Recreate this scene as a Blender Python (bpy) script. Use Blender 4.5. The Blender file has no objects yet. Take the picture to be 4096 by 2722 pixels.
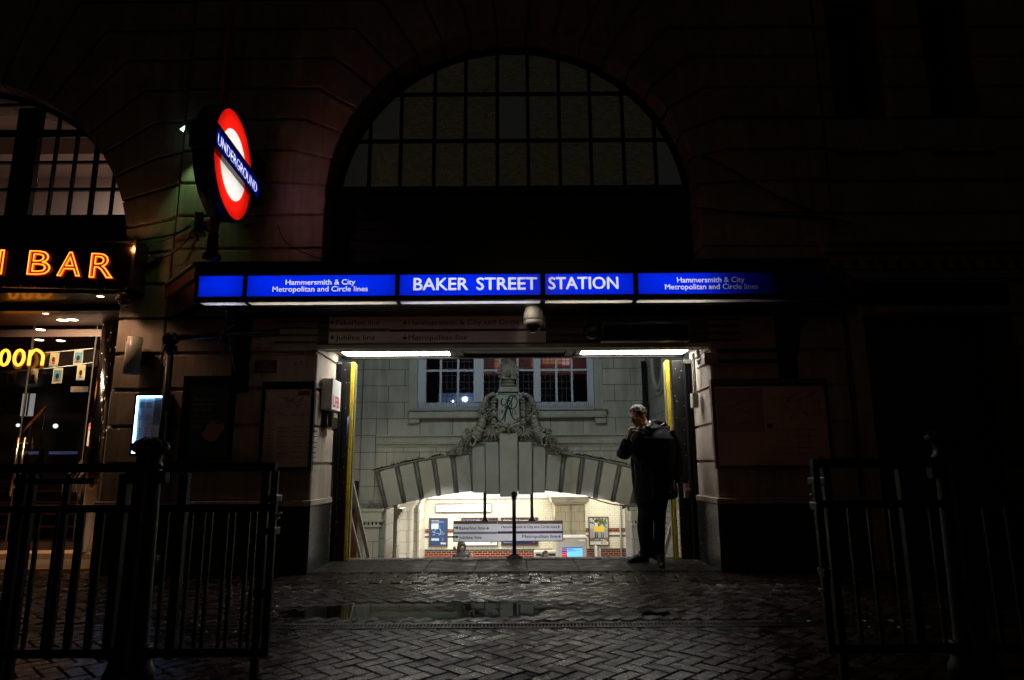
import bpy, bmesh, math, random
from mathutils import Vector, Matrix
random.seed(7)
R=math.radians; PI=math.pi
sc=bpy.context.scene; COL=sc.collection
# ------------------------------------------------------------------ camera
FPX=2650.0; PITCH=R(10.9); ROLL=R(-0.35); CAMZ=1.10
cam_d=bpy.data.cameras.new('camera'); cam=bpy.data.objects.new('camera',cam_d); COL.objects.link(cam)
cam_d.sensor_width=36; cam_d.lens=36*FPX/4096; cam_d.clip_end=500; cam_d.clip_start=0.05
CM=Matrix.Rotation(PI/2+PITCH,4,'X')@Matrix.Rotation(ROLL,4,'Z'); CM.translation=(0,0,CAMZ)
cam.matrix_world=CM; sc.camera=cam
S=4096/2359.0
def rayp(px,py):
    return (CM.to_3x3()@Vector(((px-2048)/FPX,-(py-1361)/FPX,-1))).normalized()
def atp(px,py,Y):
    d=rayp(px,py); t=Y/d.y; return Vector((d.x*t,Y,CAMZ+d.z*t))
def at(u,v,Y): return atp(u*S,v*S,Y)
def gndp(px,py,z=0.0):
    d=rayp(px,py); t=(z-CAMZ)/d.z; return Vector((d.x*t,d.y*t,z))
# ------------------------------------------------------------------ materials
MATS={}
def nt(m): m.use_nodes=True; return m.node_tree.nodes,m.node_tree.links
def mat(name,col,rough=.6,metal=0,emit=None,es=0,var=.0,vs=6,bump=0,bs=60,spec=.5,streak=0,trans=0,ior=1.45,coat=0,alpha=1,rvar=0):
    if name in MATS: return MATS[name]
    m=bpy.data.materials.new(name); n,l=nt(m); b=n['Principled BSDF']
    b.inputs['Base Color'].default_value=(*col,1); b.inputs['Roughness'].default_value=rough
    b.inputs['Metallic'].default_value=metal; b.inputs['Specular IOR Level'].default_value=spec
    b.inputs['IOR'].default_value=ior; b.inputs['Transmission Weight'].default_value=trans
    b.inputs['Coat Weight'].default_value=coat; b.inputs['Alpha'].default_value=alpha
    if emit: b.inputs['Emission Color'].default_value=(*emit,1); b.inputs['Emission Strength'].default_value=es
    g=n.new('ShaderNodeNewGeometry')
    if var or rvar:
        no=n.new('ShaderNodeTexNoise'); no.inputs['Scale'].default_value=vs; no.inputs['Detail'].default_value=6; no.inputs['Roughness'].default_value=.65
        l.new(g.outputs['Position'],no.inputs['Vector'])
    if var:
        mr=n.new('ShaderNodeMapRange'); mr.inputs['From Min'].default_value=.3; mr.inputs['From Max'].default_value=.7
        mr.inputs['To Min'].default_value=1-var; mr.inputs['To Max'].default_value=1+var
        l.new(no.outputs['Fac'],mr.inputs['Value'])
        out=mr.outputs['Result']
        if streak:
            mp=n.new('ShaderNodeMapping'); mp.inputs['Scale'].default_value=(9,9,.7); l.new(g.outputs['Position'],mp.inputs['Vector'])
            n2=n.new('ShaderNodeTexNoise'); n2.inputs['Scale'].default_value=1.6; n2.inputs['Detail'].default_value=5; l.new(mp.outputs['Vector'],n2.inputs['Vector'])
            m2=n.new('ShaderNodeMapRange'); m2.inputs['From Min'].default_value=.35; m2.inputs['From Max'].default_value=.7; m2.inputs['To Min'].default_value=1+streak*.3; m2.inputs['To Max'].default_value=1-streak
            l.new(n2.outputs['Fac'],m2.inputs['Value']); mm=n.new('ShaderNodeMath'); mm.operation='MULTIPLY'; l.new(out,mm.inputs[0]); l.new(m2.outputs['Result'],mm.inputs[1]); out=mm.outputs[0]
        mx=n.new('ShaderNodeVectorMath'); mx.operation='SCALE'; mx.inputs[0].default_value=col; l.new(out,mx.inputs['Scale']); l.new(mx.outputs['Vector'],b.inputs['Base Color'])
    if rvar:
        r2=n.new('ShaderNodeMapRange'); r2.inputs['From Min'].default_value=.35; r2.inputs['From Max'].default_value=.65; r2.inputs['To Min'].default_value=max(.03,rough-rvar); r2.inputs['To Max'].default_value=min(1,rough+rvar)
        l.new(no.outputs['Fac'],r2.inputs['Value']); l.new(r2.outputs['Result'],b.inputs['Roughness'])
    if bump:
        nb=n.new('ShaderNodeTexNoise'); nb.inputs['Scale'].default_value=bs; nb.inputs['Detail'].default_value=4; l.new(g.outputs['Position'],nb.inputs['Vector'])
        bp=n.new('ShaderNodeBump'); bp.inputs['Strength'].default_value=bump; bp.inputs['Distance'].default_value=.01; l.new(nb.outputs['Fac'],bp.inputs['Height']); l.new(bp.outputs['Normal'],b.inputs['Normal'])
    MATS[name]=m; return m
def emat(name,col,s):
    if name in MATS: return MATS[name]
    m=bpy.data.materials.new(name); n,l=nt(m); b=n['Principled BSDF']; b.inputs['Base Color'].default_value=(*[c*.5 for c in col],1)
    b.inputs['Emission Color'].default_value=(*col,1); b.inputs['Emission Strength'].default_value=s; MATS[name]=m; return m
def tmat(name,col,gl=.15):
    """translucent acrylic"""
    if name in MATS: return MATS[name]
    m=bpy.data.materials.new(name); n,l=nt(m); n.remove(n['Principled BSDF']); o=n['Material Output']
    t=n.new('ShaderNodeBsdfTranslucent'); t.inputs['Color'].default_value=(*col,1)
    d=n.new('ShaderNodeBsdfDiffuse'); d.inputs['Color'].default_value=(*[c*.5 for c in col],1)
    g=n.new('ShaderNodeBsdfGlossy'); g.inputs['Roughness'].default_value=.2; g.inputs['Color'].default_value=(1,1,1,1)
    a=n.new('ShaderNodeMixShader'); a.inputs[0].default_value=.3; l.new(t.outputs[0],a.inputs[1]); l.new(d.outputs[0],a.inputs[2])
    b=n.new('ShaderNodeMixShader'); b.inputs[0].default_value=.03; l.new(a.outputs[0],b.inputs[1]); l.new(g.outputs[0],b.inputs[2]); l.new(b.outputs[0],o.inputs['Surface'])
    MATS[name]=m; return m
def brickmat(name,c1,c2,mortar,bw,rh,ms=.004,off=.5,rough=.5,axes='XZ',ox=0,oz=0,var=.12,bump=.3,spec=.5,bias=0):
    if name in MATS: return MATS[name]
    m=bpy.data.materials.new(name); n,l=nt(m); b=n['Principled BSDF']; b.inputs['Roughness'].default_value=rough; b.inputs['Specular IOR Level'].default_value=spec
    g=n.new('ShaderNodeNewGeometry'); sp=n.new('ShaderNodeSeparateXYZ'); l.new(g.outputs['Position'],sp.inputs[0])
    cb=n.new('ShaderNodeCombineXYZ'); l.new(sp.outputs[axes[0]],cb.inputs[0]); l.new(sp.outputs[axes[1]],cb.inputs[1])
    ad=n.new('ShaderNodeVectorMath'); ad.operation='ADD'; ad.inputs[1].default_value=(100*bw+ox,100*rh+oz,0); l.new(cb.outputs[0],ad.inputs[0])
    br=n.new('ShaderNodeTexBrick'); l.new(ad.outputs[0],br.inputs['Vector']); br.inputs['Scale'].default_value=1
    br.inputs['Color1'].default_value=(*c1,1); br.inputs['Color2'].default_value=(*c2,1); br.inputs['Mortar'].default_value=(*mortar,1)
    br.inputs['Brick Width'].default_value=bw; br.inputs['Row Height'].default_value=rh; br.inputs['Mortar Size'].default_value=ms; br.inputs['Mortar Smooth'].default_value=.1
    br.offset=off; br.inputs['Bias'].default_value=bias
    no=n.new('ShaderNodeTexNoise'); no.inputs['Scale'].default_value=2.2; no.inputs['Detail'].default_value=7; l.new(g.outputs['Position'],no.inputs['Vector'])
    mr=n.new('ShaderNodeMapRange'); mr.inputs['From Min'].default_value=.3; mr.inputs['From Max'].default_value=.7; mr.inputs['To Min'].default_value=1-var; mr.inputs['To Max'].default_value=1+var; l.new(no.outputs['Fac'],mr.inputs['Value'])
    mp=n.new('ShaderNodeMapping'); mp.inputs['Scale'].default_value=(5,5,.45); l.new(g.outputs['Position'],mp.inputs['Vector'])
    n3=n.new('ShaderNodeTexNoise'); n3.inputs['Scale'].default_value=1.5; n3.inputs['Detail'].default_value=6; l.new(mp.outputs['Vector'],n3.inputs['Vector'])
    m3=n.new('ShaderNodeMapRange'); m3.inputs['From Min'].default_value=.35; m3.inputs['From Max'].default_value=.68; m3.inputs['To Min'].default_value=1+var*.6; m3.inputs['To Max'].default_value=1-var*1.3; l.new(n3.outputs['Fac'],m3.inputs['Value'])
    m4=n.new('ShaderNodeMath'); m4.operation='MULTIPLY'; l.new(mr.outputs['Result'],m4.inputs[0]); l.new(m3.outputs['Result'],m4.inputs[1])
    mx=n.new('ShaderNodeVectorMath'); mx.operation='SCALE'; l.new(br.outputs['Color'],mx.inputs[0]); l.new(m4.outputs[0],mx.inputs['Scale']); l.new(mx.outputs['Vector'],b.inputs['Base Color'])
    bp=n.new('ShaderNodeBump'); bp.inputs['Strength'].default_value=bump; bp.inputs['Distance'].default_value=.004; bp.invert=True; l.new(br.outputs['Fac'],bp.inputs['Height']); l.new(bp.outputs['Normal'],b.inputs['Normal'])
    MATS[name]=m; return m
# ------------------------------------------------------------------ mesh builder
_FONTCACHE={}
def glyphs(body,offset=0.0,fill=True,bevel=0.0,space=1.0):
    key=(body,offset,fill,bevel,space)
    if key in _FONTCACHE: return _FONTCACHE[key]
    cu=bpy.data.curves.new('txt','FONT'); cu.body=body; cu.size=1; cu.offset=offset; cu.resolution_u=3; cu.space_character=space
    if not fill: cu.fill_mode='NONE'; cu.bevel_depth=bevel; cu.bevel_resolution=1
    ob=bpy.data.objects.new('txt',cu); COL.objects.link(ob)
    dg=bpy.context.evaluated_depsgraph_get(); dg.update()
    me=bpy.data.meshes.new_from_object(ob.evaluated_get(dg))
    vs=[tuple(v.co) for v in me.vertices]; fs=[tuple(p.vertices) for p in me.polygons]
    bpy.data.objects.remove(ob); bpy.data.curves.remove(cu); bpy.data.meshes.remove(me)
    _FONTCACHE[key]=(vs,fs); return vs,fs
CAPH=None
def offset_poly(P,d):
    n=len(P); A=0
    for i in range(n): A+=P[i][0]*P[(i+1)%n][1]-P[(i+1)%n][0]*P[i][1]
    s=1 if A>0 else -1; out=[]
    for i in range(n):
        a,b,c=P[i-1],P[i],P[(i+1)%n]
        e1=Vector((b[0]-a[0],b[1]-a[1])); e2=Vector((c[0]-b[0],c[1]-b[1]))
        if e1.length<1e-6: e1=e2
        if e2.length<1e-6: e2=e1
        e1.normalize(); e2.normalize()
        n1=Vector((-e1.y,e1.x))*s; n2=Vector((-e2.y,e2.x))*s; m=n1+n2
        k=m.dot(n1)
        if k<.3: m=n1; k=1
        out.append((b[0]+m.x*d/k,b[1]+m.y*d/k))
    return out
class MB:
    def __init__(s): s.v=[];s.f=[];s.m=[];s.mats=[];s.sm=[]
    def mi(s,m):
        if m not in s.mats: s.mats.append(m)
        return s.mats.index(m)
    def add(s,vs,fs,m,smooth=False):
        b=len(s.v); s.v+= [tuple(v) for v in vs]; k=s.mi(m)
        for f in fs: s.f.append(tuple(i+b for i in f)); s.m.append(k); s.sm.append(smooth)
        return s
    def box(s,a,b,m,rot=None,bev=0):
        x0,x1=sorted((a[0],b[0])); y0,y1=sorted((a[1],b[1])); z0,z1=sorted((a[2],b[2]))
        if bev:
            c=bev; vs=[]
            for sx in (0,1):
                for sy in (0,1):
                    for sz in (0,1):
                        X=(x0,x1)[sx];Y=(y0,y1)[sy];Z=(z0,z1)[sz]; dx=c*(1,-1)[sx];dy=c*(1,-1)[sy];dz=c*(1,-1)[sz]
                        vs+= [(X,Y+dy,Z+dz),(X+dx,Y,Z+dz),(X+dx,Y+dy,Z)]
            def I(x,y,z,k): return ((x*2+y)*2+z)*3+k
            fs=[]
            for x in (0,1): fs.append([I(x,0,0,0),I(x,1,0,0),I(x,1,1,0),I(x,0,1,0)])
            for y in (0,1): fs.append([I(0,y,0,1),I(1,y,0,1),I(1,y,1,1),I(0,y,1,1)])
            for z in (0,1): fs.append([I(0,0,z,2),I(1,0,z,2),I(1,1,z,2),I(0,1,z,2)])
            for y in (0,1):
                for z in (0,1): fs.append([I(0,y,z,1),I(1,y,z,1),I(1,y,z,2),I(0,y,z,2)])
            for x in (0,1):
                for z in (0,1): fs.append([I(x,0,z,0),I(x,1,z,0),I(x,1,z,2),I(x,0,z,2)])
                for y in (0,1): fs.append([I(x,y,0,0),I(x,y,1,0),I(x,y,1,1),I(x,y,0,1)])
            for x in (0,1):
                for y in (0,1):
                    for z in (0,1): fs.append([I(x,y,z,0),I(x,y,z,1),I(x,y,z,2)])
        else:
            vs=[(x,y,z) for x in (x0,x1) for y in (y0,y1) for z in (z0,z1)]
            fs=[(0,1,3,2),(4,6,7,5),(0,4,5,1),(2,3,7,6),(0,2,6,4),(1,5,7,3)]
        if rot is not None:
            c=Vector(((x0+x1)/2,(y0+y1)/2,(z0+z1)/2)); vs=[tuple(c+rot@(Vector(v)-c)) for v in vs]
        return s.add(vs,fs,m)
    def obox(s,o,u,v,w,m):
        """box from corner o with edge vectors u,v,w"""
        o,u,v,w=map(Vector,(o,u,v,w)); vs=[o+u*i+v*j+w*k for i in (0,1) for j in (0,1) for k in (0,1)]
        return s.add(vs,[(0,1,3,2),(4,6,7,5),(0,4,5,1),(2,3,7,6),(0,2,6,4),(1,5,7,3)],m)
    def prism(s,P,y0,y1,m,cham=0):
        """polygon in XZ extruded along Y, front y0 with chamfer"""
        n=len(P); vs=[];fs=[]
        if cham:
            Q=offset_poly(P,cham); rings=[(Q,y0),(P,y0+cham),(P,y1)]
        else: rings=[(P,y0),(P,y1)]
        for (pp,y) in rings: vs+=[(p[0],y,p[1]) for p in pp]
        fs.append(tuple(range(n))); fs.append(tuple(range((len(rings)-1)*n,len(rings)*n))[::-1])
        for r in range(len(rings)-1):
            for i in range(n):
                j=(i+1)%n; fs.append((r*n+i,r*n+j,(r+1)*n+j,(r+1)*n+i))
        return s.add(vs,fs,m)
    def prismz(s,P,z0,z1,m,cham=0):
        n=len(P); rings=[(P,z0),(P,z1)] if not cham else [(P,z0),(P,z1-cham),(offset_poly(P,cham),z1)]
        vs=[];fs=[]
        for (pp,z) in rings: vs+=[(p[0],p[1],z) for p in pp]
        fs.append(tuple(range(n))[::-1]); fs.append(tuple(range((len(rings)-1)*n,len(rings)*n)))
        for r in range(len(rings)-1):
            for i in range(n):
                j=(i+1)%n; fs.append((r*n+i,r*n+j,(r+1)*n+j,(r+1)*n+i))
        return s.add(vs,fs,m)
    def tube(s,pts,r,m,seg=8,caps=True,smooth=True,flat=1.0):
        pts=[Vector(p) for p in pts]; n=len(pts); rr=r if isinstance(r,(list,tuple)) else [r]*n
        vs=[];fs=[]; up=None
        for i,p in enumerate(pts):
            t=(pts[min(i+1,n-1)]-pts[max(i-1,0)])
            if t.length<1e-9: t=Vector((0,0,1))
            t.normalize()
            if up is None:
                up=Vector((0,1,0)) if abs(t.y)<.9 else Vector((1,0,0))
            a=(up-t*up.dot(t))
            if a.length<1e-4: a=t.orthogonal()
            a.normalize(); b=t.cross(a); up=a
            for k in range(seg):
                an=2*PI*k/seg; vs.append(p+(a*math.cos(an)*flat+b*math.sin(an))*rr[i])
        for i in range(n-1):
            for k in range(seg):
                k2=(k+1)%seg; fs.append((i*seg+k,i*seg+k2,(i+1)*seg+k2,(i+1)*seg+k))
        if caps: fs.append(tuple(range(seg))[::-1]); fs.append(tuple(range((n-1)*seg,n*seg)))
        return s.add(vs,fs,m,smooth)
    def lathe(s,prof,c,m,seg=20,axis='Z',smooth=True):
        vs=[];fs=[];n=len(prof); c=Vector(c)
        for (r,h) in prof:
            for k in range(seg):
                a=2*PI*k/seg; x,y=r*math.cos(a),r*math.sin(a)
                v={'Z':(x,y,h),'Y':(x,h,y),'X':(h,x,y)}[axis]; vs.append(c+Vector(v))
        for i in range(n-1):
            for k in range(seg):
                k2=(k+1)%seg; fs.append((i*seg+k,i*seg+k2,(i+1)*seg+k2,(i+1)*seg+k))
        fs.append(tuple(range(seg))[::-1]); fs.append(tuple(range((n-1)*seg,n*seg)))
        return s.add(vs,fs,m,smooth)
    def ball(s,c,r,m,seg=10,rings=7,rot=None):
        if not isinstance(r,(list,tuple)): r=(r,r,r)
        vs=[(0,0,-1)];fs=[]
        for i in range(1,rings):
            a=-PI/2+PI*i/rings
            for k in range(seg): vs.append((math.cos(a)*math.cos(2*PI*k/seg),math.cos(a)*math.sin(2*PI*k/seg),math.sin(a)))
        vs.append((0,0,1)); t=len(vs)-1
        for k in range(seg): fs.append((0,1+(k+1)%seg,1+k)); fs.append((t,1+(rings-2)*seg+k,1+(rings-2)*seg+(k+1)%seg))
        for i in range(rings-2):
            for k in range(seg):
                k2=(k+1)%seg; fs.append((1+i*seg+k,1+i*seg+k2,1+(i+1)*seg+k2,1+(i+1)*seg+k))
        c=Vector(c); out=[]
        for v in vs:
            q=Vector((v[0]*r[0],v[1]*r[1],v[2]*r[2]))
            if rot is not None: q=rot@q
            out.append(c+q)
        return s.add(out,fs,m,True)
    def quad(s,a,b,c,d,m): return s.add([a,b,c,d],[(0,1,2,3)],m)
    def text(s,body,o,right,up,h,m,width=None,off=0.0,depth=.003,align='L',outline=0,space=1.0,flip=1):
        """o: baseline start; h: cap height; width: fit to this width"""
        global CAPH
        if CAPH is None: CAPH=max(v[1] for v in glyphs('H')[0])
        vs,fs=glyphs(body,0.0,not outline,(outline/h*CAPH if outline else 0),space)
        if not vs: return s
        k=h/CAPH; x0=min(v[0] for v in vs); x1=max(v[0] for v in vs); kx=k if width is None else width/(x1-x0)
        o=Vector(o); right=Vector(right).normalized(); up=Vector(up).normalized(); nrm=right.cross(up)
        sh={'L':0,'C':-.5,'R':-1}[align]*(x1-x0)*kx
        if align=='L' and width is None: x0=0 if not outline else x0
        D=[(0,0)] if (not off or outline) else [(0,0),(off,0),(-off,0),(0,off*.8),(0,-off*.8)]
        for i,(dx,dy) in enumerate(D):
            P=[o+right*((v[0]-x0+dx)*kx+sh)+up*((v[1]+dy)*k)+nrm*(depth+v[2]*k+.0003*i) for v in vs]; s.add(P,fs,m)
        return s
    def build(s,name,parent=None,label=None,origin=None,cat=None,group=None,kind=None):
        if parent is None:
            if origin is None:
                xs=[v[0] for v in s.v];ys=[v[1] for v in s.v];zs=[v[2] for v in s.v]
                origin=((min(xs)+max(xs))/2,(min(ys)+max(ys))/2,min(zs))
            if kind=='structure': origin=(0,0,0)
            off=Vector(origin)
        else: off=wloc(parent)
        me=bpy.data.meshes.new(name); me.from_pydata([tuple(Vector(v)-off) for v in s.v],[],s.f)
        for m in s.mats: me.materials.append(m)
        me.polygons.foreach_set('material_index',s.m); me.polygons.foreach_set('use_smooth',s.sm)
        me.validate(); me.update()
        bm=bmesh.new(); bm.from_mesh(me); bmesh.ops.recalc_face_normals(bm,faces=bm.faces); bm.to_mesh(me); bm.free()
        o=bpy.data.objects.new(name,me); COL.objects.link(o)
        if parent is None: o.location=off
        else: o.parent=parent
        tag(o,label,cat,group,kind); return o
def wloc(o):
    v=Vector((0,0,0))
    while o is not None: v+=o.location; o=o.parent
    return v
def tag(o,label=None,cat=None,group=None,kind=None):
    if label: o['label']=label
    if cat: o['category']=cat
    if group: o['group']=group
    if kind: o['kind']=kind
    return o
def thing(name,label,cat,loc,group=None):
    o=bpy.data.objects.new(name,None); COL.objects.link(o); o.location=loc; o.empty_display_size=.2
    return tag(o,label,cat,group)
def dup(o,loc=None,label=None,parent=None):
    c=o.copy(); COL.objects.link(c)
    if parent is not None: c.parent=parent
    if loc is not None: c.location=loc
    if label: c['label']=label
    for ch in list(o.children): dup(ch,parent=c)
    return c
def fused(mb,voxel,m,smooth=2):
    """one continuous surface out of overlapping closed shapes -> new MB"""
    me=bpy.data.meshes.new('tmp'); me.from_pydata([tuple(v) for v in mb.v],[],mb.f); me.update()
    bm=bmesh.new(); bm.from_mesh(me); bmesh.ops.recalc_face_normals(bm,faces=bm.faces); bm.to_mesh(me); bm.free()
    ob=bpy.data.objects.new('tmp',me); COL.objects.link(ob)
    r=ob.modifiers.new('r','REMESH'); r.mode='VOXEL'; r.voxel_size=voxel
    if smooth: q=ob.modifiers.new('s','SMOOTH'); q.iterations=smooth; q.factor=.5
    dg=bpy.context.evaluated_depsgraph_get(); dg.update(); me2=bpy.data.meshes.new_from_object(ob.evaluated_get(dg))
    out=MB(); out.add([tuple(v.co) for v in me2.vertices],[tuple(p.vertices) for p in me2.polygons],m,True)
    bpy.data.objects.remove(ob); bpy.data.meshes.remove(me); bpy.data.meshes.remove(me2); return out
def smoothpath(P,n=6):
    """catmull-rom through points (tuples any dim)"""
    P=[tuple(p) for p in P]; out=[]
    for i in range(len(P)-1):
        p0=P[max(i-1,0)];p1=P[i];p2=P[i+1];p3=P[min(i+2,len(P)-1)]
        for k in range(n):
            t=k/n; out.append(tuple(.5*((2*b)+(-a+c)*t+(2*a-5*b+4*c-d)*t*t+(-a+3*b-3*c+d)*t**3) for a,b,c,d in zip(p0,p1,p2,p3)))
    out.append(P[-1]); return out
# shared materials
M_stone=mat('facade_stone',(.36,.30,.245),.75,var=.25,vs=3,bump=.22,bs=60,streak=.25)
M_granite=mat('polished_granite',(.028,.030,.032),.28,var=.5,vs=90,rvar=.08)
M_black=mat('black_paint',(.008,.009,.011),.32,var=.3,vs=12,bump=.15,bs=120)
M_iron=mat('wet_black_iron',(.006,.007,.009),.42,bump=.08,bs=160,rvar=.1,vs=40,spec=.16)
M_dark=mat('dark_void',(.004,.004,.005),.8)
M_navy=mat('navy_enamel',(.006,.010,.030),.3)
M_white=mat('white_paint',(.78,.78,.76),.4)
M_yellow=mat('yellow_paint',(.72,.52,.02),.45,var=.25,vs=14,streak=.3)
M_steel=mat('dark_steel',(.045,.045,.042),.42,metal=.6,var=.35,vs=8,streak=.3)
M_zinc=mat('zinc_metal',(.42,.42,.40),.4,metal=.8)
M_red=mat('sign_red',(.6,.02,.02),.4)
M_ink=mat('dark_ink',(.015,.015,.03),.5)
# ------------------------------------------------------------------ world and ground
w=bpy.data.worlds.new('World'); sc.world=w; w.use_nodes=True
wn=w.node_tree.nodes; wl=w.node_tree.links; bg=wn['Background']
sky=wn.new('ShaderNodeTexSky'); sky.sky_type='NISHITA'; sky.sun_disc=False; sky.sun_elevation=R(-7); sky.sun_rotation=R(180)
mxw=wn.new('ShaderNodeVectorMath'); mxw.operation='ADD'; mxw.inputs[1].default_value=(.050,.040,.020)   # the orange city glow on low cloud
wl.new(sky.outputs[0],mxw.inputs[0]); wl.new(mxw.outputs[0],bg.inputs[0]); bg.inputs[1].default_value=.09
sc.view_settings.view_transform='Standard'; sc.view_settings.look='None'; sc.view_settings.exposure=0; sc.view_settings.gamma=1
sc.cycles.use_denoising=True; sc.cycles.max_bounces=6; sc.cycles.diffuse_bounces=3; sc.cycles.glossy_bounces=3
sc.cycles.transmission_bounces=4; sc.cycles.transparent_max_bounces=8; sc.cycles.sample_clamp_indirect=3; sc.cycles.use_light_tree=True
sc.cycles.caustics_reflective=False; sc.cycles.caustics_refractive=False
F=7.4      # plane of the facade
g=MB(); M_bed=mat('wet_bedding',(.020,.015,.012),.55,rvar=.2,vs=8)
g.box((-40,-30,-.3),(40,8.56,-.013),M_bed); g.build('ground',kind='structure')
M_brick=mat('wet_paving_brick',(.027,.0145,.0105),.25,var=.4,vs=5,bump=.40,bs=80,rvar=.17,spec=.31)
M_brick2=mat('wet_paving_brick_grey',(.025,.0165,.013),.29,var=.4,vs=6,bump=.40,bs=70,rvar=.19,spec=.31)
def puddle_d(x,y):
    cx,cy=-.72,5.56
    q=((x-cx)/1.35)**2+((y-cy)/.34)**2
    q2=((x-.95)/.55)**2+((y-5.42)/.10)**2
    return min(q,q2)
pv=MB()
def brick(cx,cy,hl,hw,ang,lift=0):
    ca,sa=math.cos(ang),math.sin(ang); h=random.gauss(0,.0011)+lift; tx,ty=random.gauss(0,.007),random.gauss(0,.007)
    d=puddle_d(cx,cy)
    if d<1.25: h-=.012*(1.25-d)/1.25+.003
    if abs(cy-5.0)<.35: h-=.004*(1-abs(cy-5.0)/.35)
    vs=[]
    for (ins,dz) in ((0,-.03),(0,-.006),(.007,0)):
        for sx,sy in ((-1,-1),(1,-1),(1,1),(-1,1)):
            x=sx*(hl-ins); y=sy*(hw-ins); vs.append((cx+ca*x-sa*y,cy+sa*x+ca*y,h+dz+tx*x+ty*y))
    fs=[(8,9,10,11)]
    for r in (0,4):
        for i in range(4): fs.append((r+i,r+(i+1)%4,r+4+(i+1)%4,r+4+i))
    pv.add(vs,fs,M_brick if random.random()<.6 else M_brick2)
W=.1; c45=math.cos(PI/4)
def tor(a,b): return (c45*(a-b)*W, c45*(a+b)*W+4.0)
for a in range(-130,130):
    for b in range(-70,70):
        x,y=a+2*b,-a+2*b
        X,Y=tor(x+1,y+.5)
        if -7.6<X<7.6 and 1.2<Y<6.72 and abs(Y-5.0)>.13: brick(X,Y,W-.0022,W/2-.0022,PI/4)
        X,Y=tor(x+1.5,y+2)
        if -7.6<X<7.6 and 1.2<Y<6.72 and abs(Y-5.0)>.13: brick(X,Y,W-.0022,W/2-.0022,PI*3/4)
for i in range(-72,72):
    for j in range(5):
        X=i*.105+(j%2)*.02; Y=6.82+.21*j+(.105 if i%2 else 0)
        if Y<7.56: brick(X,Y,.1,.050,PI/2,.0)
for i in range(-46,46):
    for s in (-1,1): brick(i*.2+.03*s,5.0+s*.105,.096,.034,0)
# brick apron of the bar's recess
for i in range(0,16):
    for j in range(0,4): brick(-7.4+i*.2,7.55+j*.1,.096,.046,0)
pv.build('pavement',kind='structure')
# threshold slabs and tactile nosing
M_slab=mat('paving_slab',(.026,.022,.019),.42,var=.3,vs=7,bump=.4,bs=90,rvar=.15)
t=MB()
xs=[-2.2,-1.55,-.98,-.42,.15,.72,1.28,1.85,2.24]
for i in range(8):
    for (a,b) in ((7.44,7.86),(7.865,8.34)):
        t.box((xs[i]+.004,a+.003,-.04),(xs[i+1]-.004,b-.003,.008+random.uniform(-.001,.001)),M_slab,bev=.004)
for i in range(46):
    x=-2.2+i*.0965
    t.box((x+.002,8.36,-.04),(x+.0945,8.46,.014),M_slab,bev=.006)
    t.box((x+.002,8.465,-.04),(x+.0945,8.56,.014),mat('worn_nosing',(.22,.21,.18),.5,var=.4,vs=10),bev=.006)
t.build('threshold_paving',kind='structure')
# puddle water
wm=bpy.data.materials.new('puddle_water'); n_,l_=nt(wm); b_=n_['Principled BSDF']; b_.inputs['Base Color'].default_value=(.012,.011,.010,1); b_.inputs['Roughness'].default_value=.015; b_.inputs['IOR'].default_value=1.33
g_=n_.new('ShaderNodeNewGeometry'); q_=n_.new('ShaderNodeTexNoise'); q_.inputs['Scale'].default_value=7; l_.new(g_.outputs['Position'],q_.inputs['Vector']); u_=n_.new('ShaderNodeBump'); u_.inputs['Strength'].default_value=.03; u_.inputs['Distance'].default_value=.01; l_.new(q_.outputs['Fac'],u_.inputs['Height']); l_.new(u_.outputs['Normal'],b_.inputs['Normal'])
pm=MB(); P=[]
for k in range(72):
    a=2*PI*k/72; r=1+.10*math.sin(3*a+1)+.07*math.sin(7*a)+.04*math.sin(13*a+2)
    P.append((-.72+1.30*r*math.cos(a),5.56+.31*r*math.sin(a)))
pm.add([(x,y,-.0075) for x,y in P],[tuple(range(72))],wm)
P=[]
for k in range(36):
    a=2*PI*k/36; r=1+.1*math.sin(3*a+2)+.05*math.sin(8*a)
    P.append((.95+.5*r*math.cos(a),5.42+.085*r*math.sin(a)))
pm.add([(x,y,-.0085) for x,y in P],[tuple(range(36))],wm)
for px_r,py_r,rr_ in ((1870,2419,.055),(1755,2427,.045),(1990,2433,.04),(1960,2448,.035),(1930,2458,.03)):
    c_r=gndp(px_r,py_r)
    for k_r in (1,.6): pm.tube([(c_r.x+rr_*k_r*math.cos(a/16*2*PI),c_r.y+rr_*k_r*math.sin(a/16*2*PI),-.0078) for a in range(17)],.0022,wm,5,caps=False)
pm.build('puddle',kind='structure')
# rain ripples on puddle are left to the bump. drain channel
d=MB(); M_drain=mat('cast_iron_grating',(.02,.02,.02),.3,metal=.5,bump=.3,bs=150)
d.box((-7.6,4.945,-.06),(7.6,5.055,-.035),M_drain)
d.box((-7.6,4.938,-.035),(7.6,4.950,.0),M_drain); d.box((-7.6,5.050,-.035),(7.6,5.062,.0),M_drain)
for i in range(-304,305):
    x=i*.025; d.box((x-.006,4.9505,-.03),(x+.006,5.0495,-.002+random.gauss(0,.0006)),M_drain)
d.build('drain_grating',label='long black slotted drain grating set across the wet brick paving',cat='drain')
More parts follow.
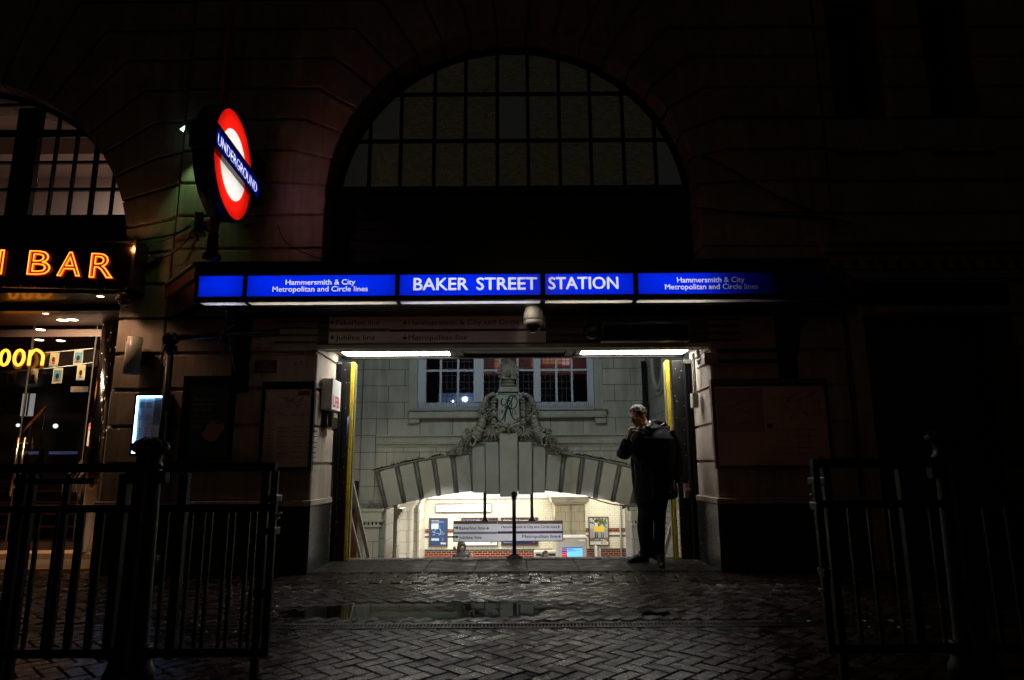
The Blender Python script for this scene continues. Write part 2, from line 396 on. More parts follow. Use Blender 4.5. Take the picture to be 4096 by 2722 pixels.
# litter
lm=mat('litter_paper',(.5,.38,.2),.6)
base=None
spots=[gndp(2703,2254),gndp(2820,2262),gndp(2750,2272),gndp(1298,2290),gndp(1805,2262),gndp(2035,2266),gndp(1850,2243),gndp(2660,2259)]
for i,p in enumerate(spots):
    if base is None:
        q=MB(); q.tube([(0,0,.006),(.035,0,.006)],.005,lm,6); base=q.build('cigarette_butt',label='pale cigarette butt lying on the wet ground near the entrance threshold',cat='litter',group='cigarette butts on the ground',origin=(0,0,0)); o=base
    else: o=base.copy(); COL.objects.link(o)
    o.location=(p.x,p.y,.012); o.rotation_euler=(0,0,random.uniform(0,3))

# ------------------------------------------------------------------ facade
class Arch:
    def __init__(s,cx,cz,r,j0,phis,rb): s.cx,s.cz,s.r,s.j0,s.phis,s.rb=cx,cz,r,j0,phis,rb
def zj(j): return 0 if j<0 else .75+.41*j
AL=Arch(-6.85,3.5,2.33,7,[1.7+8.2*k for k in range(11)],2.85)
AM=Arch(0.02,4.24,2.2,9,[4+9.03*k for k in range(10)],2.87)
def bpath(A,side,j,g=0):
    """joint j from intrados outward; side +1 right of arch, -1 left"""
    r=A.r+g
    if j<A.j0: return [(A.cx+side*r,zj(j))],None
    k=j-A.j0
    if k>=len(A.phis): return [(A.cx,zj(j))],None
    ph=R(A.phis[k]); rb=(zj(j)-A.cz)/max(math.sin(ph),.05)
    lim=A.rb+max(0,k-3)*.2
    rb=min(max(rb,r+.3),lim)
    return [(A.cx+side*r*math.cos(ph),A.cz+r*math.sin(ph)),(A.cx+side*rb*math.cos(ph),A.cz+rb*math.sin(ph))],ph
def edge(A,side,j,g=0):
    """full side boundary of band j (bottom to top), returns (bottom pts outward), list up the intrados"""
    b0,p0=bpath(A,side,j,g); b1,p1=bpath(A,side,j+1,g); r=A.r+g; arc=[]
    if p1 is not None:
        a0=p0 if p0 is not None else 0
        if p0 is None and zj(j)<A.cz-.01: arc.append((A.cx+side*r,A.cz))
        for q in range(1,5): a=a0+(p1-a0)*q/5; arc.append((A.cx+side*r*math.cos(a),A.cz+r*math.sin(a)))
    return b0,arc,b1
def band(Lf,Rt,j,g=0):
    """polygon of band j between left boundary Lf (arch,side=+1 or x) and right Rt (arch,-1 or x)"""
    P=[]
    if isinstance(Lf,float): lb=[(Lf,zj(j))]; la=[]; lt=[(Lf,zj(j+1))]
    else: lb,la,lt=edge(Lf,1,j,g)
    if isinstance(Rt,float): rb=[(Rt,zj(j))]; ra=[]; rt=[(Rt,zj(j+1))]
    else: rb,ra,rt=edge(Rt,-1,j,g)
    P+=lb; P+=rb[::-1]; P+=ra; P+=rt; P+=lt[::-1]; P+=la[::-1]
    out=[]
    for p in P:
        if not out or (abs(p[0]-out[-1][0])+abs(p[1]-out[-1][1])>1e-4): out.append(p)
    return out
bld=thing('station_building','tall dark stone building with rusticated arches round the lit entrance','building',(0,F,0))
wall=MB()
def lay(Lf,Rt,j,y0=F,m=None,y1=F+.85):
    m=m or M_stone
    P=band(Lf,Rt,j,0); wall.prism(offset_poly(P,.016),y0,y1,m,cham=.012)
    C=band(Lf if not isinstance(Lf,float) else Lf,Rt,j,.045); wall.prism(C,y0+.045,y1-.01,m)
TOP=22
XS=-3.95
for j in range(0,TOP):
    # left of the bar arch
    if j<AL.j0+len(AL.phis)-1: 
        Ll=-12.0; P=band(Ll,AL,j); lay(Ll,AL,j)
        lay(AL,XS,j)
    else: lay(-12.0,XS,j)
    # pilaster strip then to the station arch
    if j<AM.j0+len(AM.phis)-1:
        lay(XS,AM,j,F-.03); lay(AM,3.8,j)
    else: lay(XS,3.8,j)
# keystones
for A in (AL,AM):
    jt=A.j0+len(A.phis)-1; ph=R(A.phis[-1])
    P=[(A.cx+A.r*math.cos(ph),A.cz+A.r*math.sin(ph)),(A.cx+.42,zj(jt)),(A.cx-.42,zj(jt)),(A.cx-A.r*math.cos(ph),A.cz+A.r*math.sin(ph))]
    wall.prism(offset_poly(P,.012),F-.06,F+.85,M_stone,cham=.012)
# right wing with shop opening and two tall upper windows
def rect(x0,x1,z0,z1,y0=F,y1=F+.6,m=None,ch=.012,g=.014): wall.prism([(x0+g,z0+g),(x1-g,z0+g),(x1-g,z1-g),(x0+g,z1-g)],y0,y1,m or M_stone,cham=ch)
for j in range(0,TOP):
    z0,z1=zj(j),zj(j+1)
    if z1<=3.0: segs=[(5.75,14)]
    elif z0>4.9 and z1<6.9: segs=[(3.8,3.98),(4.62,5.16),(5.75,14)]
    else: segs=[(3.8,14)]
    for a,b in segs:
        rect(a,b,z0,z1,F+.02,F+.6); wall.box((a,F+.06,z0-.001),(b,F+.58,z1+.001),M_stone)
wall.box((3.8,F+.02,2.9),(5.75,F+.6,3.22),M_stone)
wall.prism([(3.82,0),(3.99,0),(3.99,2.9),(3.82,2.9)],F-.05,F+.6,M_stone)
wall.box((3.9,F+.5,0),(5.8,F+.58,3.0),mat('shop_dark',(.02,.018,.016),.35))
wall.build('wall',bld)
# cornice over the right wing and sills
c=MB()
for (z0,z1,d) in ((3.42,3.50,.10),(3.50,3.58,.18),(3.58,3.70,.26),(3.22,3.30,.06)): c.box((3.6,F+.02-d,z0),(14,F+.03,z1-.003),M_stone)
for i in range(60): c.box((3.65+i*.17,F-.08,3.32),(3.74+i*.17,F+.02,3.415),M_stone)
c.build('cornice',bld)
for (a,b) in ((3.98,4.62),(5.16,5.75)):
    q=MB(); q.box((a-.06,F-.06,4.78),(b+.06,F+.3,4.88),M_stone); q.build('window_sill',bld)
    q=MB(); q.box((a-.02,F+.45,4.85),(b+.02,F+.5,6.95),mat('night_glass',(.005,.006,.01),.08)); 
    for z in (5.5,6.2): q.box((a,F+.42,z),(b,F+.448,z+.05),M_black)
    q.box(((a+b)/2-.025,F+.40,4.88),((a+b)/2+.025,F+.448,6.9),M_black); q.build('window',bld)
# plinths
M_gr2=M_granite
def plinth(x0,x1,name='plinth'):
    q=MB(); q.box((x0,F-.05,0),(x1,F+.86,.70),M_gr2,bev=.008); q.box((x0-.01,F-.065,.70),(x1+.01,F+.86,.765),M_stone,bev=.008); q.build(name,bld)
plinth(-4.50,-2.185); plinth(2.205,3.84); plinth(-12,-9.15); plinth(5.75,14)
# back of the facade
q=MB(); q.box((-12,F+.845,4.3),(-9.18,F+.9,9.7),M_dark); q.build('backing',bld)
# fanlight over the entrance
FY=F+.37
fl=MB(); cx,cz,r=.02,4.24,2.21
def arcpts(r,n=40,a0=0,a1=PI): return [(cx+r*math.cos(a0+(a1-a0)*i/n),cz+r*math.sin(a0+(a1-a0)*i/n)) for i in range(n+1)]
z0w=at(1180,433,FY).z
a0=math.asin((z0w-cz)/r); A1=arcpts(r,40,a0,PI-a0); A2=arcpts(r-.07,40,a0,PI-a0)
for i in range(40): fl.prism([A1[i],A1[i+1],A2[i+1],A2[i]],FY-.04,FY+.04,M_black)
x0,x1=A1[-1][0],A1[0][0]; fl.box((x0,FY-.05,z0w-.07),(x1,FY+.05,z0w+.005),M_black)
cols=[852,923,1000,1072,1146,1217,1290,1362,1437,1510]
for u in cols:
    X=at(u,380,FY).x; zt=cz+math.sqrt(max(0,(r-.03)**2-(X-cx)**2))
    fl.box((X-.022,FY-.03,z0w),(X+.022,FY+.03,zt),M_black)
for v in (326,219):
    Z=at(1180,v,FY).z; hw=math.sqrt((r-.03)**2-(Z-cz)**2); fl.box((cx-hw,FY-.028,Z-.022),(cx+hw,FY+.028,Z+.022),M_black)
fan=fl.build('fanlight_frame',bld)
gm=mat('obscured_glass',(.10,.10,.07),.35,emit=(.62,.55,.33),es=.0085,bump=1.0,bs=26,var=.3,vs=2)  # light from behind is put into both pane glasses as faint emission
gm2=mat('plain_glass',(.08,.085,.08),.2,emit=(.55,.55,.45),es=.0085)
nn_,ll_=gm.node_tree.nodes,gm.node_tree.links; bb_=nn_['Principled BSDF']
gg_=nn_.new('ShaderNodeNewGeometry'); mp_=nn_.new('ShaderNodeMapping'); mp_.inputs['Scale'].default_value=(14,14,42); ll_.new(gg_.outputs['Position'],mp_.inputs['Vector'])
n1_=nn_.new('ShaderNodeTexNoise'); n1_.inputs['Scale'].default_value=1; n1_.inputs['Detail'].default_value=3; ll_.new(mp_.outputs['Vector'],n1_.inputs['Vector'])
r1_=nn_.new('ShaderNodeMapRange'); r1_.inputs['From Min'].default_value=.3; r1_.inputs['From Max'].default_value=.7; r1_.inputs['To Min'].default_value=.0048; r1_.inputs['To Max'].default_value=.0098; ll_.new(n1_.outputs['Fac'],r1_.inputs['Value']); ll_.new(r1_.outputs['Result'],bb_.inputs['Emission Strength'])
gp=MB(); ux=[852,923,1000,1072,1146,1217,1290,1362,1437,1510]; XX=[cx-r]+[at(u,380,FY).x for u in ux]+[cx+r]; ZZ=[z0w,at(1180,326,FY).z,at(1180,219,FY).z,cz+r]
for i in range(11):
    for j in range(3):
        a,b=XX[i],XX[i+1]; N_=6; top=[]
        for k in range(N_+1):
            x=a+(b-a)*k/N_; zt_a=cz+math.sqrt(max(0,(r-.05)**2-(x-cx)**2)); top.append((x,max(ZZ[j],min(ZZ[j+1],zt_a))))
        if max(p[1] for p in top)-ZZ[j]<.03: continue
        P=[(a,ZZ[j]),(b,ZZ[j])]+top[::-1]; gp.add([(p[0],FY,p[1]) for p in P],[tuple(range(len(P)))],gm2 if (i,j) in ((1,1),(0,0),(5,1),(10,0)) else gm)
gp.build('glass_pane',fan)
# black shutter housing between fanlight and canopy, and lintel
sh=MB(); sh.box((-2.23,F+.40,2.56),(2.26,F+.50,z0w-.07),M_black)
for i in range(9): sh.box((-2.2,F+.385,3.3+i*.14),(2.2,F+.402,3.31+i*.14),mat('louvre',(.014,.014,.018),.4))
sh.build('louvre_panel',bld)
lz=at(1180,797,F).z
li=MB(); li.box((-2.2,F-.02,lz),(2.22,F+.36,2.95),mat('lintel_paint',(.10,.095,.085),.55,var=.2,vs=4)); 
for k,(u0,u1) in enumerate(((560,755),(1265,1345),(1590,1760))):
    pass
for zz in (2.50,2.58,2.66,2.74): li.box((-2.7,F-.05,zz),(2.6,F-.02,zz+.02),mat('lintel_rib',(.06,.057,.05),.5))
li.build('lintel',bld)
be=MB(); be.box((-2.2,F-.06,lz-.035),(2.24,F-.0,lz+.01),mat('cream_steel',(.42,.40,.33),.5,var=.15,vs=5)); be.build('lintel_edge',bld)
# entrance soffit
so=MB(); sz=2.52
so.box((-2.2,F+.37,sz+.02),(2.22,F+1.25,sz+.12),mat('soffit_paint',(.30,.29,.25),.55,var=.15,vs=4))
for X in (-.66,.72): so.box((X-.05,F+.4,sz-.012),(X+.05,F+1.05,sz+.02),M_steel)
so.box((-2.2,F+1.02,sz-.03),(2.22,F+1.10,sz+.02),M_steel)
so.box((-2.2,F+.37,sz-.02),(2.22,F+.5,sz+.02),M_steel)
so.build('soffit',bld)
M_tubelight=emat('diffuser_light',(1,.97,.90),24)
for X0,X1,lb in ((at(785,810,8.17).x,at(1042,810,8.17).x,'long fluorescent ceiling light in the entrance soffit above the red lettered box'),(at(1332,810,8.17).x,at(1587,810,8.17).x,'long fluorescent ceiling light in the entrance soffit above the standing man')):
    L=thing('ceiling_light',lb,'ceiling light',((X0+X1)/2,8.17,sz),'entrance ceiling lights')
    q=MB(); q.box((X0+.04,F+.64,sz-.012),(X1-.04,F+.93,sz+.012),M_tubelight,bev=.008); q.build('diffuser',L)
    q=MB(); a,b,c_,d_=X0-.03,X1+.03,F+.605,F+.965
    for (p,s_) in (((a,c_,sz-.008),(b,F+.635,sz+.018)),((a,F+.935,sz-.008),(b,d_,sz+.018)),((a,F+.635,sz-.008),(X0+.035,F+.935,sz+.018)),((X1-.035,F+.635,sz-.008),(b,F+.935,sz+.018))): q.box(p,s_,mat('light_frame',(.5,.49,.45),.4))
    q.build('frame',L)
# ------------------------------------------------------------------ helpers for lit panels
def xf(mb,M): mb.v=[tuple(M@Vector(v)) for v in mb.v]; return mb
def loops_of(vs,fs):
    from collections import defaultdict
    cnt=defaultdict(int); 
    for f in fs:
        for i in range(len(f)): 
            a,b=f[i],f[(i+1)%len(f)]; cnt[(min(a,b),max(a,b))]+=1
    nb=defaultdict(list)
    for (a,b),c in cnt.items():
        if c==1: nb[a].append(b); nb[b].append(a)
    seen=set(); out=[]
    for st in list(nb):
        if st in seen: continue
        lp=[st]; seen.add(st); cur=st
        while True:
            nx=[k for k in nb[cur] if k not in seen]
            if not nx: break
            cur=nx[0]; seen.add(cur); lp.append(cur)
        if len(lp)>2: out.append([vs[i] for i in lp])
    return out
def weld(vs,fs):
    key={};mp=[];nv=[]
    for v in vs:
        k=(round(v[0],5),round(v[1],5))
        if k not in key: key[k]=len(nv); nv.append(v)
        mp.append(key[k])
    nf=[tuple(dict.fromkeys(mp[i] for i in f)) for f in fs]
    return nv,[f for f in nf if len(f)>2]
def cutout(outline,texts,m_panel,m_text,off=.0,space=1.0):
    """texts: (body,x,z,cap height,width or None,align). returns MB panel, MB letters, in XZ plane at y=0"""
    global CAPH
    if CAPH is None: CAPH=max(v[1] for v in glyphs('H')[0])
    holes=[]; groups=[]
    for (body,x,z,h,wd,al) in texts:
        vs,fs=glyphs(body,0.0,True,0,space); vs,fs=weld(vs,fs); k=h/CAPH; x0=min(v[0] for v in vs); x1=max(v[0] for v in vs)
        kx=k if wd is None else wd/(x1-x0); sh={'L':0,'C':-.5,'R':-1}[al]*(x1-x0)*kx
        for (dx,dy) in ((0,0),(off,0),(-off,0),(0,off*.8),(0,-off*.8)):
            lp_=loops_of([(x+(v[0]-x0+dx)*kx+sh,z+(v[1]+dy)*k) for v in vs],fs); holes+=lp_; groups.append(lp_)
    from mathutils.geometry import delaunay_2d_cdt
    V=[];E=[]
    for lp in [outline]+holes:
        b=len(V); V+=[Vector(p) for p in lp]; E+=[(b+i,b+(i+1)%len(lp)) for i in range(len(lp))]
    vo,eo,fo,_,_,_=delaunay_2d_cdt(V,E,[],0,1e-6)
    def inside(c):
        for gr in groups:
            r=False
            for lp in gr:
                for i in range(len(lp)):
                    a,b=lp[i-1],lp[i]
                    if (a[1]>c[1])!=(b[1]>c[1]) and c[0]<(b[0]-a[0])*(c[1]-a[1])/(b[1]-a[1])+a[0]: r=not r
            if r: return True
        return False
    Pn=MB(); L=MB(); W=[(v.x,0,v.y) for v in vo]; fp_=[];fl_=[]
    for f in fo:
        c=sum((vo[i] for i in f),Vector((0,0)))/len(f); (fl_ if inside(c) else fp_).append(tuple(f))
    def compact(mb,fs,m):
        ids=sorted({i for f in fs for i in f}); mp={i:k for k,i in enumerate(ids)}; mb.add([W[i] for i in ids],[tuple(mp[i] for i in f) for f in fs],m)
    compact(Pn,fp_,m_panel)
    if fl_: compact(L,fl_,m_text)
    return Pn,L
M_blueac=tmat('blue_acrylic',(.0,.022,.85)); M_whiteac=tmat('white_acrylic',(.95,.95,.97)); M_redac=tmat('red_acrylic',(.95,.012,.006)); M_opal=tmat('opal_diffuser',(.98,.86,.64))
M_opalc=tmat('opal_diffuser_cool',(.9,.9,.97))
M_inner=mat('box_white',(.85,.85,.85),.6); M_ftube=emat('sign_tube',(1,.98,1),9.5); M_rtube=emat('roundel_tube',(1,.95,.86),8)
# ------------------------------------------------------------------ canopy
cy=6.6; zb=2.79; zt=3.19
zp0=at(1180,680.5,cy).z; zp1=at(1180,632,cy).z
cn=thing('canopy','dark navy entrance canopy with a lit blue station name fascia','canopy',(0,cy,zb))
def cx_(u): return at(u,656,cy).x
xl,xr=cx_(450),cx_(1908)
roof=MB(); PL=[(xl,cy),(xr,cy),(xr+.73,F-.02),(xl-.73,F-.02)]
roof.prismz(PL,zt-.05,zt,M_navy); roof.prismz([(xl,cy+.28),(xr,cy+.28),(xr+.45,F-.03),(xl-.45,F-.03)],zb,zb+.03,mat('canopy_soffit',(.05,.047,.042),.5,var=.2))
roof.box((xl,cy+.25,zb),(xr,cy+.28,zt-.05),M_navy)
roof.obox((xl-.73,F-.02,zt-.16),(.73,-.82,0),(.03,.02,0),(0,0,.12),mat('rusty_fascia',(.16,.05,.035),.6,var=.3))
roof.obox((xl-.76,F-.02,zt-.01),(.73,-.82,0),(.05,.04,0),(0,0,.018),mat('pale_trim',(.5,.48,.4),.5))
roof.obox((xr+.73,F-.02,zt-.16),(-.73,-.82,0),(-.03,.02,0),(0,0,.12),mat('rusty_fascia',(.16,.05,.035),.6))
roof.obox((xl,cy+.02,zb),(-.73,.80,0),(.02,.02,0),(0,0,.24),M_navy); roof.obox((xr,cy+.02,zb),(.73,.80,0),(-.02,.02,0),(0,0,.24),M_navy)
roof.build('roof',cn)
fr=MB()
fr.box((xl,cy-.012,zp1),(xr,cy+.02,zt-.001),M_navy); fr.box((xl,cy-.012,zb+.001),(xr,cy+.02,zp0),M_navy)
fr.box((xl-.02,cy-.03,zt),(xr+.02,cy+.3,zt+.02),M_navy); fr.box((xl,cy-.014,zp1+.03),(xr,cy-.012,zp1+.034),M_black)
edges=[(458,560.5),(569.5,911),(920.5,1245),(1256,1459.5),(1469.5,1903)]
prev=xl
for (a,b) in edges:
    fr.box((prev,cy-.010,zp0),(cx_(a),cy+.25,zp1),M_navy); fr.box((prev,cy+.02,zb),(cx_(a),cy+.2,zp0),M_navy); prev=cx_(b)
fr.box((prev,cy-.010,zp0),(xr,cy+.25,zp1),M_navy); fr.box((prev,cy+.02,zb),(xr,cy+.2,zp0),M_navy)
fr.box((xl,cy+.17,zb+.001),(xr,cy+.25,zb+.03),M_navy); fr.box((xl,cy+.02,zb+.001),(xr,cy+.045,zb+.03),M_navy)
fr.build('fascia_frame',cn)
zz=lambda v: at(1180,v,cy).z
two=lambda c1,w1,c2,w2:[('Hammersmith & City',cx_(c1),zz(653.5),.055,w1,'C'),('Metropolitan and Circle lines',cx_(c2),zz(669.3),.055,w2,'C')]
wv=lambda a,b: cx_(b)-cx_(a)
contents=[[],two(738,wv(658,818),738,wv(628,847)),
  [('BAKER',cx_(953),zz(667.5),zz(640)-zz(667.5),wv(953,1078),'L'),('STREET',cx_(1098),zz(667.5),zz(640)-zz(667.5),wv(1098,1237),'L')],
  [('STATION',cx_(1264),zz(667),zz(640)-zz(667),wv(1264,1424),'L')],
  two(1638,wv(1561,1716),1639,wv(1532,1746))]
labs=['blank left end panel','left panel reading Hammersmith & City, Metropolitan and Circle lines','panel reading BAKER STREET','panel reading STATION','right panel reading Hammersmith & City, Metropolitan and Circle lines, dark at its right end']
for i,((a,b),tx) in enumerate(zip(edges,contents)):
    X0,X1=cx_(a),cx_(b)
    out=[(X0,zp0),(X1,zp0),(X1,zp1),(X0,zp1)]
    Pn,L=cutout(out,tx,M_blueac,M_whiteac,off=.014 if i in (1,4) else .024)
    for q in (Pn,L): q.v=[(v[0],cy,v[2]) for v in q.v]
    p=Pn.build('sign_panel',cn,label=labs[i])
    if tx: L.build('lettering',p)
    q=MB(); q.box((X0,cy+.235,zp0-.05),(X1,cy+.245,zp1),M_inner); q.box((X0,cy+.02,zp1-.004),(X1,cy+.235,zp1+.004),M_inner)
    q.box((X0-.002,cy+.02,zp0),(X0+.002,cy+.23,zp1),M_inner); q.box((X1-.002,cy+.02,zp0),(X1+.002,cy+.23,zp1),M_inner); q.build('reflector',p)
    q=MB(); xe=X1-.04 if i<4 else cx_(1655)
    if i==4: q.box((cx_(1752),cy+.03,zp0+.02),(cx_(1756),cy+.23,zp1-.01),M_black); xe=cx_(1640)  # unseen divider added to end the glow before the dark stretch
    q.tube([(X0+.03,cy+.17,zp0+.13),(xe,cy+.17,zp0+.13)],.013,M_ftube,8); q.build('tube',p)
    q=MB(); q.add([(X0,cy+.045,zb+.004),(X1,cy+.045,zb+.004),(X1-.0,cy+.17,zb+.004),(X0,cy+.17,zb+.004)],[(0,1,2,3)],M_opalc if i in (0,2) else M_opal); q.build('soffit_diffuser',cn)
# brackets under the canopy
for s,X in ((-1,-3.05),(1,3.1)):
    q=MB(); q.tube(smoothpath([(X,cy+.3,zb-.01),(X,cy+.42,zb-.22),(X,F-.25,zb-.42),(X,F-.08,zb-.70)],5),.035,M_black,8); q.tube([(X,cy+.3,zb-.02),(X,F,zb-.03)],.03,M_black,8)
    q.tube([(X+.10*math.cos(a/8*5.6),F-.32+.15*math.sin(a/8*5.6),zb-.22+.10*math.cos(a/8*5.6)) for a in range(9)],.022,M_black,6)
    q.box((X-.1,F-.06,zb-.85),(X+.1,F+.01,zb-.02),M_black,bev=.01); q.build('bracket',cn)
# bird spikes on canopy roof
q=MB()
for i in range(260):
    x=xl+.1+random.random()*(xr-xl-.2); y=cy+.35+random.random()*.3; q.tube([(x,y,zt),(x+random.gauss(0,.02),y+random.gauss(0,.02),zt+random.uniform(.07,.12))],.0015,M_iron,3)
q.build('bird_spikes',cn)
# puddle of orange light on the roof comes from the bar sign; a wet roof film
# ------------------------------------------------------------------ direction board under canopy
by=F-.09
M_board=mat('sign_board_white',(.78,.74,.66),.45,var=.08,vs=5)
sb=thing('direction_board','wide white board of platform directions fixed over the entrance under the canopy','sign',(0,by,2.5))
P0=at(756,792,by); P1=at(1258,792,by); zt_=at(1000,727,by).z; zb_=P0.z
q=MB(); q.box((P0.x,by,zb_),(P1.x,by+.05,zt_),M_board,bev=.004); q.build('panel',sb)
q=MB(); zf=lambda v: at(1000,v,by).z
def stripe(u0,u1,v0,v1,m,mb,y=by,d=.002): a=at(u0,v1,y); b=at(u1,v0,y); mb.box((a.x,y-d,a.z),(b.x,y-.0005,b.z),m)
st=MB()
br_=mat('line_brown',(.10,.035,.012),.5); gy_=mat('line_grey',(.16,.17,.18),.5); pu_=mat('line_purple',(.06,.008,.05),.5); ye_=mat('line_yellow',(.55,.40,.03),.5); pk_=mat('line_pink',(.5,.22,.25),.5)
stripe(756,900,726,731,br_,st); stripe(900,1258,726,731,ye_,st); stripe(756,900,757,765,gy_,st); stripe(900,1258,757,765,pu_,st); st.build('line_stripe',sb)
te=MB()
for (tx,u,v,wu) in (('\u2190 Bakerloo line',760,749,114),('\u2190 Jubilee line',760,784,104),('\u2193 Hammersmith & City and Circle lines',928,749,308),('\u2193 Metropolitan line',928,784,148)):
    p=at(u,v,by); 
    arrow=tx[0]; body=tx[2:]
    hh=at(u,v-11,by).z-p.z
    te.text(body,(p.x+.065,by,p.z),(1,0,0),(0,0,1),hh,M_ink,width=at(u+wu,v,by).x-p.x-.065,off=.004)
    a=.0075
    if arrow=='\u2190': 
        te.box((p.x+.008,by-.003,p.z+hh*.5-a),(p.x+.05,by-.001,p.z+hh*.5+a),M_ink)
        for s in (-1,1): te.obox((p.x,by-.003,p.z+hh*.5),(.026,0,s*.026),(.010,0,-s*.010),(0,.002,0),M_ink)
    else:
        te.box((p.x+.022-a,by-.003,p.z+.008),(p.x+.022+a,by-.001,p.z+hh),M_ink)
        for s in (-1,1): te.obox((p.x+.022,by-.003,p.z),(s*.026,0,.026),(-s*.010,0,.010),(0,.002,0),M_ink)
te.build('lettering',sb)
# unlit departure display on the right
dd=thing('departure_display','unlit black departures display hanging under the canopy right of the camera dome','display',(1.4,7.0,2.5))
a=at(1385,786,7.1); b=at(1590,739,7.1)
q=MB(); q.box((a.x,7.1,a.z),(b.x,7.24,b.z),M_black,bev=.006); q.build('case',dd)
q=MB(); q.box((a.x+.03,7.092,a.z+.03),(b.x-.03,7.099,b.z-.04),mat('display_glass',(.004,.004,.006),.06)); q.build('screen',dd)
for s in (a.x+.2,b.x-.2): q=MB(); q.tube([(s,7.17,b.z),(s,7.17,zb)],.015,M_black,6); q.build('hanger',dd)
q=MB(); q.ball((a.x-.1,7.1,(a.z+b.z)/2),(.09,.09,.09),M_black); q.tube([(a.x-.1,7.12,(a.z+b.z)/2),(a.x-.1,7.14,zb)],.02,M_black,6); q.build('dark_round_speaker',label='black round speaker under the canopy beside the unlit display',cat='speaker')
# CCTV dome
c0=at(1229,735,6.93)
cd=thing('dome_camera','white dome security camera hanging below the canopy in front of the word STREET','security camera',(c0.x,6.93,c0.z))
rr=.108; zc=c0.z; ZDC=zc; DOMEC=Vector(c0)
M_cam=mat('camera_plastic',(.80,.76,.66),.4)
q=MB(); q.lathe([(.045,.16+zc),(.085,.12+zc),(rr*.98,.05+zc),(rr,.0+zc),(rr*.98,-.02+zc)],(c0.x,6.93,0),M_cam,24); q.build('housing',cd)
q=MB(); q.lathe([(rr*1.01,-.025+zc),(rr*.97,-.065+zc),(rr*.84,-.075+zc)],(c0.x,6.93,0),M_cam,24); q.build('lower_ring',cd)
q=MB(); q.ball((c0.x,6.93,zc-.072),(.082,.082,.085),mat('smoked_dome',(.01,.01,.012),.04,coat=1)); q.build('dome',cd)
q=MB(); q.tube([(c0.x,6.93,zc+.15),(c0.x,6.93,zb+.01)],.03,M_black,10); q.build('stem',cd)
# ------------------------------------------------------------------ roundel
RC=Vector((-2.875,6.4,4.195)); uu=Vector((-.065,.998,0)).normalized(); nn=Vector((uu.y,-uu.x,0))
RM=Matrix(((uu.x,-nn.x,0,RC.x),(uu.y,-nn.y,0,RC.y),(0,0,1,RC.z),(0,0,0,1)))
rd=thing('underground_roundel','lit red and white ring sign with a blue bar on a pole above the canopy','sign',(RC.x,RC.y,zt))
RO,RI,T=.545,.366,.18      # outer, inner radius, drum thickness
BH=.106; BL=.645
def circ(r,n=64): return [(r*math.cos(2*PI*i/n),r*math.sin(2*PI*i/n)) for i in range(n)]
M_case=mat('casing_navy',(.020,.026,.055),.35,var=.2,vs=8)
q=MB(); n=64; vs=[];fs=[]
for (r,y) in ((RO+.012,-.012),(RO+.045,-.012),(RO+.045,T),(RO+.012,T),(RO+.012,-.012)):
    vs+=[(r*math.cos(2*PI*i/n),y,r*math.sin(2*PI*i/n)) for i in range(n)]
for k in range(4):
    for i in range(n): j=(i+1)%n; fs.append((k*n+i,k*n+j,(k+1)*n+j,(k+1)*n+i))
q.add(vs,fs,M_case,True); q.add([(v[0],T-.01,v[2]) for v in vs[:n]],[tuple(range(n))],M_case)
xf(q,RM).build('drum_casing',rd)
q=MB(); q.add([(v[0]*.99,T-.02,v[2]*.99) for v in vs[:n]],[tuple(range(n))],M_inner); xf(q,RM).build('reflector',rd)
def halfring(r0,r1,s,hb,n=32):
    a0=math.asin(hb/r1); b0=math.asin(min(1,hb/r0)) if r0>0 else 0
    O=[(r1*math.cos(a0+(PI-2*a0)*i/n),s*r1*math.sin(a0+(PI-2*a0)*i/n)) for i in range(n+1)]
    I=[(r0*math.cos(b0+(PI-2*b0)*i/n),s*r0*math.sin(b0+(PI-2*b0)*i/n)) for i in range(n+1)] if r0>0 else []
    return O+I[::-1]
q=MB()
for s in (1,-1): P=halfring(RI,RO+.012,s,.06); q.add([(a,0,b) for a,b in P],[tuple(range(len(P)))],M_redac)
xf(q,RM).build('red_ring',rd)
q=MB()
for s in (1,-1): P=halfring(0,RI,s,.06); q.add([(a,0,b) for a,b in P],[tuple(range(len(P)))],M_whiteac)
xf(q,RM).build('white_disc',rd)
q=MB()
for h in (-.40,-.21,.21,.40):
    w_=math.sqrt(.50**2-h*h); q.tube([(-w_,.13,h),(w_,.13,h)],.013,M_rtube,8)
xf(q,RM).build('tube',rd)
q=MB(); y0=-.055
for (p,s_) in (((-BL-.015,y0-.012,BH),(BL+.015,-.014,BH+.018)),((-BL-.015,y0-.012,-BH-.018),(BL+.015,-.014,-BH)),((-BL-.015,y0-.012,-BH),(-BL,-.014,BH)),((BL,y0-.012,-BH),(BL+.015,-.014,BH)),((-BL-.015,-.013,-BH-.018),(-RO-.03,T,BH+.018)),((RO+.03,-.013,-BH-.018),(BL+.015,T,BH+.018))): q.box(p,s_,M_black)
q.box((-BL,-.024,-BH),(BL,-.016,BH),M_inner)
xf(q,RM).build('bar_casing',rd)
Pn,L=cutout([(-BL,-BH),(BL,-BH),(BL,BH),(-BL,BH)],[('UNDERGROUND',-BL+.06,-.058,.116,2*BL-.12,'L')],tmat('deep_blue_acrylic',(.0,.008,.36)),M_whiteac,off=.004)
for qq in (Pn,L): qq.v=[(v[0],y0,v[2]) for v in qq.v]
p=xf(Pn,RM).build('blue_bar',rd); xf(L,RM).build('lettering',p)
q=MB(); q.tube([(-BL+.03,-.034,0),(BL-.03,-.034,0)],.007,emat('bar_tube',(1,.97,1),7),8); xf(q,RM).build('bar_tube',rd)
M_pole=mat('maroon_pole',(.42,.10,.085),.45,var=.2)
px_,py_=RC.x-.05-.10,RC.y+.0
